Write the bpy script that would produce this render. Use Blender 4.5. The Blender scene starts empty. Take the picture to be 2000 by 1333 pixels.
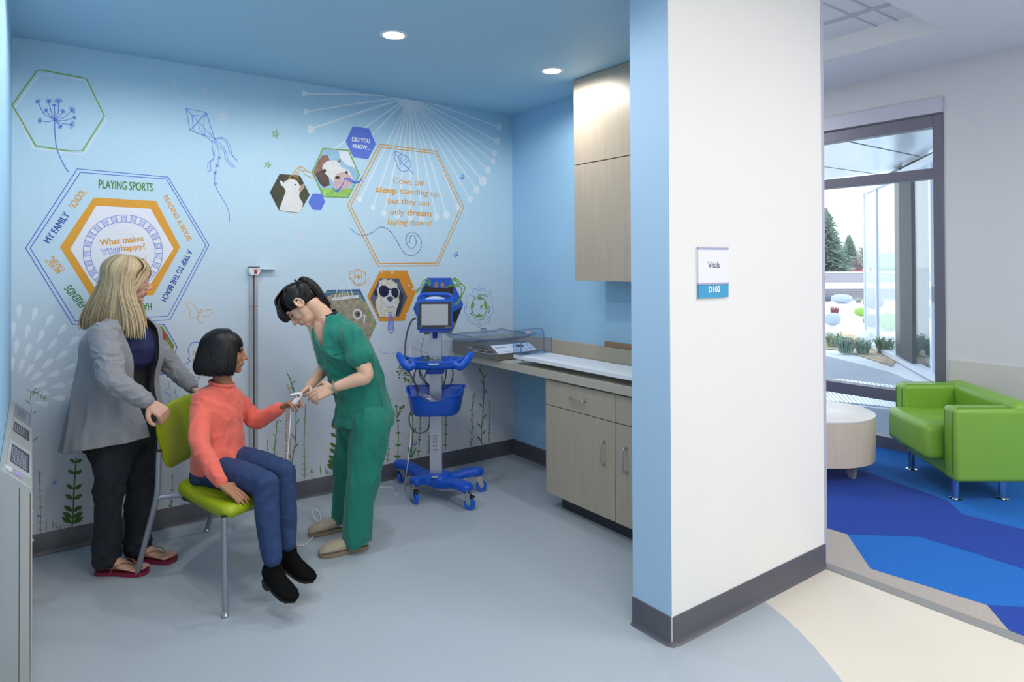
import bpy, bmesh, math, random
import numpy as np
from math import sin, cos, pi, radians, atan2, sqrt
from mathutils import Vector, Matrix, noise
random.seed(7)
SC = bpy.context.scene
COL = SC.collection

# ------------------------------------------------------------------ camera
F_PX, YAW, PITCH, ROLL, CY = 1283.27, 0.631112, 0.0084193, -0.0043366, 504.15
EYE = 1.55
_f = Vector((sin(YAW)*cos(PITCH), cos(YAW)*cos(PITCH), sin(PITCH)))
_r = Vector((cos(YAW), -sin(YAW), 0))
_u = _r.cross(_f)
RX = cos(ROLL)*_r + sin(ROLL)*_u
UX = -sin(ROLL)*_r + cos(ROLL)*_u
cd = bpy.data.cameras.new('camera'); cam = bpy.data.objects.new('camera', cd); COL.objects.link(cam)
cd.sensor_width = 36; cd.lens = F_PX/2000*36; cd.shift_y = -(666.5-CY)/2000
cd.clip_start = 0.02; cd.clip_end = 500
m = Matrix((RX, UX, -_f)).transposed().to_4x4(); m.translation = Vector((0, 0, EYE))
cam.matrix_world = m
SC.camera = cam

# ------------------------------------------------------------------ view + world
SC.view_settings.view_transform = 'Standard'; SC.view_settings.look = 'None'
SC.view_settings.gamma = 1; SC.view_settings.use_curve_mapping = False
SC.view_settings.exposure = 0.15
w = bpy.data.worlds.new('overcast'); SC.world = w; w.use_nodes = True
bg = w.node_tree.nodes['Background']; bg.inputs[0].default_value = (0.90, 0.95, 1.0, 1); bg.inputs[1].default_value = 2.3

def area_light(name, loc, size, power, color=(1, 1, 1), rot=(0, 0, 0), size_y=None, spread=pi):
    l = bpy.data.lights.new(name, 'AREA'); o = bpy.data.objects.new(name, l); COL.objects.link(o)
    l.energy = power; l.color = color; l.size = size; l.spread = spread
    if size_y: l.shape = 'RECTANGLE'; l.size_y = size_y
    o.location = loc; o.rotation_euler = rot
    return o

ZC = 2.76      # ceiling of the vitals bay
YB = 4.342     # back wall
XL, XR = -0.087, 3.18
YW0, YW1 = 1.775, 1.988   # the white wing wall
XWE = 3.262
ZL = 3.09      # lobby ceiling
XWIN = 5.72
# room lamps that have no fixture in view: corridor troffers behind the camera and in the lobby
for x_, y_, p_ in ((1.2, 0.2, 19), (3.0, 0.0, 19), (-1.0, -1.6, 26), (2.2, -2.2, 44)):
    area_light('corridor_light', (x_, y_, 3.07), 0.6, p_, (1.0, 0.975, 0.94), size_y=1.2)
for x_, y_, p_ in ((4.5, -1.2, 48), (4.5, 4.2, 30)):
    area_light('lobby_light', (x_, y_, 3.05), 0.6, p_, (0.97, 0.98, 1.0), size_y=1.2)

# ------------------------------------------------------------------ pixel helpers (photo pixel -> point on a real plane)
def ray(x, y):
    return (RX*((x-1000)/F_PX) + UX*((CY-y)/F_PX) + _f)
def on(x, y, ax, v):
    d = ray(x, y); i = 'XYZ'.index(ax); o = Vector((0, 0, EYE))
    return o + d*((v-o[i])/d[i])
def at(x, y, dep):
    return Vector((0, 0, EYE)) + ray(x, y)*dep
def W(x, y, k=0.0):               # a point on the mural wall
    return on(x, y, 'Y', YB - k)

# ------------------------------------------------------------------ materials
def lin(c):
    return tuple(((v/255)/12.92 if v/255 <= 0.04045 else ((v/255+0.055)/1.055)**2.4) for v in c)
MATS = {}
def mat(name, rgb, rough=0.5, metal=0.0, var=0.04, scale=8.0, bump=0.0, bscale=80.0, spec=None, emit=None, alpha=None, trans=None, sheen=0, coat=0, stretch=None, ior=None, detail=3):
    if name in MATS: return MATS[name]
    mt = bpy.data.materials.new(name); mt.use_nodes = True; nt = mt.node_tree; N = nt.nodes; L = nt.links
    b = N['Principled BSDF']
    c = lin(rgb)
    b.inputs['Roughness'].default_value = rough; b.inputs['Metallic'].default_value = metal
    if spec is not None: b.inputs['Specular IOR Level'].default_value = spec
    if sheen: b.inputs['Sheen Weight'].default_value = sheen
    if coat: b.inputs['Coat Weight'].default_value = coat; b.inputs['Coat Roughness'].default_value = 0.1
    if trans: b.inputs['Transmission Weight'].default_value = trans
    if ior: b.inputs['IOR'].default_value = ior
    if alpha is not None: b.inputs['Alpha'].default_value = alpha
    if emit: b.inputs['Emission Color'].default_value = (*c, 1); b.inputs['Emission Strength'].default_value = emit
    b.inputs['Base Color'].default_value = (*c, 1)
    if var or bump:
        tc = N.new('ShaderNodeTexCoord'); mp = N.new('ShaderNodeMapping'); L.new(tc.outputs['Object'], mp.inputs[0])
        if stretch: mp.inputs['Scale'].default_value = stretch
    if var:
        n = N.new('ShaderNodeTexNoise'); n.inputs['Scale'].default_value = scale; n.inputs['Detail'].default_value = detail
        L.new(mp.outputs[0], n.inputs['Vector'])
        mx = N.new('ShaderNodeMix'); mx.data_type = 'RGBA'
        mx.inputs[6].default_value = (*[max(0, v*(1-var*2)) for v in c], 1); mx.inputs[7].default_value = (*[min(1, v*(1+var*2)) for v in c], 1)
        L.new(n.outputs['Fac'], mx.inputs[0]); L.new(mx.outputs[2], b.inputs['Base Color'])
    if bump:
        n2 = N.new('ShaderNodeTexNoise'); n2.inputs['Scale'].default_value = bscale; n2.inputs['Detail'].default_value = 2
        L.new(mp.outputs[0], n2.inputs['Vector'])
        bp = N.new('ShaderNodeBump'); bp.inputs['Strength'].default_value = bump; bp.inputs['Distance'].default_value = 0.01
        L.new(n2.outputs['Fac'], bp.inputs['Height']); L.new(bp.outputs[0], b.inputs['Normal'])
    MATS[name] = mt
    return mt
def glassmat(name, tint=(0.93, 0.97, 0.98), alpha=0.15, rough=0.02):
    """thin clear sheet: mostly transparent, with a real fresnel reflection"""
    if name in MATS: return MATS[name]
    mt = bpy.data.materials.new(name); mt.use_nodes = True; nt = mt.node_tree; N = nt.nodes; L = nt.links
    N.remove(N['Principled BSDF'])
    t = N.new('ShaderNodeBsdfTransparent'); t.inputs[0].default_value = (*tint, 1)
    g = N.new('ShaderNodeBsdfGlossy'); g.inputs['Roughness'].default_value = rough
    fr = N.new('ShaderNodeLayerWeight'); pw = N.new('ShaderNodeMath'); pw.operation = 'POWER'; pw.inputs[1].default_value = 4.0
    L.new(fr.outputs['Facing'], pw.inputs[0])
    ad = N.new('ShaderNodeMath'); ad.operation = 'MULTIPLY_ADD'; ad.inputs[1].default_value = 0.7; ad.inputs[2].default_value = 0.03+alpha*0.12; ad.use_clamp = True
    L.new(pw.outputs[0], ad.inputs[0])
    mx = N.new('ShaderNodeMixShader'); L.new(ad.outputs[0], mx.inputs[0]); L.new(t.outputs[0], mx.inputs[1]); L.new(g.outputs[0], mx.inputs[2])
    L.new(mx.outputs[0], N['Material Output'].inputs[0])
    MATS[name] = mt
    return mt

# ------------------------------------------------------------------ mesh builder
def V(*a): return Vector(a if len(a) > 1 else a[0])
def catmull(P, n=6, closed=False):
    P = [Vector(p) for p in P]; out = []; k = len(P)
    rng = range(k if closed else k-1)
    for i in rng:
        if closed: a, b, c, d = P[(i-1) % k], P[i], P[(i+1) % k], P[(i+2) % k]
        else: a, b, c, d = P[max(i-1, 0)], P[i], P[i+1], P[min(i+2, k-1)]
        for j in range(n):
            t = j/n
            out.append(0.5*((2*b)+(c-a)*t+(2*a-5*b+4*c-d)*t*t+(3*b-a-3*c+d)*t*t*t))
    if not closed: out.append(P[-1])
    return out
class MB:
    def __init__(s): s.v = []; s.f = []; s.mi = []; s.m = 0
    def quad(s, *p):
        i = len(s.v); s.v += [Vector(q) for q in p]; s.f.append(tuple(range(i, i+len(p)))); s.mi.append(s.m); return s
    def add(s, vs, fs):
        i = len(s.v); s.v += [Vector(q) for q in vs]; s.f += [tuple(i+k for k in f) for f in fs]; s.mi += [s.m]*len(fs); return s
    def box(s, a, b, M=None):
        x0, y0, z0 = [min(a[i], b[i]) for i in range(3)]; x1, y1, z1 = [max(a[i], b[i]) for i in range(3)]
        vs = [(x0,y0,z0),(x1,y0,z0),(x1,y1,z0),(x0,y1,z0),(x0,y0,z1),(x1,y0,z1),(x1,y1,z1),(x0,y1,z1)]
        if M: vs = [M @ Vector(v) for v in vs]
        return s.add(vs, [(3,2,1,0),(4,5,6,7),(0,1,5,4),(1,2,6,5),(2,3,7,6),(3,0,4,7)])
    def prism(s, poly, off):
        """poly: list of 3d points (ccw seen from +off), extruded by off"""
        n = len(poly); off = Vector(off); vs = [Vector(p) for p in poly]+[Vector(p)+off for p in poly]
        fs = [tuple(range(n-1, -1, -1)), tuple(range(n, 2*n))]+[(i, (i+1) % n, n+(i+1) % n, n+i) for i in range(n)]
        return s.add(vs, fs)
    def rings(s, R, cap=True, closed=False):
        n = len(R[0]); vs = [v for r in R for v in r]; fs = []
        for k in range(len(R)-(0 if closed else 1)):
            a = k*n; b = ((k+1) % len(R))*n
            fs += [(a+i, a+(i+1) % n, b+(i+1) % n, b+i) for i in range(n)]
        if cap and not closed:
            fs.append(tuple(range(n-1, -1, -1))); fs.append(tuple(len(R)*n-n+i for i in range(n)))
        return s.add(vs, fs)
    def tube(s, pts, r, n=10, smooth=0, closed=False, cap=True, up=None, ry=None):
        """r: number or list; ry: second radius (number or list) for flattened sections"""
        if smooth:
            k = len(pts)
            if isinstance(r, (list, tuple)):
                q = catmull([Vector((p[0], p[1], p[2])) for p in pts], smooth, closed)
                rr = catmull([Vector((v, 0, 0)) for v in r], smooth, closed); r = [v.x for v in rr]
                if isinstance(ry, (list, tuple)): ry = [v.x for v in catmull([Vector((v, 0, 0)) for v in ry], smooth, closed)]
                pts = q
            else: pts = catmull(pts, smooth, closed)
        pts = [Vector(p) for p in pts]; k = len(pts)
        if not isinstance(r, (list, tuple)): r = [r]*k
        if ry is None: ry = r
        elif not isinstance(ry, (list, tuple)): ry = [ry]*k
        R = []; prev = None
        for i in range(k):
            if closed: t = pts[(i+1) % k]-pts[i-1]
            else: t = pts[min(i+1, k-1)]-pts[max(i-1, 0)]
            if t.length < 1e-9: t = Vector((0, 0, 1))
            t.normalize()
            if up is not None: u = Vector(up)
            else: u = prev if prev is not None else (Vector((0, 0, 1)) if abs(t.z) < 0.9 else Vector((1, 0, 0)))
            a = (u - t*u.dot(t))
            if a.length < 1e-6: a = t.orthogonal()
            a.normalize(); prev = a; b = t.cross(a)
            R.append([pts[i]+a*(cos(2*pi*j/n)*ry[i])+b*(sin(2*pi*j/n)*r[i]) for j in range(n)])
        return s.rings(R, cap, closed)
    def cap(s, pts, r, n=14, smooth=4, up=None, ry=None):
        """tube with rounded (hemispherical) ends, a capsule-like limb"""
        pts = [Vector(p) for p in pts]
        if not isinstance(r, (list, tuple)): r = [r]*len(pts)
        rr = list(r); yy = list(ry) if isinstance(ry, (list, tuple)) else ([ry]*len(pts) if ry else list(r))
        if len(pts) > 2 or True:
            q = catmull(pts, smooth); ra = [v.x for v in catmull([Vector((v, 0, 0)) for v in rr], smooth)]; yb = [v.x for v in catmull([Vector((v, 0, 0)) for v in yy], smooth)]
        t0 = (q[0]-q[1]).normalized(); t1 = (q[-1]-q[-2]).normalized()
        A = [(q[0]+t0*ra[0]*sin(a), ra[0]*cos(a), yb[0]*cos(a)) for a in (1.45, 1.1, 0.7, 0.35)]
        B = [(q[-1]+t1*ra[-1]*sin(a), ra[-1]*cos(a), yb[-1]*cos(a)) for a in (0.35, 0.7, 1.1, 1.45)]
        al = A+list(zip(q, ra, yb))+B
        return s.tube([a[0] for a in al], [a[1] for a in al], n, 0, up=up, ry=[a[2] for a in al])
    def cyl(s, a, b, r, r2=None, n=20):
        return s.tube([a, b], [r, r if r2 is None else r2], n)
    def lathe(s, c, prof, n=24, axis=(0, 0, 1), M=None):
        """prof: list of (radius, height) along axis from c"""
        ax = Vector(axis).normalized(); a = ax.orthogonal().normalized(); b = ax.cross(a); c = Vector(c)
        R = [[c+ax*h+a*(r*cos(2*pi*j/n))+b*(r*sin(2*pi*j/n)) for j in range(n)] for r, h in prof]
        return s.rings(R)
    def ell(s, c, rad, M=None, n=20, k=12):
        """ellipsoid; M a 3x3 for orientation"""
        c = Vector(c); R = []
        for i in range(1, k):
            th = pi*i/k; ring = []
            for j in range(n):
                ph = 2*pi*j/n; v = Vector((rad[0]*sin(th)*cos(ph), rad[1]*sin(th)*sin(ph), -rad[2]*cos(th)))
                if M: v = M @ v
                ring.append(c+v)
            R.append(ring)
        top = Vector((0, 0, rad[2])); top = (M @ top) if M else top
        i0 = len(s.v); vs = [v for r in R for v in r]+[c-top, c+top]; m_ = len(R)
        fs = [(q*n+i, q*n+(i+1) % n, (q+1)*n+(i+1) % n, (q+1)*n+i) for q in range(m_-1) for i in range(n)]
        fs += [(m_*n, (i+1) % n, i) for i in range(n)]+[(m_*n+1, (m_-1)*n+i, (m_-1)*n+(i+1) % n) for i in range(n)]
        return s.add(vs, fs)
    def xf(s, M, a=0):
        for i in range(a, len(s.v)): s.v[i] = M @ s.v[i]
        return s
    def mesh(s, name, mats, off=Vector((0, 0, 0)), smooth=35):
        me = bpy.data.meshes.new(name)
        me.from_pydata([tuple(v-off) for v in s.v], [], s.f)
        for mt in (mats if isinstance(mats, (list, tuple)) else [mats]): me.materials.append(mt)
        if isinstance(mats, (list, tuple)) and len(mats) > 1: me.polygons.foreach_set('material_index', s.mi)
        me.validate(); me.update()
        bm = bmesh.new(); bm.from_mesh(me); bmesh.ops.recalc_face_normals(bm, faces=bm.faces); bm.to_mesh(me); bm.free()
        if smooth:
            me.polygons.foreach_set('use_smooth', [True]*len(me.polygons))
            me.set_sharp_from_angle(angle=radians(smooth))
        return me
    def build(s, name, mats, parent=None, bevel=0, smooth=35, seg=2):
        root = parent
        while root is not None and root.parent is not None: root = root.parent
        if root is not None: off = root.location.copy()
        else:
            xs = [v.x for v in s.v]; ys = [v.y for v in s.v]; zs = [v.z for v in s.v]
            off = Vector(((min(xs)+max(xs))/2, (min(ys)+max(ys))/2, min(zs)))
        o = bpy.data.objects.new(name, s.mesh(name, mats, off, smooth)); COL.objects.link(o)
        if parent is None: o.location = off
        else: o.parent = parent
        if bevel:
            md = o.modifiers.new('bevel', 'BEVEL'); md.width = bevel; md.segments = seg; md.limit_method = 'ANGLE'; md.angle_limit = radians(40)
            md.harden_normals = False
        return o
def thing(name, label, cat, loc=(0, 0, 0), group=None):
    o = bpy.data.objects.new(name, None); COL.objects.link(o); o.location = loc; o.empty_display_size = 0.1
    tag(o, label, cat, group); return o
def tag(o, label, cat, group=None, kind=None):
    o['label'] = label; o['category'] = cat
    if group: o['group'] = group
    if kind: o['kind'] = kind
    return o
def struct(o): o['kind'] = 'structure'; return o
def copy_tree(o, dloc, parent=None):
    c = o.copy(); COL.objects.link(c)
    if parent is None: c.location = o.location+Vector(dloc)
    else: c.parent = parent
    for ch in [x for x in bpy.data.objects if x.parent == o]: copy_tree(ch, dloc, c)
    return c
# ================================================================== the room
M_blue = mat('blue_wall_paint', (160, 203, 234), 0.75, var=0.015, scale=3)
M_ceilblue = mat('blue_ceiling_paint', (164, 202, 226), 0.6, var=0.01, scale=2)
M_endblue = mat('pale_blue_paint', (172, 202, 228), 0.7, var=0.015, scale=3)
M_white = mat('white_wall_paint', (236, 235, 232), 0.6, var=0.008, scale=3)
M_grey_wall = mat('pale_grey_wall_paint', (216, 217, 220), 0.8, var=0.01, scale=2)
M_ceilw = mat('white_ceiling_paint', (232, 234, 236), 0.85, var=0.006, scale=2)
M_base = mat('charcoal_rubber_base', (84, 84, 92), 0.38, var=0.05, scale=5)
M_speck = mat('quartz_beige', (186, 178, 163), 0.45, var=0.09, scale=220)

# vinyl floor: blue-grey with fine pale flecks
def flecked(name, rgb, rgb2, thr=0.68, rough=0.42):
    mt = mat(name, rgb, rough, var=0.02, scale=1.5); nt = mt.node_tree; N = nt.nodes; L = nt.links
    b = N['Principled BSDF']; src = b.inputs['Base Color'].links[0].from_socket
    tc = N.new('ShaderNodeTexCoord'); n = N.new('ShaderNodeTexVoronoi'); n.inputs['Scale'].default_value = 55; n.inputs['Randomness'].default_value = 1
    L.new(tc.outputs['Object'], n.inputs['Vector'])
    r = N.new('ShaderNodeValToRGB'); r.color_ramp.elements[0].position = 0.07; r.color_ramp.elements[0].color = (1, 1, 1, 1); r.color_ramp.elements[1].position = 0.10; r.color_ramp.elements[1].color = (0, 0, 0, 1)
    L.new(n.outputs['Distance'], r.inputs[0])
    n3 = N.new('ShaderNodeTexNoise'); n3.inputs['Scale'].default_value = 350; L.new(tc.outputs['Object'], n3.inputs['Vector'])
    mu = N.new('ShaderNodeMath'); mu.operation = 'MULTIPLY'; L.new(r.outputs[0], mu.inputs[0]); mu.inputs[1].default_value = 0.45
    mx = N.new('ShaderNodeMix'); mx.data_type = 'RGBA'; L.new(mu.outputs[0], mx.inputs[0]); L.new(src, mx.inputs[6]); mx.inputs[7].default_value = (*lin(rgb2), 1)
    m2 = N.new('ShaderNodeMix'); m2.data_type = 'RGBA'; m2.blend_type = 'MULTIPLY'; m2.inputs[0].default_value = 0.25
    L.new(mx.outputs[2], m2.inputs[6]); L.new(n3.outputs['Fac'], m2.inputs[7]); L.new(m2.outputs[2], b.inputs['Base Color'])
    return mt
M_vinyl = flecked('blue_grey_vinyl', (184, 194, 203), (225, 232, 238))
M_beige = flecked('cream_vinyl', (234, 226, 212), (245, 240, 230))
arc = [on(x, y, 'Z', 0) for x, y in [(1490, 1173), (1512, 1190), (1535, 1209), (1560, 1232), (1590, 1264), (1618, 1297), (1646, 1333), (1690, 1400)]]
arc = [V(arc[0].x-0.12, YW0+0.02, 0)]+arc+[V(arc[-1].x-0.1, -0.4, 0), V(arc[-1].x-0.35, -3.2, 0)]
f = MB(); f.m = 0
vinyl = [V(-3.0, -3.2, 0)]+arc[::-1][0:]+[V(arc[0].x, YB+0.1, 0), V(XL-0.3, YB+0.1, 0), V(XL-0.3, 0.7, 0), V(-3.0, 0.7, 0)]
f.add(vinyl, [tuple(range(len(vinyl)))])
vb = [V(arc[0].x, YB+0.1, 0), V(XR+0.06, YB+0.1, 0), V(XR+0.06, YW0+0.02, 0), V(arc[0].x, YW0+0.02, 0)]
f.quad(*vb)
f.m = 1
cream = arc+[V(3.24, -3.2, 0), V(3.24, YW0+0.02, 0)]
f.add(cream, [tuple(range(len(cream)))])
for q in (0, 1):
    pass
struct(f.build('floor', [M_vinyl, M_beige], smooth=0))
fs = MB(); fs.box((-3.0, -5.5, -0.12), (12.5, 9, -0.002)) if False else None

# mural wall
M_mural = mat('mural_paper', (178, 208, 228), 0.55, var=0.02, scale=1.2)
nt = M_mural.node_tree; N = nt.nodes; L = nt.links; b = N['Principled BSDF']
tc = N.new('ShaderNodeTexCoord'); sp = N.new('ShaderNodeSeparateXYZ'); L.new(tc.outputs['Object'], sp.inputs[0])
cr = N.new('ShaderNodeValToRGB'); e = cr.color_ramp.elements
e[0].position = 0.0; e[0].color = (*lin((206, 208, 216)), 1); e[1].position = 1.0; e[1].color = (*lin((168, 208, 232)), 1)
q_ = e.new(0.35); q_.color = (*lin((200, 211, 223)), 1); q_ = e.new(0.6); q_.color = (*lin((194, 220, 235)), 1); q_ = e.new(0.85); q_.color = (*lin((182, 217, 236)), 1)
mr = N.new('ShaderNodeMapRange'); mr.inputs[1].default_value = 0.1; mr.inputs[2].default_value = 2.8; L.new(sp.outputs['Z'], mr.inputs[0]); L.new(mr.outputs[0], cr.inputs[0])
# faint pale swirls printed in the paper
wv = N.new('ShaderNodeTexWave'); wv.wave_type = 'RINGS'; wv.rings_direction = 'Y'; wv.inputs['Scale'].default_value = 2.6; wv.inputs['Distortion'].default_value = 5.0; wv.inputs['Detail'].default_value = 1.0; wv.inputs['Detail Scale'].default_value = 0.6
mpp = N.new('ShaderNodeMapping'); mpp.inputs['Location'].default_value = (0.9, 0, -1.9); L.new(tc.outputs['Object'], mpp.inputs[0]); L.new(mpp.outputs[0], wv.inputs['Vector'])
rr = N.new('ShaderNodeValToRGB'); rr.color_ramp.elements[0].position = 0.955; rr.color_ramp.elements[0].color = (0, 0, 0, 1); rr.color_ramp.elements[1].position = 0.99; rr.color_ramp.elements[1].color = (0.16, 0.16, 0.16, 1)
L.new(wv.outputs['Fac'], rr.inputs[0])
mr2 = N.new('ShaderNodeMapRange'); mr2.inputs[1].default_value = 1.2; mr2.inputs[2].default_value = 1.9; L.new(sp.outputs['Z'], mr2.inputs[0])
mm = N.new('ShaderNodeMath'); mm.operation = 'MULTIPLY'; L.new(rr.outputs[0], mm.inputs[0]); L.new(mr2.outputs[0], mm.inputs[1])
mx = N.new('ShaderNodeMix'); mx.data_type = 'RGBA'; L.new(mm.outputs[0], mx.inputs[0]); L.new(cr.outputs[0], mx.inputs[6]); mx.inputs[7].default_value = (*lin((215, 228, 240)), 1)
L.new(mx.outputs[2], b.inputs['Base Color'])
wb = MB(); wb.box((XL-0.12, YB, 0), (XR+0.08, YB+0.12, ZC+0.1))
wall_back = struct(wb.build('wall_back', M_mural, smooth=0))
struct(MB().box((XL-0.12, 0.75, 0), (XL, YB, ZC+0.1)).build('wall_left', M_blue, smooth=0))
struct(MB().box((XR, YW1, 0), (XR+0.08, YB, ZC+0.1)).build('wall_right', M_blue, smooth=0))
# wing wall: white broad face to the corridor, pale blue end face to the bay
wm = MB(); x0, x1 = 2.089, XWE
wm.m = 0; wm.prism([V(x0, YW0, 0), V(x1, YW0, 0), V(x1, YW1, 0), V(x0, YW1, 0)], (0, 0, ZL))
wm.mi = [0, 0, 0, 0, 1, 1]
ww = struct(wm.build('wall_wing', [M_white, M_endblue], smooth=0))
for p in ww.data.polygons:
    p.material_index = 1 if (p.normal.x < -0.5 or p.normal.y > 0.5) else 0
# soffit and ceilings
c = MB(); c.box((XL-0.12, YW1, ZC), (XR+0.079, YB+0.12, ZC+0.08)); c.box((XL-0.12, YW0, ZC), (2.088, YW1, ZC+0.08))
struct(c.build('ceiling', M_ceilblue, smooth=0))
c = MB(); c.box((-3.0, -3.2, ZL), (XWE, YW0, ZL+0.08)); c.box((XL-0.12, YW0-0.02, ZC+0.02), (2.089, YW0, ZL))
struct(c.build('ceiling_corridor', M_ceilw, smooth=0))
c = MB(); c.box((XR+0.08, YW1-0.0, 0), (XWE, YB, ZL)); struct(c.build('wall_lobby', M_white, smooth=0))
# lobby ceiling with its recessed rectangular coffer
cx1, cy0 = on(1842, 58, 'Z', ZL).x, on(1842, 58, 'Z', ZL).y
X0, X1, Y0, Y1 = XWE+0.0, XWIN+0.3, -3.2, 6.5
c = MB()
qx0, qx1, qy0, qy1 = 2.9, cx1, cy0, cy0+2.6
for a, b2 in (((X0, Y0), (X1, qy0)), ((X0, qy1), (X1, Y1)), ((qx1, qy0), (X1, qy1)), ):
    c.box((a[0], a[1], ZL), (b2[0], b2[1], ZL+0.3))
c.box((X0, qy0, ZL+0.15), (qx1, qy1, ZL+0.3))
o = struct(c.build('ceiling_lobby', M_ceilw, smooth=0))
M_line = mat('ceiling_joint', (196, 200, 206), 0.8, var=0)
g = MB()
for t in (0.28, 0.42, 1.25): g.box((X0, qy0+t, ZL+0.144), (qx1, qy0+t+0.012, ZL+0.15))
for t in (0.33, ): g.box((qx1-t, qy0, ZL+0.142), (qx1-t-0.05, qy1, ZL+0.15))
g.build('ceiling_joint', M_line, o, smooth=0)

# coved rubber base along the walls
def base_profile(name, P, nrm, h=0.116, t=0.006, toe=0.018, mt=None, par=None):
    """P: polyline on the floor, nrm: outward normal of each segment"""
    mb = MB()
    for i in range(len(P)-1):
        a, b3 = V(P[i]), V(P[i+1]); n_ = V(nrm[i])
        pr = [(0, 0), (toe, 0), (toe*0.45, 0.008), (t, 0.022), (t, h-0.004), (t*0.5, h), (0, h)]
        R = [[q+n_*o_+V(0, 0, z) for o_, z in pr] for q in (a, b3)]
        mb.rings(R)
    return mb.build(name, mt or M_base, par, smooth=50)
struct(base_profile('baseboard_back', [(XL, YB, 0), (XR, YB, 0)], [(0, -1, 0)]))
struct(base_profile('baseboard_right', [(XR, YB, 0), (XR, 3.15, 0)], [(-1, 0, 0)]))
struct(base_profile('baseboard_left', [(XL, 0.9, 0), (XL, 2.6, 0)], [(1, 0, 0)]))
# wing wall base wraps both faces with a rounded toe
mb = MB()
path = [(3.262, YW0-0.0), (2.12, YW0-0.0), (2.098, YW0+0.002), (2.089, YW0+0.012), (2.089, YW1)]
nr = [(0, -1), (0, -1), (-0.7, -0.7), (-1, 0), (-1, 0)]
pr = [(0, 0), (0.020, 0), (0.010, 0.008), (0.006, 0.022), (0.006, 0.112), (0.003, 0.116), (0, 0.116)]
mb.rings([[V(p[0]+n_[0]*o_, p[1]+n_[1]*o_, z) for o_, z in pr] for p, n_ in zip(path, nr)])
struct(mb.build('baseboard_wing', M_base, smooth=50))
# metal end trim of the wing wall and the jamb behind it
M_trim = mat('satin_lilac_grey_trim', (190, 190, 204), 0.35, 0.2, var=0.01)
struct(MB().box((XWE-0.003, YW0-0.003, 0.0), (XWE+0.022, YW0+0.05, ZL)).build('trim_1', M_trim, bevel=0.002))
# threshold strip and patterned carpet
M_cg = mat('warm_grey_carpet', (186, 178, 172), 0.95, var=0.12, scale=160, bump=0.6, bscale=300)
M_cb = mat('bright_blue_carpet', (20, 112, 205), 0.95, var=0.16, scale=150, bump=0.6, bscale=300)
M_cd = mat('royal_blue_carpet', (30, 70, 170), 0.95, var=0.14, scale=150, bump=0.6, bscale=300)
cf = MB(); cf.m = 0; cf.quad((3.28, -3.2, 0.002), (XWIN+0.0, -3.2, 0.002), (XWIN+0.0, 6.5, 0.002), (3.28, 6.5, 0.002))
def G(x, y, z=0.003): return on(x, y, 'Z', z)
bl = [G(1655, 1044), G(1700, 1111), G(1928, 1182), G(2040, 1189), G(2150, 1200), V(5.72, -3.2, 0.003), V(5.72, 5.5, 0.003), V(3.6, 5.5, 0.003), V(3.40, 3.2, 0.003), G(1622, 1034)]
cf.m = 1; cf.add([V(p.x, p.y, 0.0026) for p in bl], [tuple(range(len(bl)))])
dk = [G(1622, 1034), G(1655, 1044), G(1797, 1049), G(1900, 1080), G(2000, 1112), G(2200, 1180), G(2300, 1130), G(2000, 1035), G(1880, 1005), G(1850, 978), G(1700, 925), G(1560, 890), V(3.45, 3.3, 0.003)]
cf.m = 2; cf.add([V(p.x, p.y, 0.0034) for p in dk], [tuple(range(len(dk)))])
d2 = [G(1928, 1182), G(2060, 1190), V(4.6, 0.2, 0), V(3.3, -0.6, 0), G(2000, 1245), G(1972, 1233)]
cf.m = 2; cf.add([V(p.x, p.y, 0.0034) for p in d2], [tuple(range(len(d2)))])
struct(cf.build('floor_carpet', [M_cg, M_cb, M_cd], smooth=0))
M_thr = mat('grey_rubber_strip', (140, 141, 140), 0.6, var=0.02)
struct(MB().prism([V(3.236, -3.2, 0), V(3.300, -3.2, 0), V(3.300, -3.2, 0.006), V(3.285, -3.2, 0.009), V(3.238, -3.2, 0.003)], (0, YW0+3.2+0.3, 0)).build('trim_2', M_thr, smooth=0))

# ---- lobby window wall
XI = XWIN
wl = MB()
wy0, wy1 = 2.134, 4.9
zt = 2.715
wl.box((XI, -3.2, 0), (XI+0.18, wy0, ZL))
wl.box((XI, wy0, zt), (XI+0.18, 6.5, ZL))
wl.box((XI, wy1, 0), (XI+0.18, 6.5, zt))
struct(wl.build('wall_window', M_grey_wall, smooth=0))
struct(MB().box((XI-0.02, wy0, 2.716), (XI, 6.0, 2.835)).build('trim_3', mat('pale_lilac_shade_box', (200, 200, 215), 0.35, var=0.01), bevel=0.002))
struct(MB().box((XI-0.012, -3.2, 0.0), (XI, wy0-0.03, 0.795)).build('trim_4', mat('wainscot', (206, 204, 200), 0.6, var=0.01), bevel=0.003))
M_frame = mat('anodised_grey_frame', (112, 112, 124), 0.4, 0.35, var=0.02)
M_gl = glassmat('window_glass')
win = MB(); fx0, fx1 = XI-0.01, XI+0.10
for z0, z1 in ((2.61, 2.70), (2.205, 2.285), (0.40, 0.495), (0.0, 0.10)):
    win.box((fx0+0.001, wy0+0.075, z0), (fx1-0.001, wy1-0.07, z1))
win.box((fx0, wy0, 0), (fx1, wy0+0.075, 2.70)); win.box((fx0, wy1-0.07, 0), (fx1, wy1, 2.70))
wf = struct(win.build('window_1', M_frame, bevel=0.003))
for z0, z1 in ((0.10, 0.40), (0.495, 2.205), (2.285, 2.61)):
    MB().box((XI+0.045, wy0+0.07, z0), (XI+0.051, wy1-0.07, z1)).build('window_pane', M_gl, wf, smooth=0)

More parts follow.
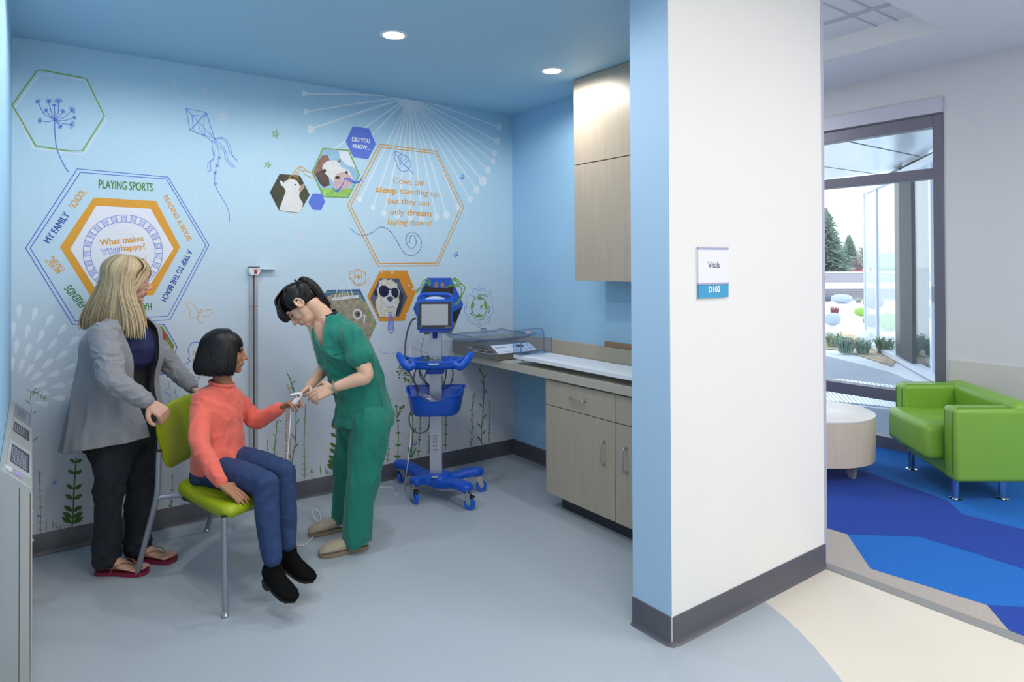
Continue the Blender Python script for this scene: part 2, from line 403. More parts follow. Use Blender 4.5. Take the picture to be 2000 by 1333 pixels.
# unseen rest of corridor and lobby: walls added to keep out the sky's light
struct(MB().box((-3.1, -3.3, 0), (XWIN+0.18, -3.2, ZL+0.1)).build('wall_behind', M_white, smooth=0))
struct(MB().box((-3.1, -3.2, 0), (-3.0, 0.75, ZL+0.1)).build('wall_corridor', M_white, smooth=0))
struct(MB().box((-3.0, 0.65, 0), (XL-0.12, 0.75, ZL+0.1)).build('wall_corner', M_white, smooth=0))
struct(MB().box((XWE, 6.5, 0), (XWIN+0.18, 6.6, ZL+0.1)).build('wall_far', M_white, smooth=0))
struct(MB().box((XWE-0.08, YB, 0), (XWE, 6.6, ZL+0.1)).build('wall_side', M_white, smooth=0))
# ================================================================== downlights
M_emit = mat('lamp_lens', (255, 250, 242), 0.5, var=0, emit=14)
M_trimw = mat('white_lamp_trim', (225, 228, 232), 0.4, var=0)
DL = [('the bay ceiling light left of the other two, above the frame', 0.45, 3.15), ('round recessed ceiling downlight over the middle of the bay', 1.54, 3.157), ('round recessed ceiling downlight next to the upper wall cabinets', 2.633, 3.17)]
def downlight(x, y, label, power=25):
    t = thing('recessed_downlight', label, 'ceiling light', (x, y, ZC), 'recessed downlights in the blue ceiling')
    MB().lathe((x, y, ZC), [(0.056, -0.0005), (0.056, -0.004), (0.070, -0.004), (0.074, 0.0), (0.056, 0.0)], 36, axis=(0, 0, 1)).build('trim_ring', M_trimw, t)
    MB().lathe((x, y, ZC-0.006), [(0.001, 0), (0.050, 0.001), (0.058, 0.005)], 36).build('lens', M_emit, t, smooth=0)
    l = bpy.data.lights.new('downlight_beam', 'SPOT'); o = bpy.data.objects.new('downlight_beam', l); COL.objects.link(o)
    l.energy = power; l.color = (1.0, 0.97, 0.92); l.spot_size = radians(176); l.spot_blend = 0.35; l.shadow_soft_size = 0.06
    o.location = (0, 0, -0.03); o.parent = t
    return t
downlight(1.54, 3.157, 'glowing round downlight over the middle of the bay, left one of the two in view')
downlight(2.633, 3.17, 'glowing round downlight close to the upper wall cabinets')
for x, y, p_ in ((0.45, 3.15, 25), (0.45, 2.1, 16), (1.25, 2.1, 16)):
    downlight(x, y, 'recessed downlight above the top edge of the view', p_)

# ================================================================== casework
M_wood = mat('pale_maple_laminate', (178, 164, 146), 0.42, var=0.07, scale=3.0, stretch=(14, 14, 1.0), detail=6)
M_gap = mat('dark_cabinet_gap', (40, 36, 34), 0.8, var=0)
M_toe = mat('dark_toe_kick', (52, 50, 58), 0.5, var=0.02)
M_steel = mat('brushed_steel', (190, 190, 188), 0.3, 0.95, var=0.03, scale=60)
M_chrome = mat('polished_chrome', (215, 216, 220), 0.12, 1.0, var=0)
def bar_handle(mb, a, b, out, r=0.0045, stand=0.028):
    a = V(a); b = V(b); out = V(out); d = (b-a).normalized()
    pts = [a, a+out*(stand*0.7), a+out*stand+d*0.008, b+out*stand-d*0.008, b+out*(stand*0.7), b]
    mb.tube(pts, r, 10)
    for p in (a, b): mb.cyl(p, p+out*0.004, 0.009)
    return mb
XF = 2.64; ytop = 3.255; ysp = 2.640
def lower_cabinet(y0, y1, label, hinge):
    t = thing('base_cabinet', label, 'cabinet', (2.9, (y0+y1)/2, 0), 'base cabinets under the counter')
    MB().box((XF+0.02, y0+0.0015, 0.098), (XR-0.004, y1-0.0015, 0.822)).build('body', M_wood, t, smooth=0)
    MB().box((XF+0.075, y0+0.0015, 0.003), (XF+0.6-0.07, y1-(0.07 if hinge else 0.0015), 0.097)).build('toe_kick', M_toe, t, smooth=0)
    d = MB().box((XF, y0+0.002, 0.098), (XF+0.019, y1-(0.0 if hinge else 0.002), 0.652)).build('door', M_wood, t, bevel=0.0012)
    hy = y0+0.085 if hinge else y1-0.085
    bar_handle(MB(), (XF, hy, 0.40), (XF, hy, 0.53), (-1, 0, 0)).build('handle', M_steel, d)
    w_ = MB().box((XF, y0+0.002, 0.657), (XF+0.019, y1-(0.0 if hinge else 0.002), 0.812)).build('drawer', M_wood, t, bevel=0.0012)
    ym = (y0+y1)/2
    bar_handle(MB(), (XF, ym-0.064, 0.735), (XF, ym+0.064, 0.735), (-1, 0, 0)).build('handle', M_steel, w_)
    return t
lower_cabinet(ysp, ytop, 'maple base cabinet with one door and one drawer at the open left end', True)
lower_cabinet(YW1+0.004, ysp, 'maple base cabinet half hidden behind the pale blue wall end', False)
t = thing('wall_cabinet', 'tall maple upper cabinet of two stacked doors hung over the counter', 'cabinet', (3.03, 2.65, 1.44))
MB().box((2.903, YW1+0.004, 1.44), (XR-0.002, ytop-0.01, ZC-0.002)).build('body', M_wood, t, smooth=0)
zs = on(1121.2, 323.6, 'X', 2.883).z
for z0, z1, nm in ((1.437, zs-0.003, 0), (zs+0.003, ZC-0.003, 1)):
    d = MB().box((2.883, ysp, z0), (2.902, ytop-0.008, z1)).build('door', M_wood, t, bevel=0.0012)
    d2 = MB().box((2.883, YW1+0.004, z0), (2.902, ysp-0.004, z1)).build('door', M_wood, t, bevel=0.0012)
    if nm == 0:
        bar_handle(MB(), (2.883, ysp+0.07, 1.53), (2.883, ysp+0.07, 1.65), (-1, 0, 0)).build('handle', M_steel, d)
t = thing('countertop', 'speckled beige stone countertop with a low upstand along both walls', 'countertop', (2.9, 3.2, 0.825))
MB().box((2.615, YW1+0.003, 0.825), (XR-0.001, YB-0.001, 0.877)).build('worktop', M_speck, t, bevel=0.003)
u = MB(); u.box((2.615, YB-0.021, 0.8775), (XR-0.001, YB-0.0015, 0.98)); u.build('upstand', M_speck, t, bevel=0.002)
u = MB(); u.box((XR-0.021, YW1+0.003, 0.8775), (XR-0.0015, YB-0.0225, 0.98)); u.build('upstand', M_speck, t, bevel=0.002)
# brown ledge of a tray standing behind the measuring board
bz = on(1182, 680, 'X', 3.11)
tag(MB().box((XR-0.024, YW1+0.01, 0.9812), (XR-0.002, on(1181, 682, 'X', XR-0.02).y, 1.016)).build('wooden_rail', mat('tan_wood', (158, 126, 98), 0.5, var=0.08, scale=6), bevel=0.002), 'tan wooden rail lying on the stone upstand behind the measuring board', 'rail')

# ---- baby scale
M_ssteel = mat('dull_stainless', (150, 146, 140), 0.35, 0.85, var=0.04, scale=30)
M_plab = mat('pale_lilac_overlay', (214, 216, 232), 0.4, var=0)
M_acr = glassmat('clear_acrylic', (0.86, 0.91, 0.97), 0.25)
M_acre = mat('acrylic_edge', (120, 132, 176), 0.2, var=0, alpha=0.75)
M_lcd = mat('lcd_dark', (60, 66, 70), 0.25, var=0)
M_keyb = mat('blue_keys', (150, 190, 222), 0.4, var=0)
def text_mesh(s, mb=None):
    cu = bpy.data.curves.new('t', 'FONT'); cu.body = s; cu.size = 1; cu.resolution_u = 3
    o = bpy.data.objects.new('t', cu); COL.objects.link(o)
    dg = bpy.context.evaluated_depsgraph_get(); me = o.evaluated_get(dg).to_mesh()
    vs = [v.co.copy() for v in me.vertices]; fs = [tuple(p.vertices) for p in me.polygons]
    o.evaluated_get(dg).to_mesh_clear(); bpy.data.objects.remove(o); bpy.data.curves.remove(cu)
    return vs, fs
def text_on(mb, s, p0, p1, h, up, bold=0.0, slant=0.0, widen=None):
    """text from p0 to p1 (baseline), cap height h along unit vector up; bold adds shifted copies"""
    vs, fs = text_mesh(s)
    x0 = min(v.x for v in vs); x1 = max(v.x for v in vs); d = V(p1)-V(p0); up = V(up)
    nn = d.cross(up).normalized()
    sh = [(0, 0)] if not bold else [(-bold, 0), (bold, 0), (0, bold*0.6), (0, -bold*0.6)]
    dn = d.normalized()
    for k, (a, b) in enumerate(sh):
        mb.add([V(p0)+d*((v.x-x0)/(x1-x0))+up*(h*v.y/0.70)+dn*(slant*h*v.y)+dn*a+up*b+nn*(k*0.00006) for v in vs], fs)
    return mb
def baby_scale():
    # corners read on the counter plane
    z = 0.8775
    A = on(972, 706, 'Z', z); 
    # box: front face parallel to the long wall direction; front left bottom corner at pixel 972,706
    x0, x1 = A.x, A.x+0.36; y0 = A.y; y1 = YB-0.03
    t = thing('infant_scale', 'stainless steel infant scale with a clear tray in the counter corner', 'baby scale', ((x0+x1)/2, (y0+y1)/2, z))
    h = 0.095
    b_ = MB(); prof = [(y0, z+0.004), (y0, z+0.045), (y0+0.105, z+h), (y1, z+h), (y1, z+0.004)]
    b_.prism([V(x0, p[0], p[1]) for p in prof][::-1], (x1-x0, 0, 0)); b_.build('housing', M_ssteel, t, bevel=0.002)
    n = V(0, -(h-0.045), 0.105).normalized(); dd = V(0, 0.105, h-0.045); 
    def sl(u, v, k=0.001): return V(x0+(x1-x0)*u, y0, z+0.045)+dd*v+n*k*1.0
    q = MB(); q.prism([sl(0.03, 0.03), sl(0.97, 0.03), sl(0.97, 0.97), sl(0.03, 0.97)], n*0.001); pa = q.build('control_panel', M_plab, t, smooth=0)
    MB().prism([sl(0.58, 0.55, .0022), sl(0.76, 0.55, .0022), sl(0.76, 0.82, .0022), sl(0.58, 0.82, .0022)], n*0.001).build('display', M_lcd, pa, smooth=0)
    for (u, v) in ((0.5, 0.68), (0.52, 0.25), (0.63, 0.25), (0.74, 0.25), (0.86, 0.3), (0.86, 0.72)):
        MB().prism([sl(u-0.03, v-0.1, .0022), sl(u+0.03, v-0.1, .0022), sl(u+0.03, v+0.1, .0022), sl(u-0.03, v+0.1, .0022)], n*0.0008).build('button', M_keyb, pa, smooth=0)
    tm = MB(); text_on(tm, 'WelchAllyn', sl(0.07, 0.62, .0024), sl(0.34, 0.62, .0024), 0.014, dd.normalized(), 0.0006); tm.build('brand_lettering', mat('green_print', (40, 130, 80), 0.5, var=0), pa, smooth=0)
    tm = MB(); text_on(tm, 'SCALE-TRONIX', sl(0.08, 0.15, .0024), sl(0.36, 0.15, .0024), 0.012, dd.normalized()); tm.build('model_lettering', mat('lilac_print', (140, 145, 175), 0.5, var=0), pa, smooth=0)
    # side rails
    for zz, yy in ((z+0.062, y0+0.10), (z+0.045, y0+0.02)):
        m_ = MB(); m_.cyl((x0-0.02, yy, zz), (x0-0.02, yy+0.25, zz), 0.004); m_.cyl((x0, yy+0.01, zz), (x0-0.022, yy+0.01, zz), 0.007); m_.cyl((x0, yy+0.24, zz), (x0-0.022, yy+0.24, zz), 0.007)
        m_.build('side_rail', M_chrome, t)
    # clear tray, dished, with flared ends
    xa, xb = x0-0.10, x1+0.06; ya, yb = y0+0.10, y1-0.01
    tr = MB(); zb = z+h+0.012; N_ = 14
    R = []
    for i in range(N_+1):
        u = i/N_; yy = ya+(yb-ya)*u
        zc = zb+0.035*(abs(2*u-1)**3)
        lp = 1-0.85*abs(2*u-1)**5
        R.append([V(xa, yy, zc+0.05*lp), V(xa+0.02, yy, zc+0.008*lp), V(xa+0.06, yy, zc), V(xb-0.06, yy, zc), V(xb-0.025, yy, zc+0.012*lp), V(xb, yy, zc+0.045*lp)])
    vs = [v for r in R for v in r]
    tr.add(vs, [(i*6+j, i*6+j+1, (i+1)*6+j+1, (i+1)*6+j) for i in range(N_) for j in range(5)])
    o = tr.build('tray', M_acr, t); md = o.modifiers.new('s', 'SOLIDIFY'); md.thickness = 0.003
    ed = MB(); ed.tube([R[0][j] for j in range(6)], 0.002, 6); ed.tube([r[0] for r in R], 0.0016, 6); ed.tube([r[5] for r in R], 0.0016, 6); ed.tube([R[-1][j] for j in range(6)], 0.0016, 6)
    ed.build('tray_rim', M_acre, o)
    return t
baby_scale()

# ---- infant measuring board with clear head and end stops
def measuring_board():
    z = 0.8775
    P0 = on(1003, 695, 'Z', z+0.055)          # front left top corner of the board
    y1 = P0.y; y0 = YW1+0.03; x0 = P0.x; x1 = x0+0.255
    t = thing('measuring_board', 'white infant measuring board with clear end stop on the counter', 'measuring board', ((x0+x1)/2, (y0+y1)/2, z))
    mw = mat('white_board_plastic', (232, 234, 238), 0.35, var=0.01)
    b_ = MB(); N_ = 16
    R = []
    for i in range(N_+1):
        yy = y0+(y1-y0)*i/N_; R.append([V(x0, yy, z+0.038), V(x0, yy, z+0.060), V(x0+0.015, yy, z+0.064), V((x0+x1)/2, yy, z+0.050), V(x1-0.015, yy, z+0.064), V(x1, yy, z+0.060), V(x1, yy, z+0.038), V((x0+x1)/2, yy, z+0.033)])
    b_.rings(R); b_.build('board', mw, t, smooth=30)
    for (xx, yy) in ((x0+0.03, y1-0.04), (x1-0.03, y1-0.04), (x0+0.03, y0+0.06), (x1-0.03, y0+0.06)):
        fb = MB().box((xx-0.012, yy-0.02, z+0.010), (xx+0.012, yy+0.02, z+0.040)).build('foot', mw, t, bevel=0.002)
        MB().cyl((xx, yy, z+0.0005), (xx, yy, z+0.011), 0.009).build('rubber_pad', M_gap, fb)
    tk = MB()
    for i in range(110):
        yy = y0+0.05+i*(y1-y0-0.12)/110; l = 0.006 if i % 5 else 0.011
        tk.quad((x0+0.022, yy, z+0.0642), (x0+0.022+l, yy, z+0.0632), (x0+0.022+l, yy+0.0012, z+0.0632), (x0+0.022, yy+0.0012, z+0.0642))
    tk.build('scale_ticks', mat('grey_print', (120, 124, 134), 0.5, var=0), t, smooth=0)
    # clear U shaped end stop at the far end
    xs0, xs1 = x0-0.004, x1+0.004; zt_ = z+0.225
    def rr(y, pad=0, r=0.03):
        out = []
        for cx, cz, a0 in ((xs1-pad-r, zt_-pad-r, 0), (xs0+pad+r, zt_-pad-r, pi/2)):
            for k in range(6): a = a0+k*pi/10; out.append(V(cx+r*cos(a), y, cz+r*sin(a)))
        out += [V(xs0+pad, y, z+0.066), V(xs1-pad, y, z+0.066)]
        return out
    hd = MB(); hd.prism(rr(y1-0.006), (0, 0.005, 0)); o = hd.build('head_stop', M_acr, t)
    e2 = MB(); p = rr(y1-0.0035); e2.tube(p[:-2]+[p[-2]], 0.0022, 6); e2.tube([p[-1], p[0]], 0.0022, 6)
    e2.box((xs0, y1-0.09, z+0.066), (xs0+0.005, y1-0.085, z+0.165)); e2.box((xs1-0.005, y1-0.09, z+0.066), (xs1, y1-0.085, z+0.165))
    e2.tube([V(xs0+0.002, y1-0.087, z+0.165), V(xs1-0.002, y1-0.087, z+0.165)], 0.002, 6)
    e2.build('stop_rim', M_acre, o)
    MB().box((xs0+0.10, y1-0.0068, z+0.193), (xs0+0.15, y1-0.0062, z+0.213)).build('stop_sticker', mat('pinkish_sticker', (196, 184, 190), 0.5, var=0.05, scale=90), o, smooth=0)
    for xx in (xs0, xs1-0.004):
        MB().box((xx, y1-0.085, z+0.066), (xx+0.004, y1-0.007, z+0.165)).build('side_gusset', M_acr, o)
    MB().box((x0-0.012, y1-0.10, z+0.0655), (x1+0.004, y1+0.004, z+0.070)).build('stop_base', M_acr, o, bevel=0.001)
    return t
measuring_board()

# ---- room sign on the wing wall
def room_sign():
    a = on(1364.7, 484, 'Y', YW0-0.012); b = on(1423.5, 580.3, 'Y', YW0-0.012); mz = on(1364.7, 556, 'Y', YW0-0.012).z
    x0, x1, z1, z0 = a.x, b.x, a.z, b.z
    t = thing('room_sign', 'small white and teal room sign reading Vitals D102 on white wall', 'sign', ((x0+x1)/2, YW0, z0))
    MB().box((x0-0.006, YW0-0.004, z0-0.001), (x1-0.004, YW0-0.0005, z1+0.001)).build('backplate', mat('frosted_backplate', (225, 226, 232), 0.2, var=0), t, smooth=0)
    MB().box((x0, YW0-0.010, mz), (x1, YW0-0.0045, z1-0.004)).build('white_insert', mat('sign_white', (238, 238, 248), 0.35, var=0), t, smooth=0)
    MB().box((x0, YW0-0.011, z0), (x1, YW0-0.0045, mz-0.001)).build('teal_panel', mat('sign_teal', (60, 160, 205), 0.4, var=0.02), t, smooth=0)
    for z in (z1-0.006, mz-0.003): MB().box((x0-0.001, YW0-0.014, z), (x1+0.001, YW0-0.0045, z+0.008)).build('rail', mat('lilac_rail', (172, 176, 205), 0.3, 0.3, var=0), t, bevel=0.001)
    k = MB(); y = YW0-0.0104
    pa = on(1383, 523.5, 'Y', y); pb = on(1406, 523.5, 'Y', y)
    text_on(k, 'Vitals', pa, V(pb.x, y, pa.z), 0.027, (0, 0, 1), 0.0006); k.build('lettering', mat('sign_grey_ink', (92, 92, 120), 0.5, var=0), t, smooth=0)
    k = MB(); y = YW0-0.0114
    pa = on(1384.5, 571.5, 'Y', y); pb = on(1406.5, 571.5, 'Y', y)
    text_on(k, 'D102', pa, V(pb.x, y, pa.z), 0.026, (0, 0, 1), 0.0017); k.build('room_number', mat('sign_white_ink', (245, 245, 245), 0.5, var=0), t, smooth=0)
room_sign()

# ---- wall stadiometer
def stadiometer():
    y = YB; a = W(489, 530); xc = W(494.5, 600).x; ztop = W(494, 532).z; zb = W(494, 905).z-0.28
    t = thing('stadiometer', 'wall-mounted metal height rule with a white sliding headpiece', 'height gauge', (xc, YB, zb))
    ms = mat('silver_rule', (184, 188, 196), 0.35, 0.5, var=0.01); md_ = mat('dark_channel', (96, 90, 92), 0.5, var=0)
    MB().box((xc-0.026, y-0.018, zb), (xc-0.006, y-0.0005, ztop)).build('rail', ms, t, bevel=0.0015)
    MB().box((xc+0.004, y-0.018, zb), (xc+0.022, y-0.0005, ztop)).build('rail', ms, t, bevel=0.0015)
    MB().box((xc-0.006, y-0.011, zb), (xc+0.004, y-0.0005, ztop)).build('channel', md_, t, smooth=0)
    k = MB()
    for i in range(int((ztop-zb)/0.02)):
        z = zb+0.01+i*0.02; k.box((xc+0.012, y-0.0187, z), (xc+0.0145, y-0.0182, z+0.004))
    for i in range(int((ztop-zb)/0.05)):
        z = zb+0.01+i*0.05; k.box((xc-0.017, y-0.0187, z), (xc-0.0145, y-0.0182, z+0.004))
    g_ = k.build('graduations', mat('dark_print', (70, 70, 80), 0.6, var=0), t, smooth=0); g_['kind'] = 'stuff'
    zr = W(494, 599).z; MB().box((xc-0.027, y-0.0189, zr), (xc+0.023, y-0.0183, zr+0.003)).build('red_mark', mat('red_print', (190, 60, 60), 0.5, var=0), t, smooth=0)
    zh = W(494, 527).z
    wp = mat('white_abs', (226, 228, 232), 0.35, var=0)
    hp = MB(); hp.prism([V(xc-0.034, y-0.045, zh-0.020), V(xc-0.022, y-0.045, zh-0.036), V(xc+0.022, y-0.045, zh-0.036), V(xc+0.040, y-0.045, zh+0.004), V(xc+0.040, y-0.045, zh+0.012), V(xc-0.034, y-0.045, zh+0.012)], (0, 0.044, 0))
    o = hp.build('headpiece', wp, t, bevel=0.003)
    MB().box((xc-0.034, y-0.05, zh+0.014), (xc+0.030, y-0.002, zh+0.019)).build('top_cap', md_, t, bevel=0.002)
    MB().prism([V(xc-0.01, y-0.05, zh+0.004), V(xc-0.01, y-0.05, zh+0.010), V(xc+0.13, y-0.05, zh+0.004), V(xc+0.13, y-0.05, zh+0.001)], (0, 0.045, 0)).build('head_paddle', wp, t, bevel=0.001)
    MB().box((xc-0.006, y-0.048, zh-0.026), (xc+0.012, y-0.0453, zh-0.002)).build('red_indicator', mat('red_indicator', (178, 30, 36), 0.3, var=0), t, bevel=0.001)
stadiometer()

# ---- long fold-up scale standing against the left wall
def foldup_scale():
    y0, y1 = 2.70, 4.06; xw = XL+0.001
    t = thing('fold_up_scale', 'grey steel fold-up wheelchair scale cabinet against the left wall', 'scale', (-0.04, (y0+y1)/2, 0))
    mg = mat('scale_steel_grey', (182, 184, 180), 0.38, 0.3, var=0.03, scale=4)
    prof = [(xw, 0.012), (xw, 0.885), (-0.072, 0.885), (0.002, 0.812), (0.002, 0.80), (-0.004, 0.795), (-0.004, 0.012)]
    b_ = MB(); b_.prism([V(x, y0, z) for x, z in prof], (0, y1-y0, 0)); b_.build('cabinet', mg, t, bevel=0.0015)
    MB().box((-0.0025, y0+0.02, 0.03), (0.0025, y1-0.02, 0.79)).build('folded_platform', mat('platform_alu', (196, 197, 196), 0.35, 0.4, var=0.02), t, bevel=0.001)
    MB().box((-0.0327, y0-0.0012, 0.012), (-0.0315, y0-0.0002, 0.82)).build('seam', M_gap, t, smooth=0)
    MB().box((-0.031, y0-0.001, 0.012), (-0.0045, y0-0.0002, 0.80)).build('end_panel', mat('warm_panel', (186, 184, 174), 0.4, 0.2, var=0.02), t, smooth=0)
    n = V(0.073, 0, 0.074).normalized()
    def sp(u, yv, k=0.0006): return V(-0.072+0.074*u, yv, 0.885-0.073*u)+n*k
    def plate(name, u0, u1, ya, yb, mt, k=0.0006, par=None): return MB().prism([sp(u0, ya, k), sp(u1, ya, k), sp(u1, yb, k), sp(u0, yb, k)], n*0.0008).build(name, mt, par or t, smooth=0)
    dk_ = mat('charcoal_label', (62, 66, 76), 0.5, var=0.02)
    pk = plate('control_panel', 0.12, 0.92, 3.70, 4.00, mat('membrane_grey', (128, 134, 146), 0.4, var=0.02))
    plate('display', 0.28, 0.60, 3.78, 3.90, mat('lcd_grey', (98, 104, 122), 0.3, var=0), 0.0016, pk)
    for i in range(4): plate('button', 0.70, 0.78, 3.735+i*0.06, 3.765+i*0.06, mat('pale_key', (180, 186, 196), 0.4, var=0), 0.0016, pk)
    l2 = plate('instruction_label', 0.14, 0.86, 3.38, 3.58, dk_)
    l1 = plate('instruction_label', 0.16, 0.88, 2.86, 3.14, dk_)
    plate('label_frame', 0.06, 0.95, 2.80, 3.20, mat('steel_light', (200, 202, 204), 0.4, 0.3, var=0), 0.0002)
    pm = mat('pale_label_print', (176, 182, 196), 0.5, var=0)
    rnd = random.Random(3)
    for lab, ya, yb, cnt in ((l1, 2.875, 3.125, 13), (l2, 3.395, 3.565, 7)):
        k = MB()
        for i in range(cnt):
            u = 0.2+0.62*i/cnt; yv = ya
            while yv < yb-0.02:
                L_ = rnd.uniform(0.012, 0.04); 
                if yv+L_ > yb: break
                k.prism([sp(u, yv, .0016), sp(u+0.018, yv, .0016), sp(u+0.018, yv+L_, .0016), sp(u, yv+L_, .0016)], n*0.0002); yv += L_+0.007
        k.build('label_print', pm, lab, smooth=0)
    plate('purple_sticker', 0.36, 0.62, 2.735, 2.79, mat('lilac_sticker', (168, 150, 206), 0.5, var=0.15, scale=60), 0.0006)
    plate('white_sticker', 0.02, 0.26, 2.735, 2.79, mat('white_sticker', (212, 212, 216), 0.5, var=0.15, scale=60), 0.0006)
    for z in (0.62, 0.72):
        MB().lathe((0.003, 2.76, z), [(0.005, 0), (0.005, 0.003), (0.002, 0.005)], 12, axis=(1, 0, 0)).build('screw', M_chrome, t)
foldup_scale()
# ================================================================== vitals monitor cart
M_cblue = mat('cart_blue_plastic', (12, 84, 196), 0.35, var=0.02)
M_cblue2 = mat('cart_blue_dark', (8, 62, 150), 0.4, var=0.02)
M_col = mat('anodised_column', (184, 186, 194), 0.3, 0.55, var=0.01)
M_cable = mat('grey_rubber_tube', (82, 84, 92), 0.5, var=0.02)
M_wcable = mat('white_cable', (224, 224, 226), 0.45, var=0)
def cart():
    w = [G(808, 983, 0), G(912, 996, 0), G(935, 961, 0), G(781, 944, 0)]
    c = (w[0]+w[1]+w[2]+w[3])/4
    colx = G(850, 962, 0); D = (V(c)*0.35+V(colx)*0.65) if False else V(c)
    # column position: its base read at the hub
    hub = V(c.x, c.y, 0)-V(RX.x, RX.y, 0)*0.02
    t = thing('vitals_monitor_cart', 'blue wheeled stand carrying a vital signs monitor beside the counter', 'medical cart', hub)
    # heading: facing the camera
    fw = V(-hub.x, -hub.y, 0).normalized(); fw = (Matrix.Rotation(radians(-4), 3, 'Z') @ fw); rt = V(-fw.y, fw.x, 0)   # rt = viewer's right
    if rt.dot(RX) < 0: rt = -rt
    def L(a, b, z): return hub+rt*a+fw*b+V(0, 0, z)
    # four curved legs meeting in a hub
    hb = MB()
    dirs = []
    for p in w:
        d = V(p.x-hub.x, p.y-hub.y, 0); dirs.append(d)
    for d in dirs:
        u = d.normalized(); n_ = V(-u.y, u.x, 0); Ln = d.length
        R = []
        for s_, zt, wd, th in ((0.0, 0.155, 0.095, 0.06), (0.12, 0.150, 0.085, 0.06), (0.3, 0.142, 0.060, 0.06), (0.48, 0.146, 0.046, 0.055), (0.64, 0.160, 0.042, 0.052), (0.85, 0.164, 0.044, 0.050), (0.98, 0.164, 0.044, 0.050), (1.06, 0.160, 0.036, 0.044), (1.11, 0.153, 0.018, 0.028)):
            cc = hub+d*s_; R.append([cc+n_*(-wd)+V(0, 0, zt-th*0.9), cc+n_*(-wd*1.0)+V(0, 0, zt-th*0.3), cc+n_*(-wd*0.8)+V(0, 0, zt), cc+n_*(wd*0.8)+V(0, 0, zt), cc+n_*wd+V(0, 0, zt-th*0.3), cc+n_*wd+V(0, 0, zt-th*0.9)])
        hb.rings(R)
    hb.lathe(hub+V(0, 0, 0.10), [(0.09, 0), (0.105, 0.02), (0.10, 0.05), (0.075, 0.062)], 28)
    me = remesh(hb, 0.005, 4); part_mesh('wheel_base', me, M_cblue, t)
    MB().lathe(L(0, 0.10, 0.160), [(0.022, 0), (0.022, 0.002), (0.016, 0.003)], 20).build('base_badge', M_col, t)
    for i, p in enumerate(w):
        u = dirs[i].normalized(); base = V(p.x, p.y, 0)
        cs = MB(); fdir = (u*0.5+rt*(0.6)).normalized(); sd = V(-fdir.y, fdir.x, 0); wc = base+fdir*0.018+V(0, 0, 0.0375)
        for s_ in (-1, 1):
            o_ = sd*(0.017*s_)
            cs.prism([wc+o_+V(0, 0, -0.008)+fdir*0.008, wc+o_-fdir*0.012, base+o_-fdir*0.022+V(0, 0, 0.105), base+o_+fdir*0.022+V(0, 0, 0.105), wc+o_+fdir*0.016+V(0, 0, 0.012)], sd*(0.0025*s_))
        cs.box((-0.024, -0.019, 0.10), (0.024, 0.019, 0.108), Matrix.Translation(V(base.x, base.y, 0)) @ Matrix(((fdir.x, sd.x, 0, 0), (fdir.y, sd.y, 0, 0), (0, 0, 1, 0), (0, 0, 0, 1))))
        cs.cyl(base+V(0, 0, 0.105), base+V(0, 0, 0.13), 0.010)
        ca = cs.build('caster', M_steel, t, bevel=0.001)
        MB().lathe(wc-sd*0.012, [(0.018, 0), (0.034, 0.001), (0.0375, 0.005), (0.0375, 0.019), (0.034, 0.023), (0.018, 0.024)], 28, axis=sd).build('wheel', mat('blue_wheel', (20, 96, 214), 0.25, var=0.02, coat=0.3), ca)
        MB().cyl(wc-sd*0.0135, wc+sd*0.0135, 0.010).build('wheel_hub', mat('pale_blue_hub', (130, 170, 225), 0.3, var=0), ca)
        if i in (0, 1): MB().prism([base+fdir*0.02+V(0, 0, 0.088)+sd*0.014, base+fdir*0.052+V(0, 0, 0.080)+sd*0.016, base+fdir*0.052+V(0, 0, 0.080)-sd*0.016, base+fdir*0.02+V(0, 0, 0.088)-sd*0.014], (0, 0, 0.006)).build('brake_lever', M_gap, ca, bevel=0.001)
    # column
    cw, cdp = 0.040, 0.026
    zt = 1.16
    k = MB(); prof = [(-cw, -cdp), (cw, -cdp), (cw, cdp), (cw-0.008, cdp), (cw-0.008, cdp-0.004), (-cw+0.008, cdp-0.004), (-cw+0.008, cdp), (-cw, cdp)]
    k.prism([L(a, b, 0.155) for a, b in prof], (0, 0, zt-0.155)); k.build('column', M_col, t, smooth=0)
    lb = MB(); lb.prism([L(-0.022, cdp-0.0038, 0.30), L(0.022, cdp-0.0038, 0.30), L(0.022, cdp-0.0038, 0.42), L(-0.022, cdp-0.0038, 0.42)], fw*0.0008); ll = lb.build('rating_label', mat('silver_label', (196, 196, 206), 0.4, var=0), t, smooth=0)
    pr_ = MB(); rn = random.Random(5)
    for i in range(12):
        z = 0.308+i*0.009; a = -0.019
        while a < 0.012:
            l_ = rn.uniform(0.004, 0.012); pr_.prism([L(a, cdp-0.0029, z), L(a+l_, cdp-0.0029, z), L(a+l_, cdp-0.0029, z+0.004), L(a, cdp-0.0029, z+0.004)], fw*0.0002); a += l_+0.003
    pr_.build('label_print', mat('dark_print', (70, 70, 80)), ll, smooth=0)
    # tray with two upswept handles
    Z = lambda py: EYE-(py-CY)/F_PX*hub_d
    hub_d = (hub-V(0, 0, EYE)).dot(_f)
    px = hub_d/F_PX
    zt1 = Z(692)
    ty = 0.03
    tr = MB()
    def trayring(s_, z, rnd_=0.35):
        out = []
        for k_ in range(40):
            a = 2*pi*k_/40; ca, sa = cos(a), sin(a)
            e_ = 2/3.2
            out.append(L(s_[0]*abs(ca)**e_*(1 if ca > 0 else -1), ty+s_[1]*abs(sa)**e_*(1 if sa > 0 else -1), z))
        return out
    tr.rings([trayring((0.150, 0.095), zt1-0.048), trayring((0.168, 0.11), zt1-0.034), trayring((0.178, 0.118), zt1+0.008), trayring((0.168, 0.110), zt1+0.012), trayring((0.145, 0.086), zt1+0.008), trayring((0.138, 0.078), zt1-0.012)])
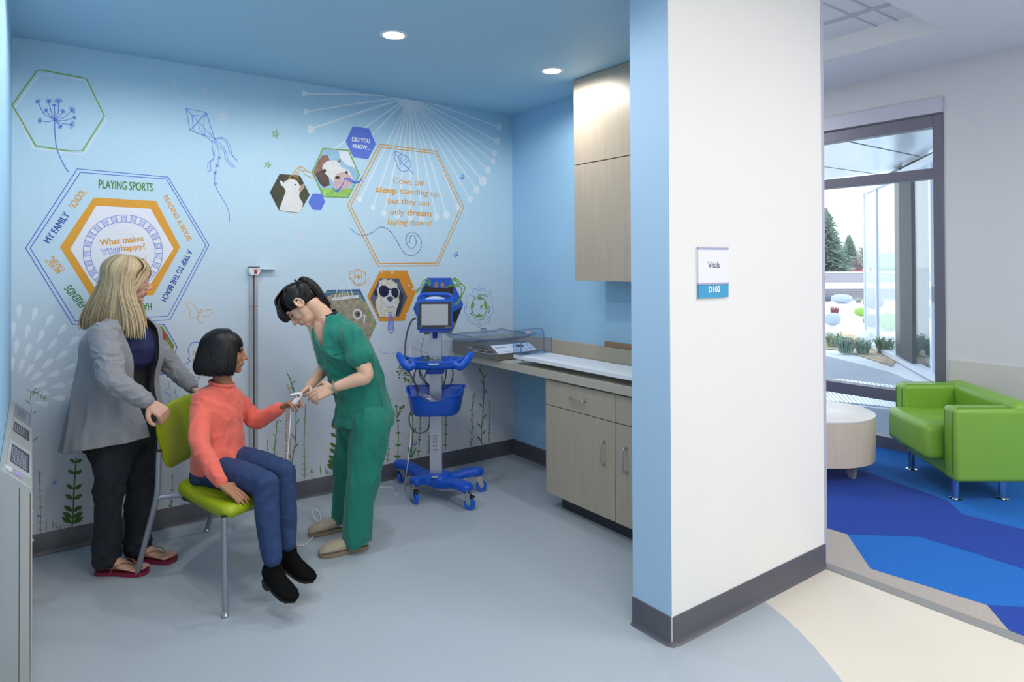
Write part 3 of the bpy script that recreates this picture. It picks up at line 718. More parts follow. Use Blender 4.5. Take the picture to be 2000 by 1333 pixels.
    for s_ in (-1, 1):
        tr.cap([L(s_*0.120, ty+0.085, zt1-0.012), L(s_*0.165, ty+0.10, zt1-0.028), L(s_*0.195, ty+0.095, zt1-0.006), L(s_*0.222, ty+0.06, zt1+0.028), L(s_*0.245, ty+0.01, zt1+0.045)], [0.018, 0.020, 0.017, 0.014, 0.012], 14, 5, ry=[0.022, 0.026, 0.026, 0.026, 0.020])
        tr.cap([L(s_*0.13, ty-0.07, zt1-0.008), L(s_*0.20, ty-0.05, zt1+0.012), L(s_*0.243, ty+0.005, zt1+0.040)], [0.014, 0.013, 0.011], 12, 5)
    for a_ in (-0.09, -0.03, 0.03, 0.09): tr.ell(L(a_, ty-0.095, zt1+0.012), (0.012, 0.012, 0.008))
    part_mesh('handle_tray', remesh(tr, 0.0045, 4), M_cblue, t)
    k = MB(); yb_ = ty+0.1175
    text_on(k, 'DINAMAP', L(-0.034, yb_, zt1-0.012), L(0.030, yb_, zt1-0.012), 0.011, (0, 0, 1), 0.0008); k.build('tray_lettering', mat('white_ink', (240, 240, 245)), t, smooth=0)
    MB().box((-0.058, -0.05, -0.085), (0.058, 0.05, -0.045), Matrix.Translation(L(0, 0.02, zt1)) @ Matrix(((rt.x, fw.x, 0, 0), (rt.y, fw.y, 0, 0), (0, 0, 1, 0), (0, 0, 0, 1)))).build('tray_clamp', M_cblue, t, bevel=0.006)
    # bin with scooped front
    zb0, zb1 = Z(793), Z(765)
    def binring(wd, dp, z, wall=0, scoop=0.0):
        out = []
        P_ = [(-1, -0.55), (-0.96, -0.75), (-0.5, -0.85), (0, -0.85), (0.5, -0.85), (0.96, -0.75), (1, -0.55), (0.97, 0.1), (0.90, 0.5), (0.78, 0.82), (0.62, 0.97), (0.4, 1.0), (0.2, 1.0), (0, 1.0), (-0.2, 1.0), (-0.4, 1.0), (-0.62, 0.97), (-0.78, 0.82), (-0.90, 0.5), (-0.97, 0.1)]
        for i, (a, b) in enumerate(P_):
            dz = 0
            if scoop: 
                if b > 0.3: dz = -scoop*(min(1, (b-0.3)/0.5))*0.62 - (scoop*0.75 if abs(a) < 0.25 else 0)
            out.append(L(a*(wd-wall), 0.052+b*(dp*1.25-wall), z+dz))
        return out
    bn = MB(); sc_ = 0.045
    zr = Z(744)
    bn.rings([binring(0.150, 0.078, zb0), binring(0.165, 0.09, zb0+0.02), binring(0.192, 0.105, zr-0.008, 0, sc_), binring(0.200, 0.112, zr-0.004, 0, sc_), binring(0.200, 0.112, zr, 0, sc_), binring(0.192, 0.104, zr, 0, sc_), binring(0.186, 0.098, zr-0.01, 0, sc_), binring(0.158, 0.083, zb0+0.022), binring(0.145, 0.072, zb0+0.006)])
    bn.build('storage_bin', M_cblue, t, smooth=50)
    # monitor: body tilted a bit back
    mz0, mz1 = Z(632), Z(573); mzt = Z(562)
    hw = 34.5*px; hz = (632-573)*px/2; mc = L(0, 0.045, (mz0+mz1)/2)
    tilt = Matrix.Rotation(radians(-6), 3, rt)
    if (tilt @ fw).z < 0: tilt = Matrix.Rotation(radians(6), 3, rt)
    f2 = tilt @ fw; u2 = tilt @ V(0, 0, 1)
    def Q(a, b, c_): return mc+rt*a+u2*b+f2*c_
    def rrect(hw_, hz_, r, c_, dz=0):
        out = []
        for cx_, cz_, a0 in ((1, 1, 0), (-1, 1, pi/2), (-1, -1, pi), (1, -1, 3*pi/2)):
            for k_ in range(5):
                a = a0+k_*pi/8; out.append(Q(cx_*(hw_-r)+r*cos(a), cz_*(hz_-r)+r*sin(a)+dz, c_))
        return out
    mo = MB(); mo.rings([rrect(hw*0.8, hz*0.8, 0.02, -0.10), rrect(hw*0.93, hz*0.93, 0.02, -0.06), rrect(hw, hz, 0.012, 0.0), rrect(hw, hz, 0.010, 0.022), rrect(hw*0.965, hz*0.96, 0.008, 0.028)])
    mon = mo.build('monitor', M_cblue, t, smooth=40)
    hd = MB(); hd.tube([Q(-hw*0.97, hz*0.72, -0.01), Q(-hw*0.93, hz*1.10, -0.012), Q(-hw*0.78, hz*1.30, -0.014), Q(-hw*0.4, hz*1.36, -0.014), Q(0, hz*1.37, -0.014), Q(hw*0.4, hz*1.36, -0.014), Q(hw*0.78, hz*1.30, -0.014), Q(hw*0.93, hz*1.10, -0.012), Q(hw*0.97, hz*0.72, -0.01)], 0.010, 10, 5, ry=0.010)
    hd.build('carry_handle', M_cblue, mon)
    MB().prism([Q(-hw*0.86, -hz*0.98, -0.04), Q(hw*0.86, -hz*0.98, -0.04), Q(hw*0.86, -hz*0.98, 0.020), Q(-hw*0.86, -hz*0.98, 0.020)][::-1], u2*-0.020).build('monitor_foot', M_cblue2, mon, bevel=0.003)
    MB().rings([[Q(hw*0.55*cos(a), hz*0.98+0.010*sin(a)*2.0, 0.018) for a in np.linspace(0, pi, 14)], [Q(hw*0.55*cos(a), hz*0.98+0.010*sin(a)*2.0, -0.03) for a in np.linspace(0, pi, 14)]]).build('alarm_light', mat('alarm_lens', (190, 208, 232), 0.25, var=0), mon)
    bz_ = MB(); bz_.rings([rrect(hw*0.93, hz*0.86, 0.004, 0.0282, -hz*0.06), rrect(hw*0.93, hz*0.86, 0.004, 0.0305, -hz*0.06)]); be = bz_.build('bezel', mat('black_bezel', (42, 42, 48), 0.35, var=0), mon, smooth=0)
    MB().rings([rrect(hw*0.735, hz*0.68, 0.002, 0.0306, -hz*0.02), rrect(hw*0.735, hz*0.68, 0.002, 0.0312, -hz*0.02)]).build('screen', mat('screen_grey', (168, 170, 176), 0.3, var=0.03, scale=500), be, smooth=0)
    k = MB(); text_on(k, 'CARESCAPE', Q(hw*0.58, -hz*0.86, 0.0308), Q(hw*0.86, -hz*0.86, 0.0308), 0.005, u2, 0.0002)
    k.build('brand_lettering', mat('grey_ink', (170, 172, 180)), be, smooth=0); k = MB(); text_on(k, 'V100', Q(-hw*0.87, -hz*0.82, 0.0308), Q(-hw*0.7, -hz*0.82, 0.0308), 0.005, u2)
    k.build('bezel_lettering', mat('grey_ink', (170, 172, 180)), be, smooth=0)
    MB().box((-0.03, -0.03, 0), (0.03, 0.03, 0.12), Matrix.Translation(L(0, -0.005, mz0-0.06))).build('mount_bracket', M_cblue2, t, bevel=0.003)
    # cables
    def pc(lst, dep): return [at(x, y, dep+(d_[0] if d_ else 0)) for x, y, *d_ in lst]
    dd = hub_d
    MB().tube(pc([(812, 622, 0.02), (803, 628, 0), (794, 655, 0), (791, 690, -0.02), (794, 715, -0.1), (803, 735, -0.13), (812, 752, -0.1), (816, 765, -0.06)], dd), 0.0062, 10, 6).build('air_hose', M_cable, t)
    for lst in ([(815, 715), (808, 740), (816, 757)], [(816, 716, 0.05), (825, 735, 0.05), (838, 752, 0.05), (862, 760, 0.05), (880, 750, 0.05), (885, 730, 0.05), (881, 714, 0.05)], [(836, 714, -0.02), (828, 742, -0.11), (818, 765, -0.12), (806, 785, -0.10)], [(818, 716, 0.04), (822, 738, 0.04), (842, 756, 0.03), (866, 752, 0.03), (872, 720, 0.05)], [(802, 805, 0.0), (799, 822, 0), (806, 840, 0), (820, 847, 0), (835, 840, 0), (839, 825, 0), (838, 808, 0.02)]):
        MB().tube(pc(lst, dd), 0.0042, 8, 6).build('sensor_cable', M_cable, t)
    MB().tube(pc([(828, 660, 0.08), (822, 690, 0.10), (835, 704, 0.08), (838, 712, 0.05)], dd), 0.0016, 6, 6).build('thin_lead', M_cable, t)
    # white mains cord, from the monitor down to the floor and away
    pts = pc([(806, 626, 0.05), (803, 650, 0.06), (801, 700, 0.08), (801, 780, 0.06), (802, 850, 0.02), (799, 885, -0.05), (795, 915, -0.10)], dd)
    fl = [G(788, 950, 0.004), G(775, 966, 0.004), G(766, 962, 0.004), G(768, 954, 0.004), G(755, 952, 0.004), G(735, 953, 0.004)]
    tag(MB().tube(pts+fl, 0.0032, 8, 6).build('power_cord', M_wcable), 'white power cord hanging from the blue cart down to the floor', 'cord')
    # small things lying in the tray and bin
    bm_ = MB(); c0 = L(-0.055, ty+0.0, zt1+0.0065)
    bm_.prism([L(-0.105, ty+0.055, zt1-0.004), L(0.045, ty+0.05, zt1-0.004), L(0.0, ty-0.03, zt1+0.018), L(-0.06, ty-0.055, zt1+0.022)], (0, 0, 0.006))
    o = bm_.build('wrapped_probe_cover', mat('dark_green_packet', (40, 68, 58), 0.3, var=0.1, scale=60), bevel=0.002); tag(o, 'dark green and white printed packet lying in the cart tray', 'packet')
    k = MB(); rn = random.Random(9)
    for i in range(9):
        a = -0.085+0.10*rn.random(); b = ty-0.02+0.055*rn.random(); s_ = 0.006+0.006*rn.random()
        zz = zt1+0.0025+0.024*(ty+0.055-b)/0.11+0.0005
        k.quad(L(a, b, zz), L(a+s_*2, b+0.004, zz), L(a+s_*2, b+s_, zz-0.001), L(a+0.003, b+s_, zz-0.001))
    k.build('packet_print', mat('white_ink', (240, 240, 245)), o, smooth=0)
    bg_ = MB(); P1 = at(822, 772, dd-0.08); P2 = at(848, 786, dd-0.12)
    bg_.cap([P1, (P1+P2)/2+V(0, 0, 0.006), P2], [0.022, 0.026, 0.02], 12, 6, ry=[0.012, 0.016, 0.012])
    me = remesh(bg_, 0.003, 1, noise_amp=0.006, noise_scale=60)
    o = bpy.data.objects.new('cable_bag', me); COL.objects.link(o); me.materials.append(mat('crinkled_plastic', (110, 116, 130), 0.12, var=0.6, scale=70, spec=0.9, coat=0.5)); tag(o, 'clear crinkled plastic bag of leads in the blue bin', 'bag')
    recenter(o)
    return hub, dd

# ---- remeshing helpers
def remesh(mb, voxel, smooth=3, noise_amp=0, noise_scale=20, fn=None):
    me = bpy.data.meshes.new('tmp'); me.from_pydata([tuple(v) for v in mb.v], [], mb.f); me.validate(); me.update()
    bm = bmesh.new(); bm.from_mesh(me); bmesh.ops.recalc_face_normals(bm, faces=bm.faces); bm.to_mesh(me); bm.free()
    o = bpy.data.objects.new('tmp', me); COL.objects.link(o)
    r = o.modifiers.new('r', 'REMESH'); r.mode = 'VOXEL'; r.voxel_size = voxel
    if smooth:
        s = o.modifiers.new('s', 'SMOOTH'); s.iterations = smooth; s.factor = 0.5
    dg = bpy.context.evaluated_depsgraph_get(); out = bpy.data.meshes.new_from_object(o.evaluated_get(dg))
    bpy.data.objects.remove(o); bpy.data.meshes.remove(me)
    if noise_amp or fn:
        k = len(out.vertices); co = np.empty(k*3); out.vertices.foreach_get('co', co); co = co.reshape(-1, 3)
        nr = np.empty(k*3); out.vertices.foreach_get('normal', nr); nr = nr.reshape(-1, 3)
        if noise_amp: d = np.array([noise.noise(Vector(c)*noise_scale) for c in co])*noise_amp; co = co+nr*d[:, None]
        if fn: co = fn(co, nr)
        out.vertices.foreach_set('co', co.ravel()); out.update()
    out.polygons.foreach_set('use_smooth', [True]*len(out.polygons))
    return out
def part_mesh(name, me, mats, parent):
    root = parent
    while root.parent is not None: root = root.parent
    me.transform(Matrix.Translation(-root.location))
    for mt in (mats if isinstance(mats, (list, tuple)) else [mats]): me.materials.append(mt)
    o = bpy.data.objects.new(name, me); COL.objects.link(o); o.parent = parent
    return o
def recenter(o):
    me = o.data; k = len(me.vertices); co = np.empty(k*3); me.vertices.foreach_get('co', co); co = co.reshape(-1, 3)
    c = (co.min(0)+co.max(0))/2; c[2] = co[:, 2].min(); c = Vector(c); me.transform(Matrix.Translation(-c)); o.location = c
cart()

# ================================================================== green patient chair
M_vg = mat('lime_vinyl', (156, 172, 12), 0.42, var=0.02, scale=5)
M_ctube = mat('grey_powder_tube', (148, 154, 166), 0.35, 0.5, var=0.01)
FN, RN, RFt = G(440, 1206, 0), G(268, 1126, 0), G(405, 1039, 0)
FFt = FN+(RFt-RN)*0.97
def chair():
    c = (FN+RN+RFt+FFt)/4
    t = thing('side_chair', 'lime green padded side chair with grey tube legs', 'chair', V(c.x, c.y, 0))
    Kn = V(0.490, 3.620, 0)                      # rear post of the near side
    fx = (V(FN)-Kn).normalized(); fx.z = 0; sx = (V(RFt)-V(RN)).normalized(); sx.z = 0
    zs = 0.475
    cen = Kn+fx*0.29+sx*0.277; cen.z = 0
    def S(a, b, z): return cen+fx*a+sx*b+V(0, 0, z)
    hw = 0.277
    def sring(gro, z):
        P_ = [(0.345, 0), (0.335, 0.14), (0.315, 0.235), (0.285, 0.275), (0.22, 0.283), (0.0, 0.245), (-0.16, 0.21), (-0.205, 0.185), (-0.225, 0.12), (-0.235, 0.0), (-0.225, -0.12), (-0.205, -0.185), (-0.16, -0.21), (0.0, -0.245), (0.22, -0.283), (0.285, -0.275), (0.315, -0.235), (0.335, -0.14)]
        P_ = catmull([V(a, b, 0) for a, b in P_], 4, True)
        return [S(0.05+(p.x-0.05)*(1-gro), p.y*(1-gro), z+0.010*(p.x*(1-gro)+0.2)) for p in P_]
    k = MB(); k.rings([sring(0.12, zs-0.056), sring(0.03, zs-0.050), sring(0.0, zs-0.030), sring(0.0, zs-0.020), sring(0.02, zs-0.006), sring(0.08, zs+0.002), sring(0.3, zs+0.002), sring(0.75, zs-0.002)])
    k.build('seat', M_vg, t, smooth=60)
    MB().box((-0.16, -0.2, 0), (0.2, 0.2, 0.02), Matrix.Translation(S(0, 0, zs-0.072)) @ Matrix(((fx.x, sx.x, 0, 0), (fx.y, sx.y, 0, 0), (0, 0, 1, 0), (0, 0, 0, 1)))).build('seat_pan', M_gap, t, bevel=0.004)
    # legs and frame
    zt = zs-0.045
    for foot, sd in ((FN, -1), (FFt, 1)):
        foot = V(foot); top = foot+V(-0.004, 0.004, zs-0.035)
        fr_ = MB(); fr_.tube([foot+V(0, 0, 0.018), top], 0.0125, 16); lg = fr_.build('leg', M_ctube, t)
        MB().cyl(top, top+V(0, 0, 0.006), 0.0135).build('end_cap', M_gap, lg)
        MB().lathe(foot, [(0.004, 0), (0.014, 0.003), (0.0165, 0.010), (0.013, 0.018), (0.0125, 0.024)], 18).build('foot_glide', M_chrome, lg)
    # rear legs sweep up into the back posts
    for foot, sd in ((RN, -1), (RFt, 1)):
        foot = V(foot)
        knee = S(-0.285, sd*hw, 0.42)
        mid = S(-0.272, sd*hw, 0.50)
        top = S(-0.262, sd*hw, 0.645)
        fr_ = MB(); fr_.tube([foot+V(0, 0, 0.018)]+catmull([foot+(knee-foot)*0.75, knee, mid, mid+(top-mid)*0.4], 6)+[top], 0.0135, 16); lg = fr_.build('leg', M_ctube, t)
        MB().cyl(top, top+(top-mid).normalized()*0.006, 0.0148).build('end_cap', M_gap, lg)
        MB().lathe(foot, [(0.004, 0), (0.014, 0.003), (0.0165, 0.010), (0.013, 0.018), (0.0125, 0.024)], 18).build('foot_glide', M_chrome, lg)
        MB().tube([S(0.20, sd*0.15, zs-0.062), S(-0.12, sd*0.17, zs-0.062), S(-0.20, sd*0.20, zs-0.058), knee+V(0, 0, -0.005)], 0.012, 12, 5).build('side_rail', M_ctube, t)
    # curved back pad, grows behind the sitter
    bk_ = MB(); R = []
    NU = 18
    def pad(u, v, k_):
        """u -1..1 across, v 0..1 up; returns point, k_ thickness side"""
        a = u*0.265*(0.84+0.16*min(1, v*1.5))
        b_x = -0.262-0.050*(1-u*u)-0.055*v
        z = 0.525+0.325*v-0.035*(u*u)*v
        return S(b_x, a, z)+(fx+V(0, 0, 0.2)).normalized()*k_
    # closed solid pad by cross rings across u
    for i in range(NU+1):
        u = -1+2*i/NU; ef = (1-abs(u)**6)**0.5 if abs(u) < 1 else 0.0
        sh = 0.62+0.38*ef
        ring = []
        for j in range(24):
            a = 2*pi*j/24; v = 0.5+0.5*sh*(abs(sin(a))**0.55)*(1 if sin(a) > 0 else -1); th = 0.024*(abs(cos(a))**0.6)*(1 if cos(a) > 0 else -1)*max(0.25, ef)
            ring.append(pad(u, v, th))
        R.append(ring)
    bk_.rings(R); bk_.build('backrest', M_vg, t, smooth=60)
    return t, cen, fx, sx
CH = chair()

# ================================================================== lobby: armchair and low table
M_green = mat('apple_green_vinyl', (128, 176, 60), 0.38, var=0.02, scale=4)
M_seam = mat('green_seam', (72, 116, 24), 0.6, var=0)
def rbox_mesh(name, P0, ex, ey, size, r, mt, par, zr=None):
    """rounded box; P0 corner, ex,ey unit dirs, size (a,b,c)"""
    a, b, c_ = size
    k = MB(); M_ = Matrix(((ex.x, ey.x, 0, P0.x), (ex.y, ey.y, 0, P0.y), (ex.z, ey.z, 1, P0.z), (0, 0, 0, 1)))
    k.box((0, 0, 0), (a, b, c_), M_)
    return k.build(name, mt, par, bevel=r, seg=5, smooth=60)
def armchair():
    l1, l2 = G(1780, 918, 0), G(1866, 976, 0)
    ed = (l2-l1).normalized(); back = V(-ed.y, ed.x, 0)
    if back.x < 0: back = -back
    back = V(0.80, -0.60, 0)
    wf_ = (l2-l1).length
    O = l1-ed*0.125-back*0.065        # front far corner at the floor
    Wd = wf_+0.25
    t = thing('armchair', 'bright green upholstered armchair on chrome feet on blue carpet', 'armchair', O)
    M_ = lambda a, b, z: O+ed*a+back*b+V(0, 0, z)
    zb = 0.145
    arm = 0.155; hA = 0.635; dep = 0.47
    def shaped(name, a0, a1, b0, b1, z0, z1, r, slope=0, lift=0.0):
        k = MB(); vs = [M_(a0, b0, z0+lift), M_(a1, b0, z0+lift), M_(a1, b1, z0), M_(a0, b1, z0), M_(a0, b0, z1), M_(a1, b0, z1), M_(a1, b1, z1+slope), M_(a0, b1, z1+slope)]
        k.add(vs, [(3, 2, 1, 0), (4, 5, 6, 7), (0, 1, 5, 4), (1, 2, 6, 5), (2, 3, 7, 6), (3, 0, 4, 7)])
        return k.build(name, M_green, t, bevel=r, seg=5, smooth=60)
    an = shaped('arm', Wd-arm, Wd, 0.0, dep, zb, hA-0.02, 0.03)
    af = shaped('arm', 0, arm, 0.0, dep, zb+0.02, hA, 0.03)
    shaped('seat_base', arm+0.003, Wd-arm-0.003, 0.02, dep-0.10, zb+0.0, 0.28, 0.02)
    sc = shaped('seat_cushion', arm-0.01-0.03, Wd-arm-0.004, -0.11, dep-0.12, 0.24, 0.475, 0.045)
    shaped('backrest', 0.004, Wd-0.004, dep-0.10, dep+0.04, zb, 0.645, 0.045, slope=0.01)
    # piping seams
    for part_, a_ in ((an, Wd-0.028), (an, Wd-arm+0.028), (af, 0.028), (af, arm-0.028)):
        zt_ = hA-0.02 if part_ is an else hA
        MB().tube([M_(a_, -0.001, zb+0.05), M_(a_, -0.001, zt_-0.035), M_(a_, 0.010, zt_-0.010), M_(a_, 0.035, zt_+0.0005), M_(a_, dep-0.05, zt_+0.0005)], 0.0022, 6).build('piping', M_seam, part_)
    for a_, b_ in ((0.125, 0.065), (Wd-0.125, 0.065), (0.125, dep-0.10), (Wd-0.125, dep-0.10)):
        p = M_(a_, b_, 0)
        lg = MB().cyl(p+V(0, 0, 0.008), p+V(0, 0, zb+0.01), 0.023).build('leg', M_chrome, t)
        MB().lathe(p, [(0.036, 0.0045), (0.037, 0.008), (0.024, 0.013)], 24).build('foot_disc', M_chrome, lg)
    return t
armchair()
def lobby_table():
    zt_ = 0.445
    e_ = on(1699, 812, 'Z', zt_)
    c = G(1664, 936, 0)
    cx, cy_ = 4.73, 2.66
    t = thing('drum_table', 'low round drum table with white top and pale wood side', 'table', (cx, cy_, 0))
    ring = lambda s_, z: [V(cx+0.36*s_*cos(a)*1.0-0.0, cy_+0.36*s_*sin(a), z) for a in np.linspace(0, 2*pi, 64, endpoint=False)]
    R_ = lambda s_, z: [V(cx, cy_, z)+(RXh*cos(a)*(0.42 if cos(a) > 0 else 0.5)+FXh*sin(a)*0.40)*s_ for a in np.linspace(0, 2*pi, 64, endpoint=False)]
    RXh = V(RX.x, RX.y, 0).normalized(); FXh = V(_f.x, _f.y, 0).normalized()
    mw_ = mat('pale_ash_veneer', (214, 200, 180), 0.45, var=0.05, scale=4, stretch=(10, 10, 1), detail=5)
    MB().rings([R_(1, 0.125), R_(1, zt_-0.012)]).build('drum_side', mw_, t, smooth=40)
    MB().rings([R_(1.0, zt_-0.012), R_(1.004, zt_-0.010), R_(1.004, zt_-0.002), R_(0.995, zt_)]).build('tabletop', mat('white_laminate', (236, 232, 228), 0.35, var=0), t, smooth=40)
    mg = mat('grey_plastic_leg', (150, 146, 150), 0.5, var=0)
    for p in (c, V(cx-0.2, cy_+0.2, 0), V(cx+0.15, cy_+0.25, 0), V(cx-0.3, cy_-0.1, 0)):
        p = V(p.x, p.y, 0.004)
        MB().rings([[p+V(sx_*0.020, sy_*0.020, 0) for sx_, sy_ in ((-1, -1), (1, -1), (1, 1), (-1, 1))], [p+V(sx_*0.036, sy_*0.036, 0.125) for sx_, sy_ in ((-1, -1), (1, -1), (1, 1), (-1, 1))]]).build('leg', mg, t, smooth=0, bevel=0.003)
lobby_table()
# ================================================================== the forecourt seen through the lobby window
M_conc = mat('pale_concrete', (232, 235, 240), 0.85, var=0.03, scale=1.0)
M_asph = mat('grey_path', (176, 182, 194), 0.85, var=0.05, scale=2.0)
M_mulch = mat('bark_mulch', (196, 162, 138), 0.95, var=0.6, scale=9, detail=8, bump=0.8, bscale=20)
GX = XWIN+0.18
def slab(pts, z=0.0): return [V(p.x, p.y, z) for p in pts]
g = MB(); g.m = 0; g.quad((GX, -60, -0.02), (150, -60, -0.02), (150, 160, -0.02), (GX, 160, -0.02))
def gp(mi, pts, z):
    g.m = mi; P_ = [on(x, y, 'Z', z) for x, y in pts]; g.add(P_, [tuple(range(len(P_)))])
gp(1, [(1560, 690), (1620, 697), (1680, 712), (1740, 728), (1790, 748), (1800, 762), (1560, 735)], -0.012)
gp(2, [(1560, 668), (1612, 664), (1650, 652), (1690, 655), (1722, 672), (1750, 705), (1742, 716), (1706, 704), (1650, 686), (1600, 680), (1560, 678)], -0.008)
gp(3, [(1560, 741), (1612, 739), (1700, 749), (1800, 768), (1800, 806), (1747, 801), (1612, 788), (1560, 782)], -0.010)
gp(4, [(1560, 782), (1612, 788), (1747, 801), (1800, 806), (1830, 868), (1560, 850)], -0.010)
struct(g.build('floor_forecourt', [M_conc, M_asph, M_mulch, mat('ribbed_steel_mat', (190, 198, 210), 0.4, 0.4, var=0.02), mat('slate_paving', (120, 132, 148), 0.6, var=0.08, scale=1.5)], smooth=0))
rb = MB()
for i in range(34):            # raised ribs of the walk-off grating, laid at a slant
    x_ = 1500+i*8.5; ya, yb = 742+max(0, x_-1640)*0.12, 780+(x_+44-1560)*0.10
    a, b = on(x_, ya, 'Z', -0.009), on(x_+44, yb-1, 'Z', -0.009); d = (b-a).normalized(); n_ = V(-d.y, d.x, 0)*0.018
    rb.prism([a-n_, b-n_, b+n_, a+n_], (0, 0, 0.012))
o = rb.build('entrance_grating', mat('bright_rib', (226, 232, 240), 0.35, 0.5, var=0), smooth=0); tag(o, 'ribbed steel entrance grating set in the paving outside the window', 'grating', kind='stuff')
# canopy soffit of big panels
M_soff = mat('metal_soffit_panel', (216, 226, 238), 0.25, 0.4, var=0.04, scale=0.7)
sf = MB(); sf.box((GX, -3, 3.02), (GX+5.4, 9.5, 3.22)); so_ = struct(sf.build('ceiling_canopy', M_soff, smooth=0))
jn = MB(); zj = 3.018
def jl(a, b, w_=0.03):
    a, b = on(*a, 'Z', zj), on(*b, 'Z', zj); d = (b-a).normalized(); n_ = V(-d.y, d.x, 0)*w_/2; jn.add([a-n_, a+n_, b+n_, b-n_], [(0, 1, 2, 3)])
jl((1652, 276), (1796, 306)); jl((1596, 324), (1716, 341)); jl((1736, 340), (1850, 286), 0.06); jl((1800, 314), (1850, 311), 0.02); jl((1800, 333), (1850, 316), 0.04)
jn.build('panel_joint', mat('dark_joint', (60, 58, 62), 0.7, var=0), so_, smooth=0)
# glazed screen running away from the window
B0, B1 = on(1689, 668, 'Z', 0), on(1846, 752, 'Z', 0)
bd = (B1-B0).normalized(); bn = V(-bd.y, bd.x, 0); BL = (B1-B0).length; HZ = 2.95
def along(x):        # distance along the base line for a photo column
    r_ = ray(x, 600); r2 = V(r_.x, r_.y, 0); 
    # intersect line B0+bd*t with ray r2*s
    det = bd.x*(-r2.y)+bd.y*r2.x
    return (-B0.x*(-r2.y)-B0.y*r2.x)/det*1.0
gs = thing('glass_screen', 'angled glass entrance screen with grey posts outside the lobby window', 'glass screen', B0+bd*BL*0.5)
M_gl2 = glassmat('screen_glass', (0.90, 0.95, 0.99), 0.35)
def wallbox(t0, t1, z0, z1, th, mt, name, par=gs, off=0):
    a, b = B0+bd*t0, B0+bd*t1; k = MB(); k.prism([a-bn*th/2+bn*off+ZV(z0), b-bn*th/2+bn*off+ZV(z0), b+bn*th/2+bn*off+ZV(z0), a+bn*th/2+bn*off+ZV(z0)], (0, 0, z1-z0)); return k.build(name, mt, par, smooth=0)
def ZV(z): return V(0, 0, z)
M_dkp = mat('dark_bronze_post', (64, 70, 78), 0.4, 0.3, var=0.03); M_col2 = mat('grey_brown_column', (58, 64, 66), 0.7, var=0.08, scale=2)
M_whp = mat('pale_mullion', (214, 220, 232), 0.4, var=0)
t_ = {x: along(x) for x in (1690, 1714, 1752, 1761, 1766, 1786, 1822, 1846)}
wallbox(t_[1690], BL+1.5, 0.0, 0.07, 0.16, M_whp, 'sill'); wallbox(t_[1690], BL+1.5, HZ-0.1, HZ, 0.12, M_whp, 'head_rail')
for a, b in ((1690, 1714), (1714, 1752), (1786, 1822), (1822, 1846)): wallbox(t_[a]+0.03, t_[b]-0.03, 0.07, HZ-0.1, 0.01, M_gl2, 'glass_panel')
wallbox(t_[1714]-0.04, t_[1714]+0.03, 0.07, HZ-0.1, 0.05, M_whp, 'mullion'); wallbox(t_[1690]-0.02, t_[1690]+0.02, 0.07, HZ-0.1, 0.04, M_whp, 'mullion')
wallbox(t_[1752], t_[1761], 0.0, HZ+0.06, 0.05, M_dkp, 'post'); wallbox(t_[1761]+0.02, t_[1786], 0.0, HZ, 0.22, M_col2, 'column', off=0.08)
wallbox(t_[1822]-0.02, t_[1822]+0.02, 0.07, HZ-0.1, 0.04, M_whp, 'mullion')
pl = wallbox(t_[1822]+0.03, t_[1822]+0.16, 1.02, 1.22, 0.03, mat('access_plate', (62, 84, 120), 0.5, var=0), 'access_plate')
k = MB(); c_ = B0+bd*(t_[1822]+0.085)-bn*0.0165+ZV(1.11); 
if bn.dot(_f) < 0: c_ = B0+bd*(t_[1822]+0.085)+bn*0.0165+ZV(1.11)
k.tube([c_+bd*(0.028*cos(a))+ZV(0.028*sin(a)-0.02) for a in np.linspace(-2.4, 0.8, 12)], 0.005, 5); k.tube([c_+ZV(0.06), c_+ZV(0.0), c_+ZV(0.0)+bd*0.03, c_+bd*0.04-ZV(0.04)], 0.005, 5)
k.build('wheelchair_symbol', mat('ink_white'  , (226, 230, 240)), pl)
# low slatted garden wall
D_ = 27.0
def wp_(x, y, d=D_): return at(x, y, d)
A_, B_ = at(1540, 581, D_), at(1960, 581, D_); A_.z = B_.z = 0
wd_ = (B_-A_).normalized(); wn = V(-wd_.y, wd_.x, 0); WL = (B_-A_).length
gw = thing('slatted_wall', 'long grey garden wall with horizontal grooves and a pale band', 'wall', (A_+B_)/2)
ztop_ = at(1650, 531, D_).z
M_sl = mat('grey_brown_slats', (158, 154, 162), 0.8, var=0.08, scale=3, stretch=(1, 1, 8)); M_bd = mat('pale_stone_band', (226, 222, 214), 0.8, var=0.04)
def wbox(t0, t1, z0, z1, th, mt, name): 
    a, b = A_+wd_*t0, A_+wd_*t1; return MB().prism([a-wn*th/2+ZV(z0), b-wn*th/2+ZV(z0), b+wn*th/2+ZV(z0), a+wn*th/2+ZV(z0)], (0, 0, z1-z0)).build(name, mt, gw, smooth=0)
zb1, zb2 = at(1650, 564, D_).z, at(1650, 552, D_).z
wbox(0, WL, 0, zb1, 0.3, M_sl, 'lower_wall'); wbox(0, WL, zb1, zb2, 0.32, M_bd, 'stone_band'); wbox(0, WL, zb2, ztop_-0.05, 0.3, M_sl, 'upper_wall'); wbox(0, WL, ztop_-0.05, ztop_, 0.36, M_bd, 'coping')
gk = MB()
for i in range(9):
    z = 0.1+i*(zb1-0.1)/9; a, b = A_-wn*0.152, B_-wn*0.152
    if wn.dot(_f) < 0: a, b = A_+wn*0.152, B_+wn*0.152
    gk.add([a+ZV(z), b+ZV(z), b+ZV(z+0.015), a+ZV(z+0.015)], [(0, 1, 2, 3)])
gk.build('groove', mat('groove_dark', (88, 84, 92), 0.9, var=0), gw, smooth=0)
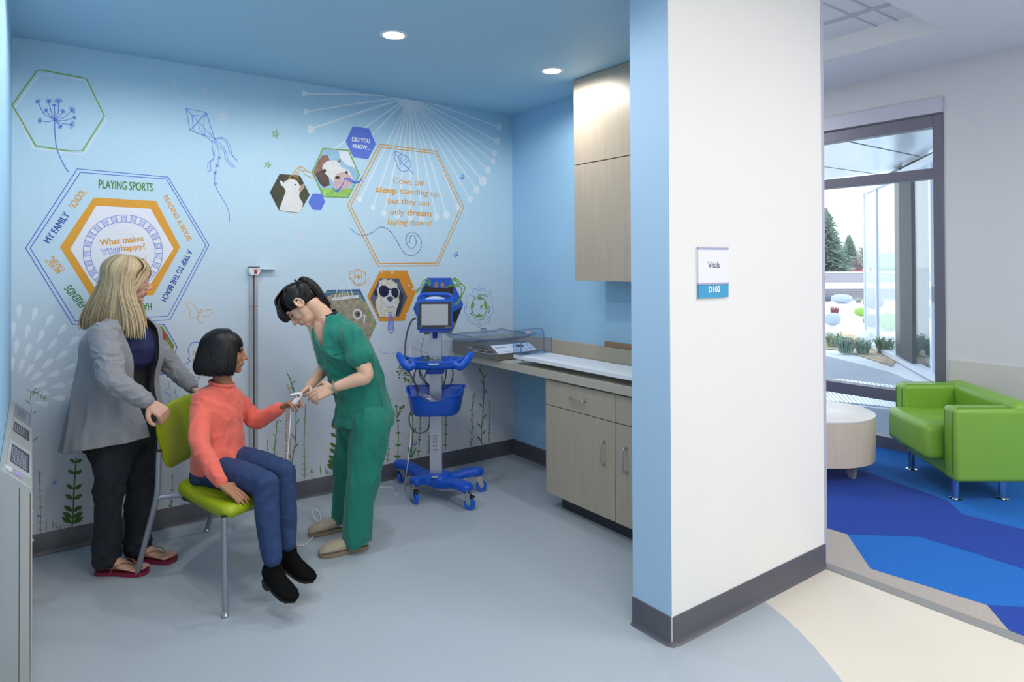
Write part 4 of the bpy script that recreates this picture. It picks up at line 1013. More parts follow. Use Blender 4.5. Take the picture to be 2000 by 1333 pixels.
# smooth pebble seats
def pebble(x, yb, wpx, hpx, mt, label, dep=None):
    p = on(x, yb, 'Z', 0); d = (p-V(0, 0, EYE)).dot(_f); s_ = d/F_PX; a = wpx*s_/2; h = hpx*s_
    k = MB(); R = []
    for i in range(1, 12):
        th = pi*i/12; r = sin(th)**0.75; z = h/2-h/2*cos(th)*1.0
        R.append([V(p.x, p.y, 0)+HRv*(a*r*cos(q))+HFv*(a*0.8*r*sin(q))+ZV(z) for q in np.linspace(0, 2*pi, 28, endpoint=False)])
    k.rings(R); o = k.build('pebble_seat', mt, smooth=80); tag(o, label, 'bench', 'smooth pebble-shaped seats on the forecourt'); return o
HRv, HFv = V(RX.x, RX.y, 0).normalized(), V(_f.x, _f.y, 0).normalized()
P_g = mat('grey_pebble_plastic', (166, 176, 192), 0.45, var=0.02); P_d = mat('dark_pebble_plastic', (84, 94, 112), 0.45, var=0.02); P_gr = mat('green_pebble_plastic', (134, 176, 66), 0.45, var=0.02); P_b = mat('blue_pebble_plastic', (112, 150, 190), 0.45, var=0.02)
pebble(1644, 592, 40, 17, P_g, 'light grey pebble seat by the garden wall, farthest of the grey ones')
pebble(1616, 589, 22, 13, P_d, 'dark pebble seat at the left edge of the window, by the garden wall')
pebble(1626, 636, 32, 25, P_g, 'light grey pebble seat nearest the planting bed')
pebble(1684, 618, 30, 17, P_gr, 'small green pebble seat just left of the glass screen')
pebble(1706, 603, 38, 22, P_d, 'dark pebble seat behind the glass screen')
pebble(1704, 640, 34, 26, P_d, 'large dark pebble seat behind the glass screen, low in its first pane')
pebble(1738, 645, 46, 34, P_gr, 'large green pebble seat behind the glass screen')
pebble(1816, 622, 36, 26, P_b, 'blue pebble seat seen through the right panes of the glass screen')
# planting in the mulch: tufts of stems
def shrub(x, yb, hpx, n, rgb, label, name='shrub', red=False):
    p = on(x, yb, 'Z', 0); d = (p-V(0, 0, EYE)).dot(_f); s_ = d/F_PX; rn = random.Random(int(x*7+yb)); k = MB()
    for i in range(n):
        a = rn.random()*2*pi; sp_ = rn.random()*0.5; h = hpx*s_*(0.5+0.5*rn.random()); q0 = V(p.x, p.y, 0)+V(cos(a), sin(a), 0)*0.10*rn.random(); q1 = q0+V(cos(a)*sp_*h, sin(a)*sp_*h, h)
        k.tube([q0, (q0+q1)/2+V(0, 0, h*0.08), q1], [0.008, 0.007, 0.002], 4)
        for j in range(5):
            t = 0.3+0.7*j/5; c_ = q0.lerp(q1, t); dd = V(rn.uniform(-1, 1), rn.uniform(-1, 1), rn.uniform(0, 1)).normalized()*0.07; sd = V(-dd.y, dd.x, 0)*0.2; k.add([c_, c_+dd*0.5+sd, c_+dd, c_+dd*0.5-sd], [(0, 1, 2, 3)])
    o = k.build(name, mat(name+'_'+'_'.join(map(str, rgb)), rgb, 0.8, var=0.2, scale=6), smooth=0); tag(o, label, 'plant'); return o
shrub(1626, 676, 30, 60, (176, 190, 160), 'grey-green tuft of leaves at the left of the mulch bed')
shrub(1652, 690, 34, 90, (150, 176, 158), 'bushy green shrub in the middle of the mulch bed')
shrub(1684, 690, 30, 70, (160, 182, 164), 'green shrub at the right tip of the mulch bed, beside the boulder')
shrub(1728, 690, 34, 90, (124, 150, 114), 'dark green shrub in the mulch behind the glass screen')
shrub(1630, 613, 14, 60, (170, 90, 104), 'low red-flowering plant between the pebble seats', 'flowering_plant')
shrub(1676, 592, 8, 40, (176, 182, 168), 'pale flowering plant in front of the garden wall', 'flowering_plant')
k = MB(); p = on(1690, 672, 'Z', 0); d = (p-V(0, 0, EYE)).dot(_f)/F_PX
k.ell(V(p.x, p.y, 10*d*0.6), (22*d, 16*d, 14*d), None, 14, 9)
me = remesh(k, 0.05, 1, noise_amp=0.12, noise_scale=3); o = bpy.data.objects.new('boulder', me); COL.objects.link(o); me.materials.append(mat('pale_boulder', (226, 226, 226), 0.9, var=0.05)); tag(o, 'pale boulder lying in the mulch beside the glass screen', 'boulder'); recenter(o); o.location.z = 0.0
# trees, hedge and truck beyond the wall
def conifer(x, ytop, ybase, dep, wpx, rgb, label):
    s_ = dep/F_PX; base = at(x, ybase, dep); base.z = 0; top = at(x, ytop, dep); H_ = top.z; rn = random.Random(int(x))
    t = thing('conifer', label, 'tree', base)
    MB().cyl(base, base+ZV(H_*0.97), 0.16, 0.02, 10).build('trunk', mat('bark_brown', (92, 76, 64), 0.9, var=0.1), t)
    k = MB(); n = 56
    for i in range(n):
        z = H_*(0.12+0.86*i/n); R_ = wpx*s_*0.5*(1-i/n)**0.8+0.1; m_ = 13
        for j in range(m_):
            a = 2*pi*(j+0.5*(i % 2))/m_+rn.uniform(-.2, .2); L_ = R_*rn.uniform(0.7, 1.12); dr = V(cos(a), sin(a), 0); sd = V(-dr.y, dr.x, 0)
            q = base+ZV(z); tip = q+dr*L_-ZV(L_*0.22); N2 = 7
            for u in range(N2):
                t0 = 0.15+0.85*u/N2; c_ = q.lerp(tip, t0); w_ = 0.15*L_*(1.1-t0)+0.04
                k.add([c_, c_+dr*0.18*L_+sd*w_-ZV(0.05+rn.random()*0.10), c_+dr*0.30*L_-ZV(0.03), c_+dr*0.18*L_-sd*w_-ZV(0.05+rn.random()*0.10)], [(0, 1, 2, 3)])
    k.build('foliage', mat('conifer_green_%d' % rgb[0], rgb, 0.85, var=0.35, scale=4), t, smooth=0)
conifer(1612, 400, 560, 40, 100, (120, 142, 130), 'tall dark conifer at the left edge of the window beyond the garden wall')
conifer(1659, 456, 545, 84, 46, (128, 152, 138), 'smaller hazy conifer behind the tall one')
def broadtree(x, yc, dep, rpx, rgb, label, hpx=None):
    s_ = dep/F_PX; c_ = at(x, yc, dep); rn = random.Random(int(x+yc)); base = V(c_.x, c_.y, 0); t = thing('bare_tree', label, 'tree', base)
    MB().tube([base, c_-ZV(rpx*s_*0.6)], [0.2, 0.12], 8).build('trunk', mat('bark_brown', (92, 76, 64)), t)
    k = MB()
    for i in range(260):
        v = V(rn.gauss(0, 1), rn.gauss(0, 1), rn.gauss(0, 1)).normalized()*(rn.random()**0.4); q = c_+V(v.x*rpx*s_, v.y*rpx*s_, v.z*(hpx or rpx)*s_); d_ = (q-c_)*0.25+V(rn.uniform(-1, 1), rn.uniform(-1, 1), rn.uniform(-.5, 1))*0.3
        k.tube([q-d_, q, q+d_], [0.035, 0.03, 0.008], 3)
    for i in range(420):
        v = V(rn.gauss(0, 1), rn.gauss(0, 1), rn.gauss(0, 1)).normalized()*(rn.random()**0.4); q = c_+V(v.x*rpx*s_, v.y*rpx*s_, v.z*(hpx or rpx)*s_); a = V(rn.uniform(-1, 1), rn.uniform(-1, 1), rn.uniform(-1, 1))*0.22; b_ = V(rn.uniform(-1, 1), rn.uniform(-1, 1), rn.uniform(-1, 1))*0.22; k.add([q, q+a, q+b_], [(0, 1, 2)])
    k.build('crown', mat('twig_%d' % rgb[0], rgb, 0.9, var=0.2, scale=3), t, smooth=0)
broadtree(1700, 500, 70, 26, (150, 150, 142), 'thin bare-twigged tree above the garden wall left of the dark post', 24)
broadtree(1738, 470, 95, 30, (176, 178, 172), 'pale bare tree rising behind the hedge', 40)
broadtree(1790, 505, 75, 24, (120, 128, 112), 'bare tree seen through the right panes of the glass screen', 18)
broadtree(1680, 515, 80, 20, (128, 116, 120), 'low brownish bare tree behind the red truck', 12)
k = MB(); s_ = 55/F_PX; c_ = at(1738, 508, 55)
k.ell(V(c_.x, c_.y, 1.0), (1.3, 1.0, 1.15), Matrix((HRv, HFv, ZV(1))).transposed(), 20, 12)
me = remesh(k, 0.12, 1, noise_amp=0.18, noise_scale=2.6); o = bpy.data.objects.new('hedge', me); COL.objects.link(o); me.materials.append(mat('hedge_green', (100, 134, 84), 0.9, var=0.4, scale=6)); tag(o, 'rounded green hedge above the garden wall behind the glass screen', 'hedge'); recenter(o); o.location.z = 0
# red pickup
D2 = 62; s_ = D2/F_PX; c_ = at(1671, 525, D2); c_.z = 0
tk = thing('pickup_truck', 'red pickup truck parked beyond the garden wall', 'truck', c_)
M_red = mat('truck_red', (186, 24, 52), 0.3, var=0, coat=0.4)
def tb(x0, x1, z0, z1, w_): return [c_+HRv*x+HFv*y+ZV(z) for x, z in ((x0, z0), (x1, z0), (x1, z1), (x0, z1)) for y in (-w_,)]
pf = [(-1.35, 0.28), (1.1, 0.28), (1.1, 0.62), (1.02, 0.72), (0.45, 0.74), (0.25, 1.02), (-0.30, 1.02), (-0.42, 0.74), (-1.35, 0.72)]
MB().prism([c_+HRv*x-HFv*0.5+ZV(z) for x, z in pf], HFv*1.0).build('body', M_red, tk, bevel=0.03)
MB().prism([c_+HRv*x-HFv*0.51+ZV(z) for x, z in ((-0.25, 0.78), (0.38, 0.78), (0.22, 0.98), (-0.25, 0.98))], HFv*1.02).build('windows', M_lcd, tk, smooth=0)
for x in (-0.85, 0.65): MB().cyl(c_+HRv*x-HFv*0.52+ZV(0.22), c_+HRv*x+HFv*0.52+ZV(0.22), 0.22).build('wheel', M_gap, tk)
# ================================================================== the printed mural: flat ink shapes lying on the wall paper
def WM(x, y, k): return W(x, y, k)
class Ink:
    """collects flat shapes drawn in the wall plane; coordinates are read off the photograph"""
    def __init__(s, k): s.mb = MB(); s.k0 = k
    def nx(s):
        s.n_ = getattr(s, 'n_', -1)+1; s.k = s.k0+0.000012*min(s.n_, 60)+0.000004*(s.n_ % 7)
    def poly(s, pts):
        s.nx()
        s.mb.add([W(x, y, s.k) for x, y in pts], [tuple(range(len(pts)))]); return s
    def line(s, pts, w_=1.5, closed=False, smooth=0, taper=False):
        """w_ in photo pixels"""
        s.nx()
        P_ = [W(x, y, s.k) for x, y in pts]
        if smooth: P_ = catmull(P_, smooth, closed)
        n = len(P_); 
        sc = (W(pts[0][0]+1, pts[0][1], 0)-W(*pts[0], 0)).length
        vs = []
        for i in range(n):
            if closed: a, b = P_[i-1], P_[(i+1) % n]
            else: a, b = P_[max(i-1, 0)], P_[min(i+1, n-1)]
            d = b-a; d.y = 0
            if d.length < 1e-7: d = Vector((1, 0, 0))
            d.normalize(); nn = Vector((-d.z, 0, d.x))
            # miter
            h = w_*sc*0.5
            if closed or 0 < i < n-1:
                d1 = (P_[i]-(P_[i-1])).normalized(); d2 = (P_[(i+1) % n]-P_[i]).normalized(); c_ = max(0.5, nn.dot(Vector((-d1.z, 0, d1.x)))); h = h/c_
            if taper: h *= max(0.15, sin(pi*min(1, 0.08+i/max(1, n-1))))
            vs += [P_[i]+nn*h, P_[i]-nn*h]
        m_ = n if closed else n-1
        s.mb.add(vs, [(2*i, 2*i+1, (2*((i+1) % n))+1, 2*((i+1) % n)) for i in range(m_)]); return s
    def dot(s, x, y, r, n=12, ry=None):
        ry = ry or r; return s.poly([(x+r*cos(2*pi*i/n), y+ry*sin(2*pi*i/n)) for i in range(n)])
    def text(s, t, p0, p1, h, bold=0.0):
        s.nx()
        a, b = W(*p0, s.k), W(*p1, s.k); d = (b-a).normalized(); up = Vector((-d.z, 0, d.x))
        sc = (W(p0[0], p0[1]-1, 0)-W(*p0, 0)).length
        text_on(s.mb, t, a, b, h*sc, up, bold); return s
    def build(s, name, mt, par=None, label=None):
        o = s.mb.build(name, mt, par or wall_back, smooth=0)
        if label: o['label'] = label
        return o
I_blue = mat('ink_blue', (78, 110, 205), 0.55, var=0.02); I_green = mat('ink_green', (122, 166, 60), 0.55, var=0.02); I_dgreen = mat('ink_leaf_green', (78, 132, 58), 0.55, var=0.04)
I_orange = mat('ink_orange', (226, 158, 44), 0.55, var=0.02); I_white = mat('ink_white', (240, 242, 248), 0.55, var=0.01); I_pale = mat('ink_pale', (224, 234, 243), 0.55, var=0.01)
I_royal = mat('ink_royal', (88, 118, 215), 0.55, var=0.02); I_navy = mat('ink_navy', (52, 76, 165), 0.55, var=0.02); I_paper = mat('ink_paper_white', (232, 232, 240), 0.55, var=0.01)
I_rust = mat('ink_rust', (196, 132, 70), 0.55, var=0.02)
K = 0.0006
# --- green hexagon with umbel flower
Ink(K).line([(77, 144), (168, 157), (207, 235), (163, 302), (66, 291), (28, 212)], 2.2, True).build('hexagon_outline', I_white)
Ink(2*K).line([(72, 138), (82, 137), (168, 153), (204, 227), (161, 295), (135, 295), (70, 285), (24, 205)], 2.8, True).build('hexagon_outline', I_green)
k = Ink(3*K); C0 = (107, 234)
k.line([C0, (107, 255), (110, 285), (118, 308), (127, 326), (134, 336)], 1.7, smooth=5)
for x, y, mx, my, s_ in ((75, 200, 86, 222, 6), (96, 200, 100, 218, 7), (114, 200, 114, 218, 8), (106, 207, 107, 220, 4), (122, 219, 116, 228, 6), (139, 217, 124, 230, 8), (144, 230, 124, 236, 4), (138, 243, 120, 241, 8), (117, 246, 112, 240, 5), (80, 236, 94, 238, 6), (91, 217, 98, 226, 5)):
    k.line([C0, (mx, my), (x, y)], 1.3, smooth=4)
    a0 = atan2(y-my, x-mx)
    for j in range(4):
        a = a0+(j-1.5)*0.75; ex, ey = x+cos(a)*s_, y+sin(a)*s_; nx, ny = -sin(a)*s_*0.28, cos(a)*s_*0.28
        k.line([(x, y), (x+cos(a)*s_*0.6+nx, y+sin(a)*s_*0.6+ny), (ex, ey), (x+cos(a)*s_*0.6-nx, y+sin(a)*s_*0.6-ny)], 0.9, True, smooth=3)
k.build('umbel_flower_drawing', I_blue)
# --- kite
k = Ink(2*K)
k.line([(363, 212), (403, 220), (419, 271), (371, 255)], 1.1, True); k.line([(363, 212), (419, 271)], 1.0); k.line([(403, 220), (371, 255)], 1.3); k.line([(375, 225), (406, 227)], 0.8)
k.line([(375, 225), (376, 240), (379, 257)], 0.8, smooth=3); k.line([(401, 221), (398, 240), (401, 266)], 0.8, smooth=3); k.line([(387, 240), (391, 254), (402, 267)], 0.8, smooth=3); k.line([(371, 255), (402, 267), (416, 279)], 1.0, smooth=3)
for L_ in ([(418, 271), (436, 269), (448, 282), (454, 303), (463, 314)], [(418, 272), (436, 272), (444, 283), (450, 300), (463, 313)], [(418, 271), (430, 281), (441, 295), (446, 313), (460, 327)], [(418, 273), (428, 287), (437, 294), (441, 312), (455, 328)], [(416, 273), (414, 285), (417, 304), (418, 311), (411, 314), (406, 322), (407, 333), (412, 333), (411, 320), (414, 312), (419, 305), (417, 288)], [(418, 277), (427, 294), (428, 312), (423, 324), (420, 342), (420, 360), (428, 378), (441, 399), (448, 418), (448, 434)]):
    k.line(L_, 0.9, smooth=4)
for x, y in ((428, 309), (424, 324), (420, 338), (421, 360)): k.line([(x-3.5, y-3), (x+3.5, y+2.5), (x+3.5, y-3), (x-3.5, y+3)], 0.9, True)
k.build('kite_drawing', I_royal)
# --- stars
def star(k, x, y, r, w_, rot=0.0):
    P_ = [(x+r*sin(rot+i*4*pi/5), y-r*cos(rot+i*4*pi/5)) for i in range(5)]; k.line(P_, w_, True)
for x, y, r, w_, ro in ((339, 160, 7, 1.0, 0.1), (401, 179, 8, 1.2, 0.5), (465, 177, 8, 1.1, 0.0), (436, 228, 11, 2.0, 0.1), (548, 458, 8, 1.3, 0.1), (588, 464, 8, 1.2, 0.2), (588, 499, 8, 1.2, 0.5), (557, 522, 8, 1.3, 0.1), (720, 545, 6, 1.2, 0.0)):
    k = Ink(2*K); star(k, x, y, r, w_, ro); k.build('star_drawing', I_white)
for x, y, r in ((538, 262, 9), (523, 322, 7)):
    k = Ink(2*K); star(k, x, y, r, 1.4, 0.3); k.build('star_drawing', I_green)
k = Ink(2*K)
for x, y, r in ((567, 422, 1.8), (572, 438, 1.6), (587, 443, 1.4), (616, 471, 1.6), (565, 483, 1.5), (578, 482, 2.0)): k.dot(x, y, r)
k.build('dot_cluster', I_white)
# --- pale sunburst behind the quote
k = Ink(0.5*K); sx_, sy_ = 800, 186
for x, y, w_, r in ((594, 183, 2.2, 5), (598, 218, 2.5, 5), (607, 252, 3.2, 7), (640, 300, 2.6, 5), (662, 330, 2.6, 5), (703, 390, 2.4, 5), (728, 406, 2.6, 5), (750, 417, 2.8, 6), (776, 421, 2.6, 6), (801, 424, 2.6, 6), (824, 425, 2.8, 6), (852, 424, 2.8, 6), (872, 420, 3.0, 7), (895, 406, 2.6, 6), (918, 390, 2.6, 6), (931, 371, 2.6, 6), (943, 354, 3.2, 8), (953, 332, 2.6, 6), (963, 315, 2.4, 5), (966, 299, 2.4, 5), (971, 276, 2.6, 6), (974, 248, 2.6, 6)):
    d = sqrt((x-sx_)**2+(y-sy_)**2); x0, y0 = sx_+(x-sx_)*0.08, sy_+(y-sy_)*0.08
    if y < 200: y0 = 186
    k.line([(x0, y0+2), ((x0+x)/2+1, (y0+y)/2), (x, y)], w_, smooth=3); k.dot(x, y, r, 12, r*1.2)
k.dot(800, 199, 22, 18, 12)
k.build('sunburst_pattern', I_pale)
# pale petal spray at the left, near the floor cabinet
k = Ink(0.5*K); rn = random.Random(4)
for ring, (r0, n_) in enumerate(((60, 7), (92, 8), (125, 9), (158, 10))):
    for i in range(n_):
        a = radians(-88+ (i+0.3*(ring % 2))*100/(n_-1)); cx_, cy_ = 22+r0*cos(a), 775+r0*sin(a)*1.05; l_ = 14; wd = 5.5
        if cx_ < 24 or cx_ > 170 or cy_ > 800: continue
        u = (cos(a), sin(a)); v = (-sin(a), cos(a))
        k.poly([(cx_+u[0]*l_*p+v[0]*wd*q, cy_+u[1]*l_*p+v[1]*wd*q) for p, q in ((-1.1, 0), (-0.4, 0.55), (0.3, 1), (0.85, 0.8), (1.1, 0), (0.85, -0.8), (0.3, -1), (-0.4, -0.55))])
k.build('petal_spray', I_pale)
# --- big happy hexagon
Ink(K).line([(151, 330), (328, 346), (408, 479), (332, 625), (142, 634), (50, 485)], 1.9, True).build('hexagon_outline', I_blue)
Ink(K).line([(157, 337), (325, 350), (402, 479), (328, 618), (147, 627), (59, 485)], 1.9, True).build('hexagon_outline', I_blue)
Ink(K).poly([(183, 386), (305, 393), (352, 483), (299, 577), (178, 580), (117, 483)]).build('orange_hexagon', I_orange)
Ink(2*K).poly([(188, 402), (294, 408), (339, 486), (287, 566), (189, 568), (137, 487)]).build('white_hexagon', I_paper)
k = Ink(3*K); cx_, cy_ = 240, 493
def ringpt(a, r): 
    return (cx_+r*(76)*cos(a), cy_+r*(74+3*cos(2*a+0.5))*sin(a))
N_ = 60
for r in (1.02, 0.83): k.line([ringpt(2*pi*i/N_, r) for i in range(N_)], 1.0, True)
for i in range(46):
    a = 2*pi*i/46+0.03; k.line([ringpt(a, 0.83), ringpt(a, 1.02)], 1.0)
    if i % 2 == 0:
        for j in range(1, 5):
            r = 0.83+0.19*j/5; k.line([ringpt(a, r), ringpt(a+2*pi/46, r)], 0.7)
k.build('sketched_ring', I_royal)
Ink(3*K).text('What makes', (196, 480), (281, 471), 12.5, 0.001).build('lettering', I_orange)
Ink(3*K).text('happy?', (237, 491), (284, 486), 11.5, 0.001).build('lettering', I_orange)
Ink(3*K).text('¿Qué te hace feliz?', (200, 521), (287, 510), 8.5).build('lettering', I_orange)
k = Ink(3*K)
for ch in ([(195, 486), (199, 486), (203, 491), (207, 486), (211, 485), (206, 493), (206, 498), (201, 498), (201, 493)],): k.line(ch, 0.9, True)
k.line([(216.6+5.4*cos(a), 491-6*sin(a)) for a in np.linspace(0, 2*pi, 16, endpoint=False)], 0.9, True); k.line([(216.6+2.6*cos(a), 491-2.8*sin(a)) for a in np.linspace(0, 2*pi, 12, endpoint=False)], 0.8, True)
k.line([(222.5, 485), (225.5, 485), (225.5, 491), (227, 493), (229, 491), (229, 484), (232.5, 484), (232, 494), (227, 497), (223, 494)], 0.9, True); k.build('outlined_word', I_royal)
for t, p0, p1, h, mt, bo in (('PLAYING SPORTS', (193, 368), (298, 374), 17, I_dgreen, .0012), ('SCHOOL', (146, 408), (170, 376), 13, I_orange, .0008), ('MY FAMILY', (97, 476), (137, 420), 12, I_navy, .0012), ('READING A BOOK', (318, 384), (367, 472), 9, I_orange, .0008), ('A TRIP TO THE BEACH', (367, 488), (314, 586), 10, I_navy, .0012), ('MUSIC', (125, 527), (103, 504), 17, I_orange, .0008), ('FRIENDS', (170, 594), (138, 556), 14, I_dgreen, .001), ('HA', (296, 592), (279, 593), 14, I_dgreen, .001), ('H', (182, 596), (174, 596), 10, I_dgreen, .001)):
    if t == 'MUSIC': p0, p1 = (127, 526), (104, 500)
    Ink(K).text(t, p0, p1, h, bo).build('lettering', mt)
# butterfly
k = Ink(K); k.line([(393, 604), (384, 625)], 1.5); k.line([(388, 612), (378, 596), (367, 590), (364, 596), (372, 606), (370, 618), (376, 623), (386, 618)], 0.9, smooth=4); k.line([(390, 612), (402, 606), (412, 606), (415, 613), (405, 618), (398, 617), (399, 628), (393, 631), (387, 624)], 0.9, smooth=4); k.build('butterfly_drawing', I_orange)
# small blue hexagon with a photo of a flower behind the woman
k = Ink(K); k.line([(300, 634), (320, 634), (346, 678), (327, 724), (325, 730), (304, 732)], 1.8); k.build('hexagon_outline', I_blue)
Ink(K).poly([(290, 639), (317, 637), (341, 676), (328, 710), (316, 728), (290, 735)]).build('flower_photo', mat('photo_olive', (122, 138, 52), 0.5, var=0.3, scale=14))
k = Ink(2*K)
k.dot(315, 657, 10, 14, 9); k.build('flower_head', mat('photo_magenta', (190, 60, 80), 0.5, var=0.5, scale=60))
# speech bubble behind the child
k = Ink(K); k.line([(391, 669), (376, 670), (368, 682), (370, 697), (367, 702), (371, 706), (358, 716), (361, 732), (380, 736), (376, 752)], 1.5, smooth=4); k.line([(380, 736), (390, 738), (384, 746)], 1.4); k.build('speech_bubble', I_blue)
Ink(K).text('DID YOU', (376, 694), (402, 694), 8, 0.0006).build('lettering', I_rust); Ink(K).text('KNOW?', (376, 707), (398, 707), 7, 0.0006).build('lettering', I_rust)
k = Ink(K); k.line([(330, 745), (330, 758), (322, 764), (328, 770), (333, 775), (330, 790)], 0.9, smooth=4); k.line([(343, 760), (342, 768), (345, 772), (341, 785)], 0.9, smooth=3); k.build('cloud_outline', I_royal)
# --- did you know + animals
Ink(2*K).poly([(689, 247), (721, 251), (734, 282), (719, 311), (690, 307), (675, 276)]).build('blue_hexagon', I_royal)
Ink(3*K).text('DID YOU', (688, 276), (722, 280), 8.5, 0.0016).build('lettering', I_white); Ink(3*K).text('KNOW...', (689, 289), (722, 293), 8.0, 0.0016).build('lettering', I_white)
Ink(2*K).poly([(611, 378), (628, 379), (635, 394), (627, 411), (611, 410), (602, 395)]).build('blue_hexagon', I_royal)
# cow picture
cowp = [(632, 292), (680, 296), (701, 343), (679, 384), (633, 382), (611, 337)]
o = Ink(2*K).poly(cowp).build('cow_photo', mat('photo_sky', (150, 190, 232), 0.5, var=0.25, scale=9))
Ink(3*K).line([(631, 290), (681, 294), (702, 342), (680, 386), (632, 384), (610, 336)], 2.2, True).build('hexagon_outline', I_green)
Ink(2.3*K).poly([(626, 368), (688, 368), (679, 384), (633, 382)]).build('grass', mat('photo_grass', (150, 196, 96), 0.5, var=0.3, scale=40), o)
Ink(2.3*K).poly([(662, 294), (680, 296), (694, 328), (676, 322), (664, 310)]).build('cloud', mat('photo_cloud', (225, 228, 236), 0.5, var=0.05), o)
Ink(2.5*K).poly([(612, 338), (620, 318), (629, 304), (640, 303), (644, 314), (634, 332), (622, 344)]).build('ear', mat('photo_brown', (140, 104, 84), 0.5, var=0.3, scale=30), o)
Ink(2.6*K).poly([(615, 340), (628, 332), (642, 346), (644, 362), (632, 366), (624, 358)]).build('ear', mat('photo_dark_brown', (88, 66, 62), 0.5, var=0.35, scale=30), o)
Ink(2.7*K).poly([(632, 320), (640, 314), (655, 313), (664, 319), (666, 326), (682, 334), (690, 350), (684, 362), (672, 366), (656, 364), (648, 352), (640, 344), (632, 336), (629, 328)]).build('face', mat('photo_white_fur', (226, 224, 222), 0.5, var=0.06, scale=30), o)
Ink(3*K).poly([(658, 340), (676, 334), (686, 346), (686, 360), (676, 370), (662, 372), (652, 362), (652, 350)]).build('muzzle', mat('photo_pink', (206, 176, 178), 0.5, var=0.1, scale=30), o)
k = Ink(3.3*K); k.dot(659, 347, 5, 10, 3); k.dot(677, 337, 2.5, 8, 3); k.dot(634, 334, 3, 10, 4); k.build('eye_and_nostril', mat('photo_black', (44, 36, 36), 0.5, var=0), o)
Ink(3.3*K).poly([(659, 316), (666, 309), (664, 318)]).build('horn', mat('photo_horn', (120, 90, 70), 0.5, var=0), o)
k = Ink(4*K)
for j in range(4):
    d = j*2.0
    k.line([(672, 348), (682, 348+d), (694, 355+d*0.6), (704, 352+d*0.4), (708, 344)], 1.2, smooth=4); k.line([(674, 349), (668, 362+d*0.3), (660, 371+d*0.6), (652, 372), (650, 366)], 1.2, smooth=4)
k.build('moustache_drawing', I_blue)
# lamb picture
o = Ink(2*K).poly([(546, 340), (586, 343), (605, 381), (593, 402), (585, 417), (545, 412), (527, 376)]).build('lamb_photo', mat('photo_dark_olive', (62, 64, 40), 0.5, var=0.3, scale=8))
wf_ = mat('photo_white_fur', (226, 224, 222))
Ink(2.4*K).poly([(545, 411), (554, 385), (558, 374), (553, 363), (556, 354), (567, 350), (578, 352), (586, 362), (586, 374), (584, 384), (592, 398), (590, 407), (585, 416)]).build('body', wf_, o)
Ink(2.6*K).poly([(546, 352), (554, 356), (555, 366), (549, 362)]).build('ear', wf_, o); Ink(2.6*K).poly([(583, 373), (586, 363), (594, 358), (595, 366), (588, 375)]).build('ear', mat('photo_ear_pink', (186, 150, 140), 0.5, var=0.1), o)
Ink(3*K).dot(577, 361, 2.4, 10, 1.4).build('eye', mat('photo_black', (44, 36, 36)), o)
k = Ink(4*K); k.line([(563, 349), (584, 325), (582, 355)], 1.1); k.line([(563, 349), (573, 350), (582, 355)], 1.1, smooth=3)
for a in (0.3, 0.5, 0.7): k.line([(563+21*a, 349-24*a), (573+10*a*0.9, 350-16*a), (583-0.5*a, 355-30*a)], 0.8, smooth=3)
k.line([(584, 325), (596, 329), (594, 335), (584, 331)], 0.9, True); k.line([(594, 332), (610, 338), (612, 349), (594, 340)], 0.9, True); k.build('party_hat_drawing', I_orange)
# quote hexagon
Ink(2*K).line([(741, 282), (853, 296), (906, 405), (855, 519), (738, 520), (679, 402)], 1.6, True).build('hexagon_outline', I_orange)
Ink(2*K).line([(744, 288), (851, 300), (900, 405), (852, 514), (741, 515), (685, 402)], 1.6, True).build('hexagon_outline', I_orange)
I_quote = mat('ink_quote_orange', (228, 160, 66), 0.55, var=0.02)
for t, p0, p1, h, bo in (('Cows can', (768, 358), (829, 363), 12, .0004), ('sleep', (734, 375), (775, 378.5), 11.5, .0022), ('standing up,', (781, 378), (860, 384), 11.5, .0004), ('but they can', (758, 397), (838, 402), 11.5, .0004), ('only', (762, 419), (789, 420.5), 11, .0004), ('dream', (796, 421), (842, 423), 12, .0022), ('laying down!', (758, 438), (842, 442), 11.5, .0004)):
    Ink(2*K).text(t, p0, p1, h, bo).build('lettering', I_quote)
# leaf
k = Ink(2*K); k.line([(771, 297), (774, 320), (783, 333), (795, 334), (802, 323), (798, 309), (786, 302)], 1.0, True, smooth=4); k.line([(772, 298), (785, 317), (808, 340)], 1.2, smooth=3)
for a in (0.25, 0.4, 0.55, 0.7): k.line([(772+26*a, 298+30*a), (772+30*a+6, 296+26*a-2)], 0.8); k.line([(772+26*a, 298+30*a), (772+16*a+1, 300+36*a+3)], 0.8)
k.build('leaf_drawing', I_royal)
# dotted swirl
k = Ink(3*K); Q_ = catmull([V(x, y, 0) for x, y in [(683, 444), (694, 455), (710, 460), (726, 455), (740, 445), (752, 445), (764, 454), (776, 472), (786, 490), (798, 499), (812, 497), (822, 484), (822, 468), (812, 456), (802, 454), (794, 462), (794, 474), (800, 484), (808, 484), (813, 474), (810, 462), (803, 460), (800, 468), (800, 474)]], 24)
acc = 0; last = Q_[0]
for p in Q_[1:]:
    acc += (p-last).length; last = p
    if acc > 3.4: k.dot(p.x, p.y, 1.05, 6); acc = 0
k.build('dotted_swirl', I_navy)
# bees
for x, y in ((904, 348), (892, 499), (812, 868), (108, 943)):
    k = Ink(2*K); k.line([(x-3, y+3), (x+3, y-2)], 2.0); k.line([(x, y), (x-3, y-5), (x+2, y-6)], 0.8, True, smooth=2); k.line([(x, y), (x-6, y-1), (x-5, y+2)], 0.8, True, smooth=2); k.build('bee_drawing', I_royal)
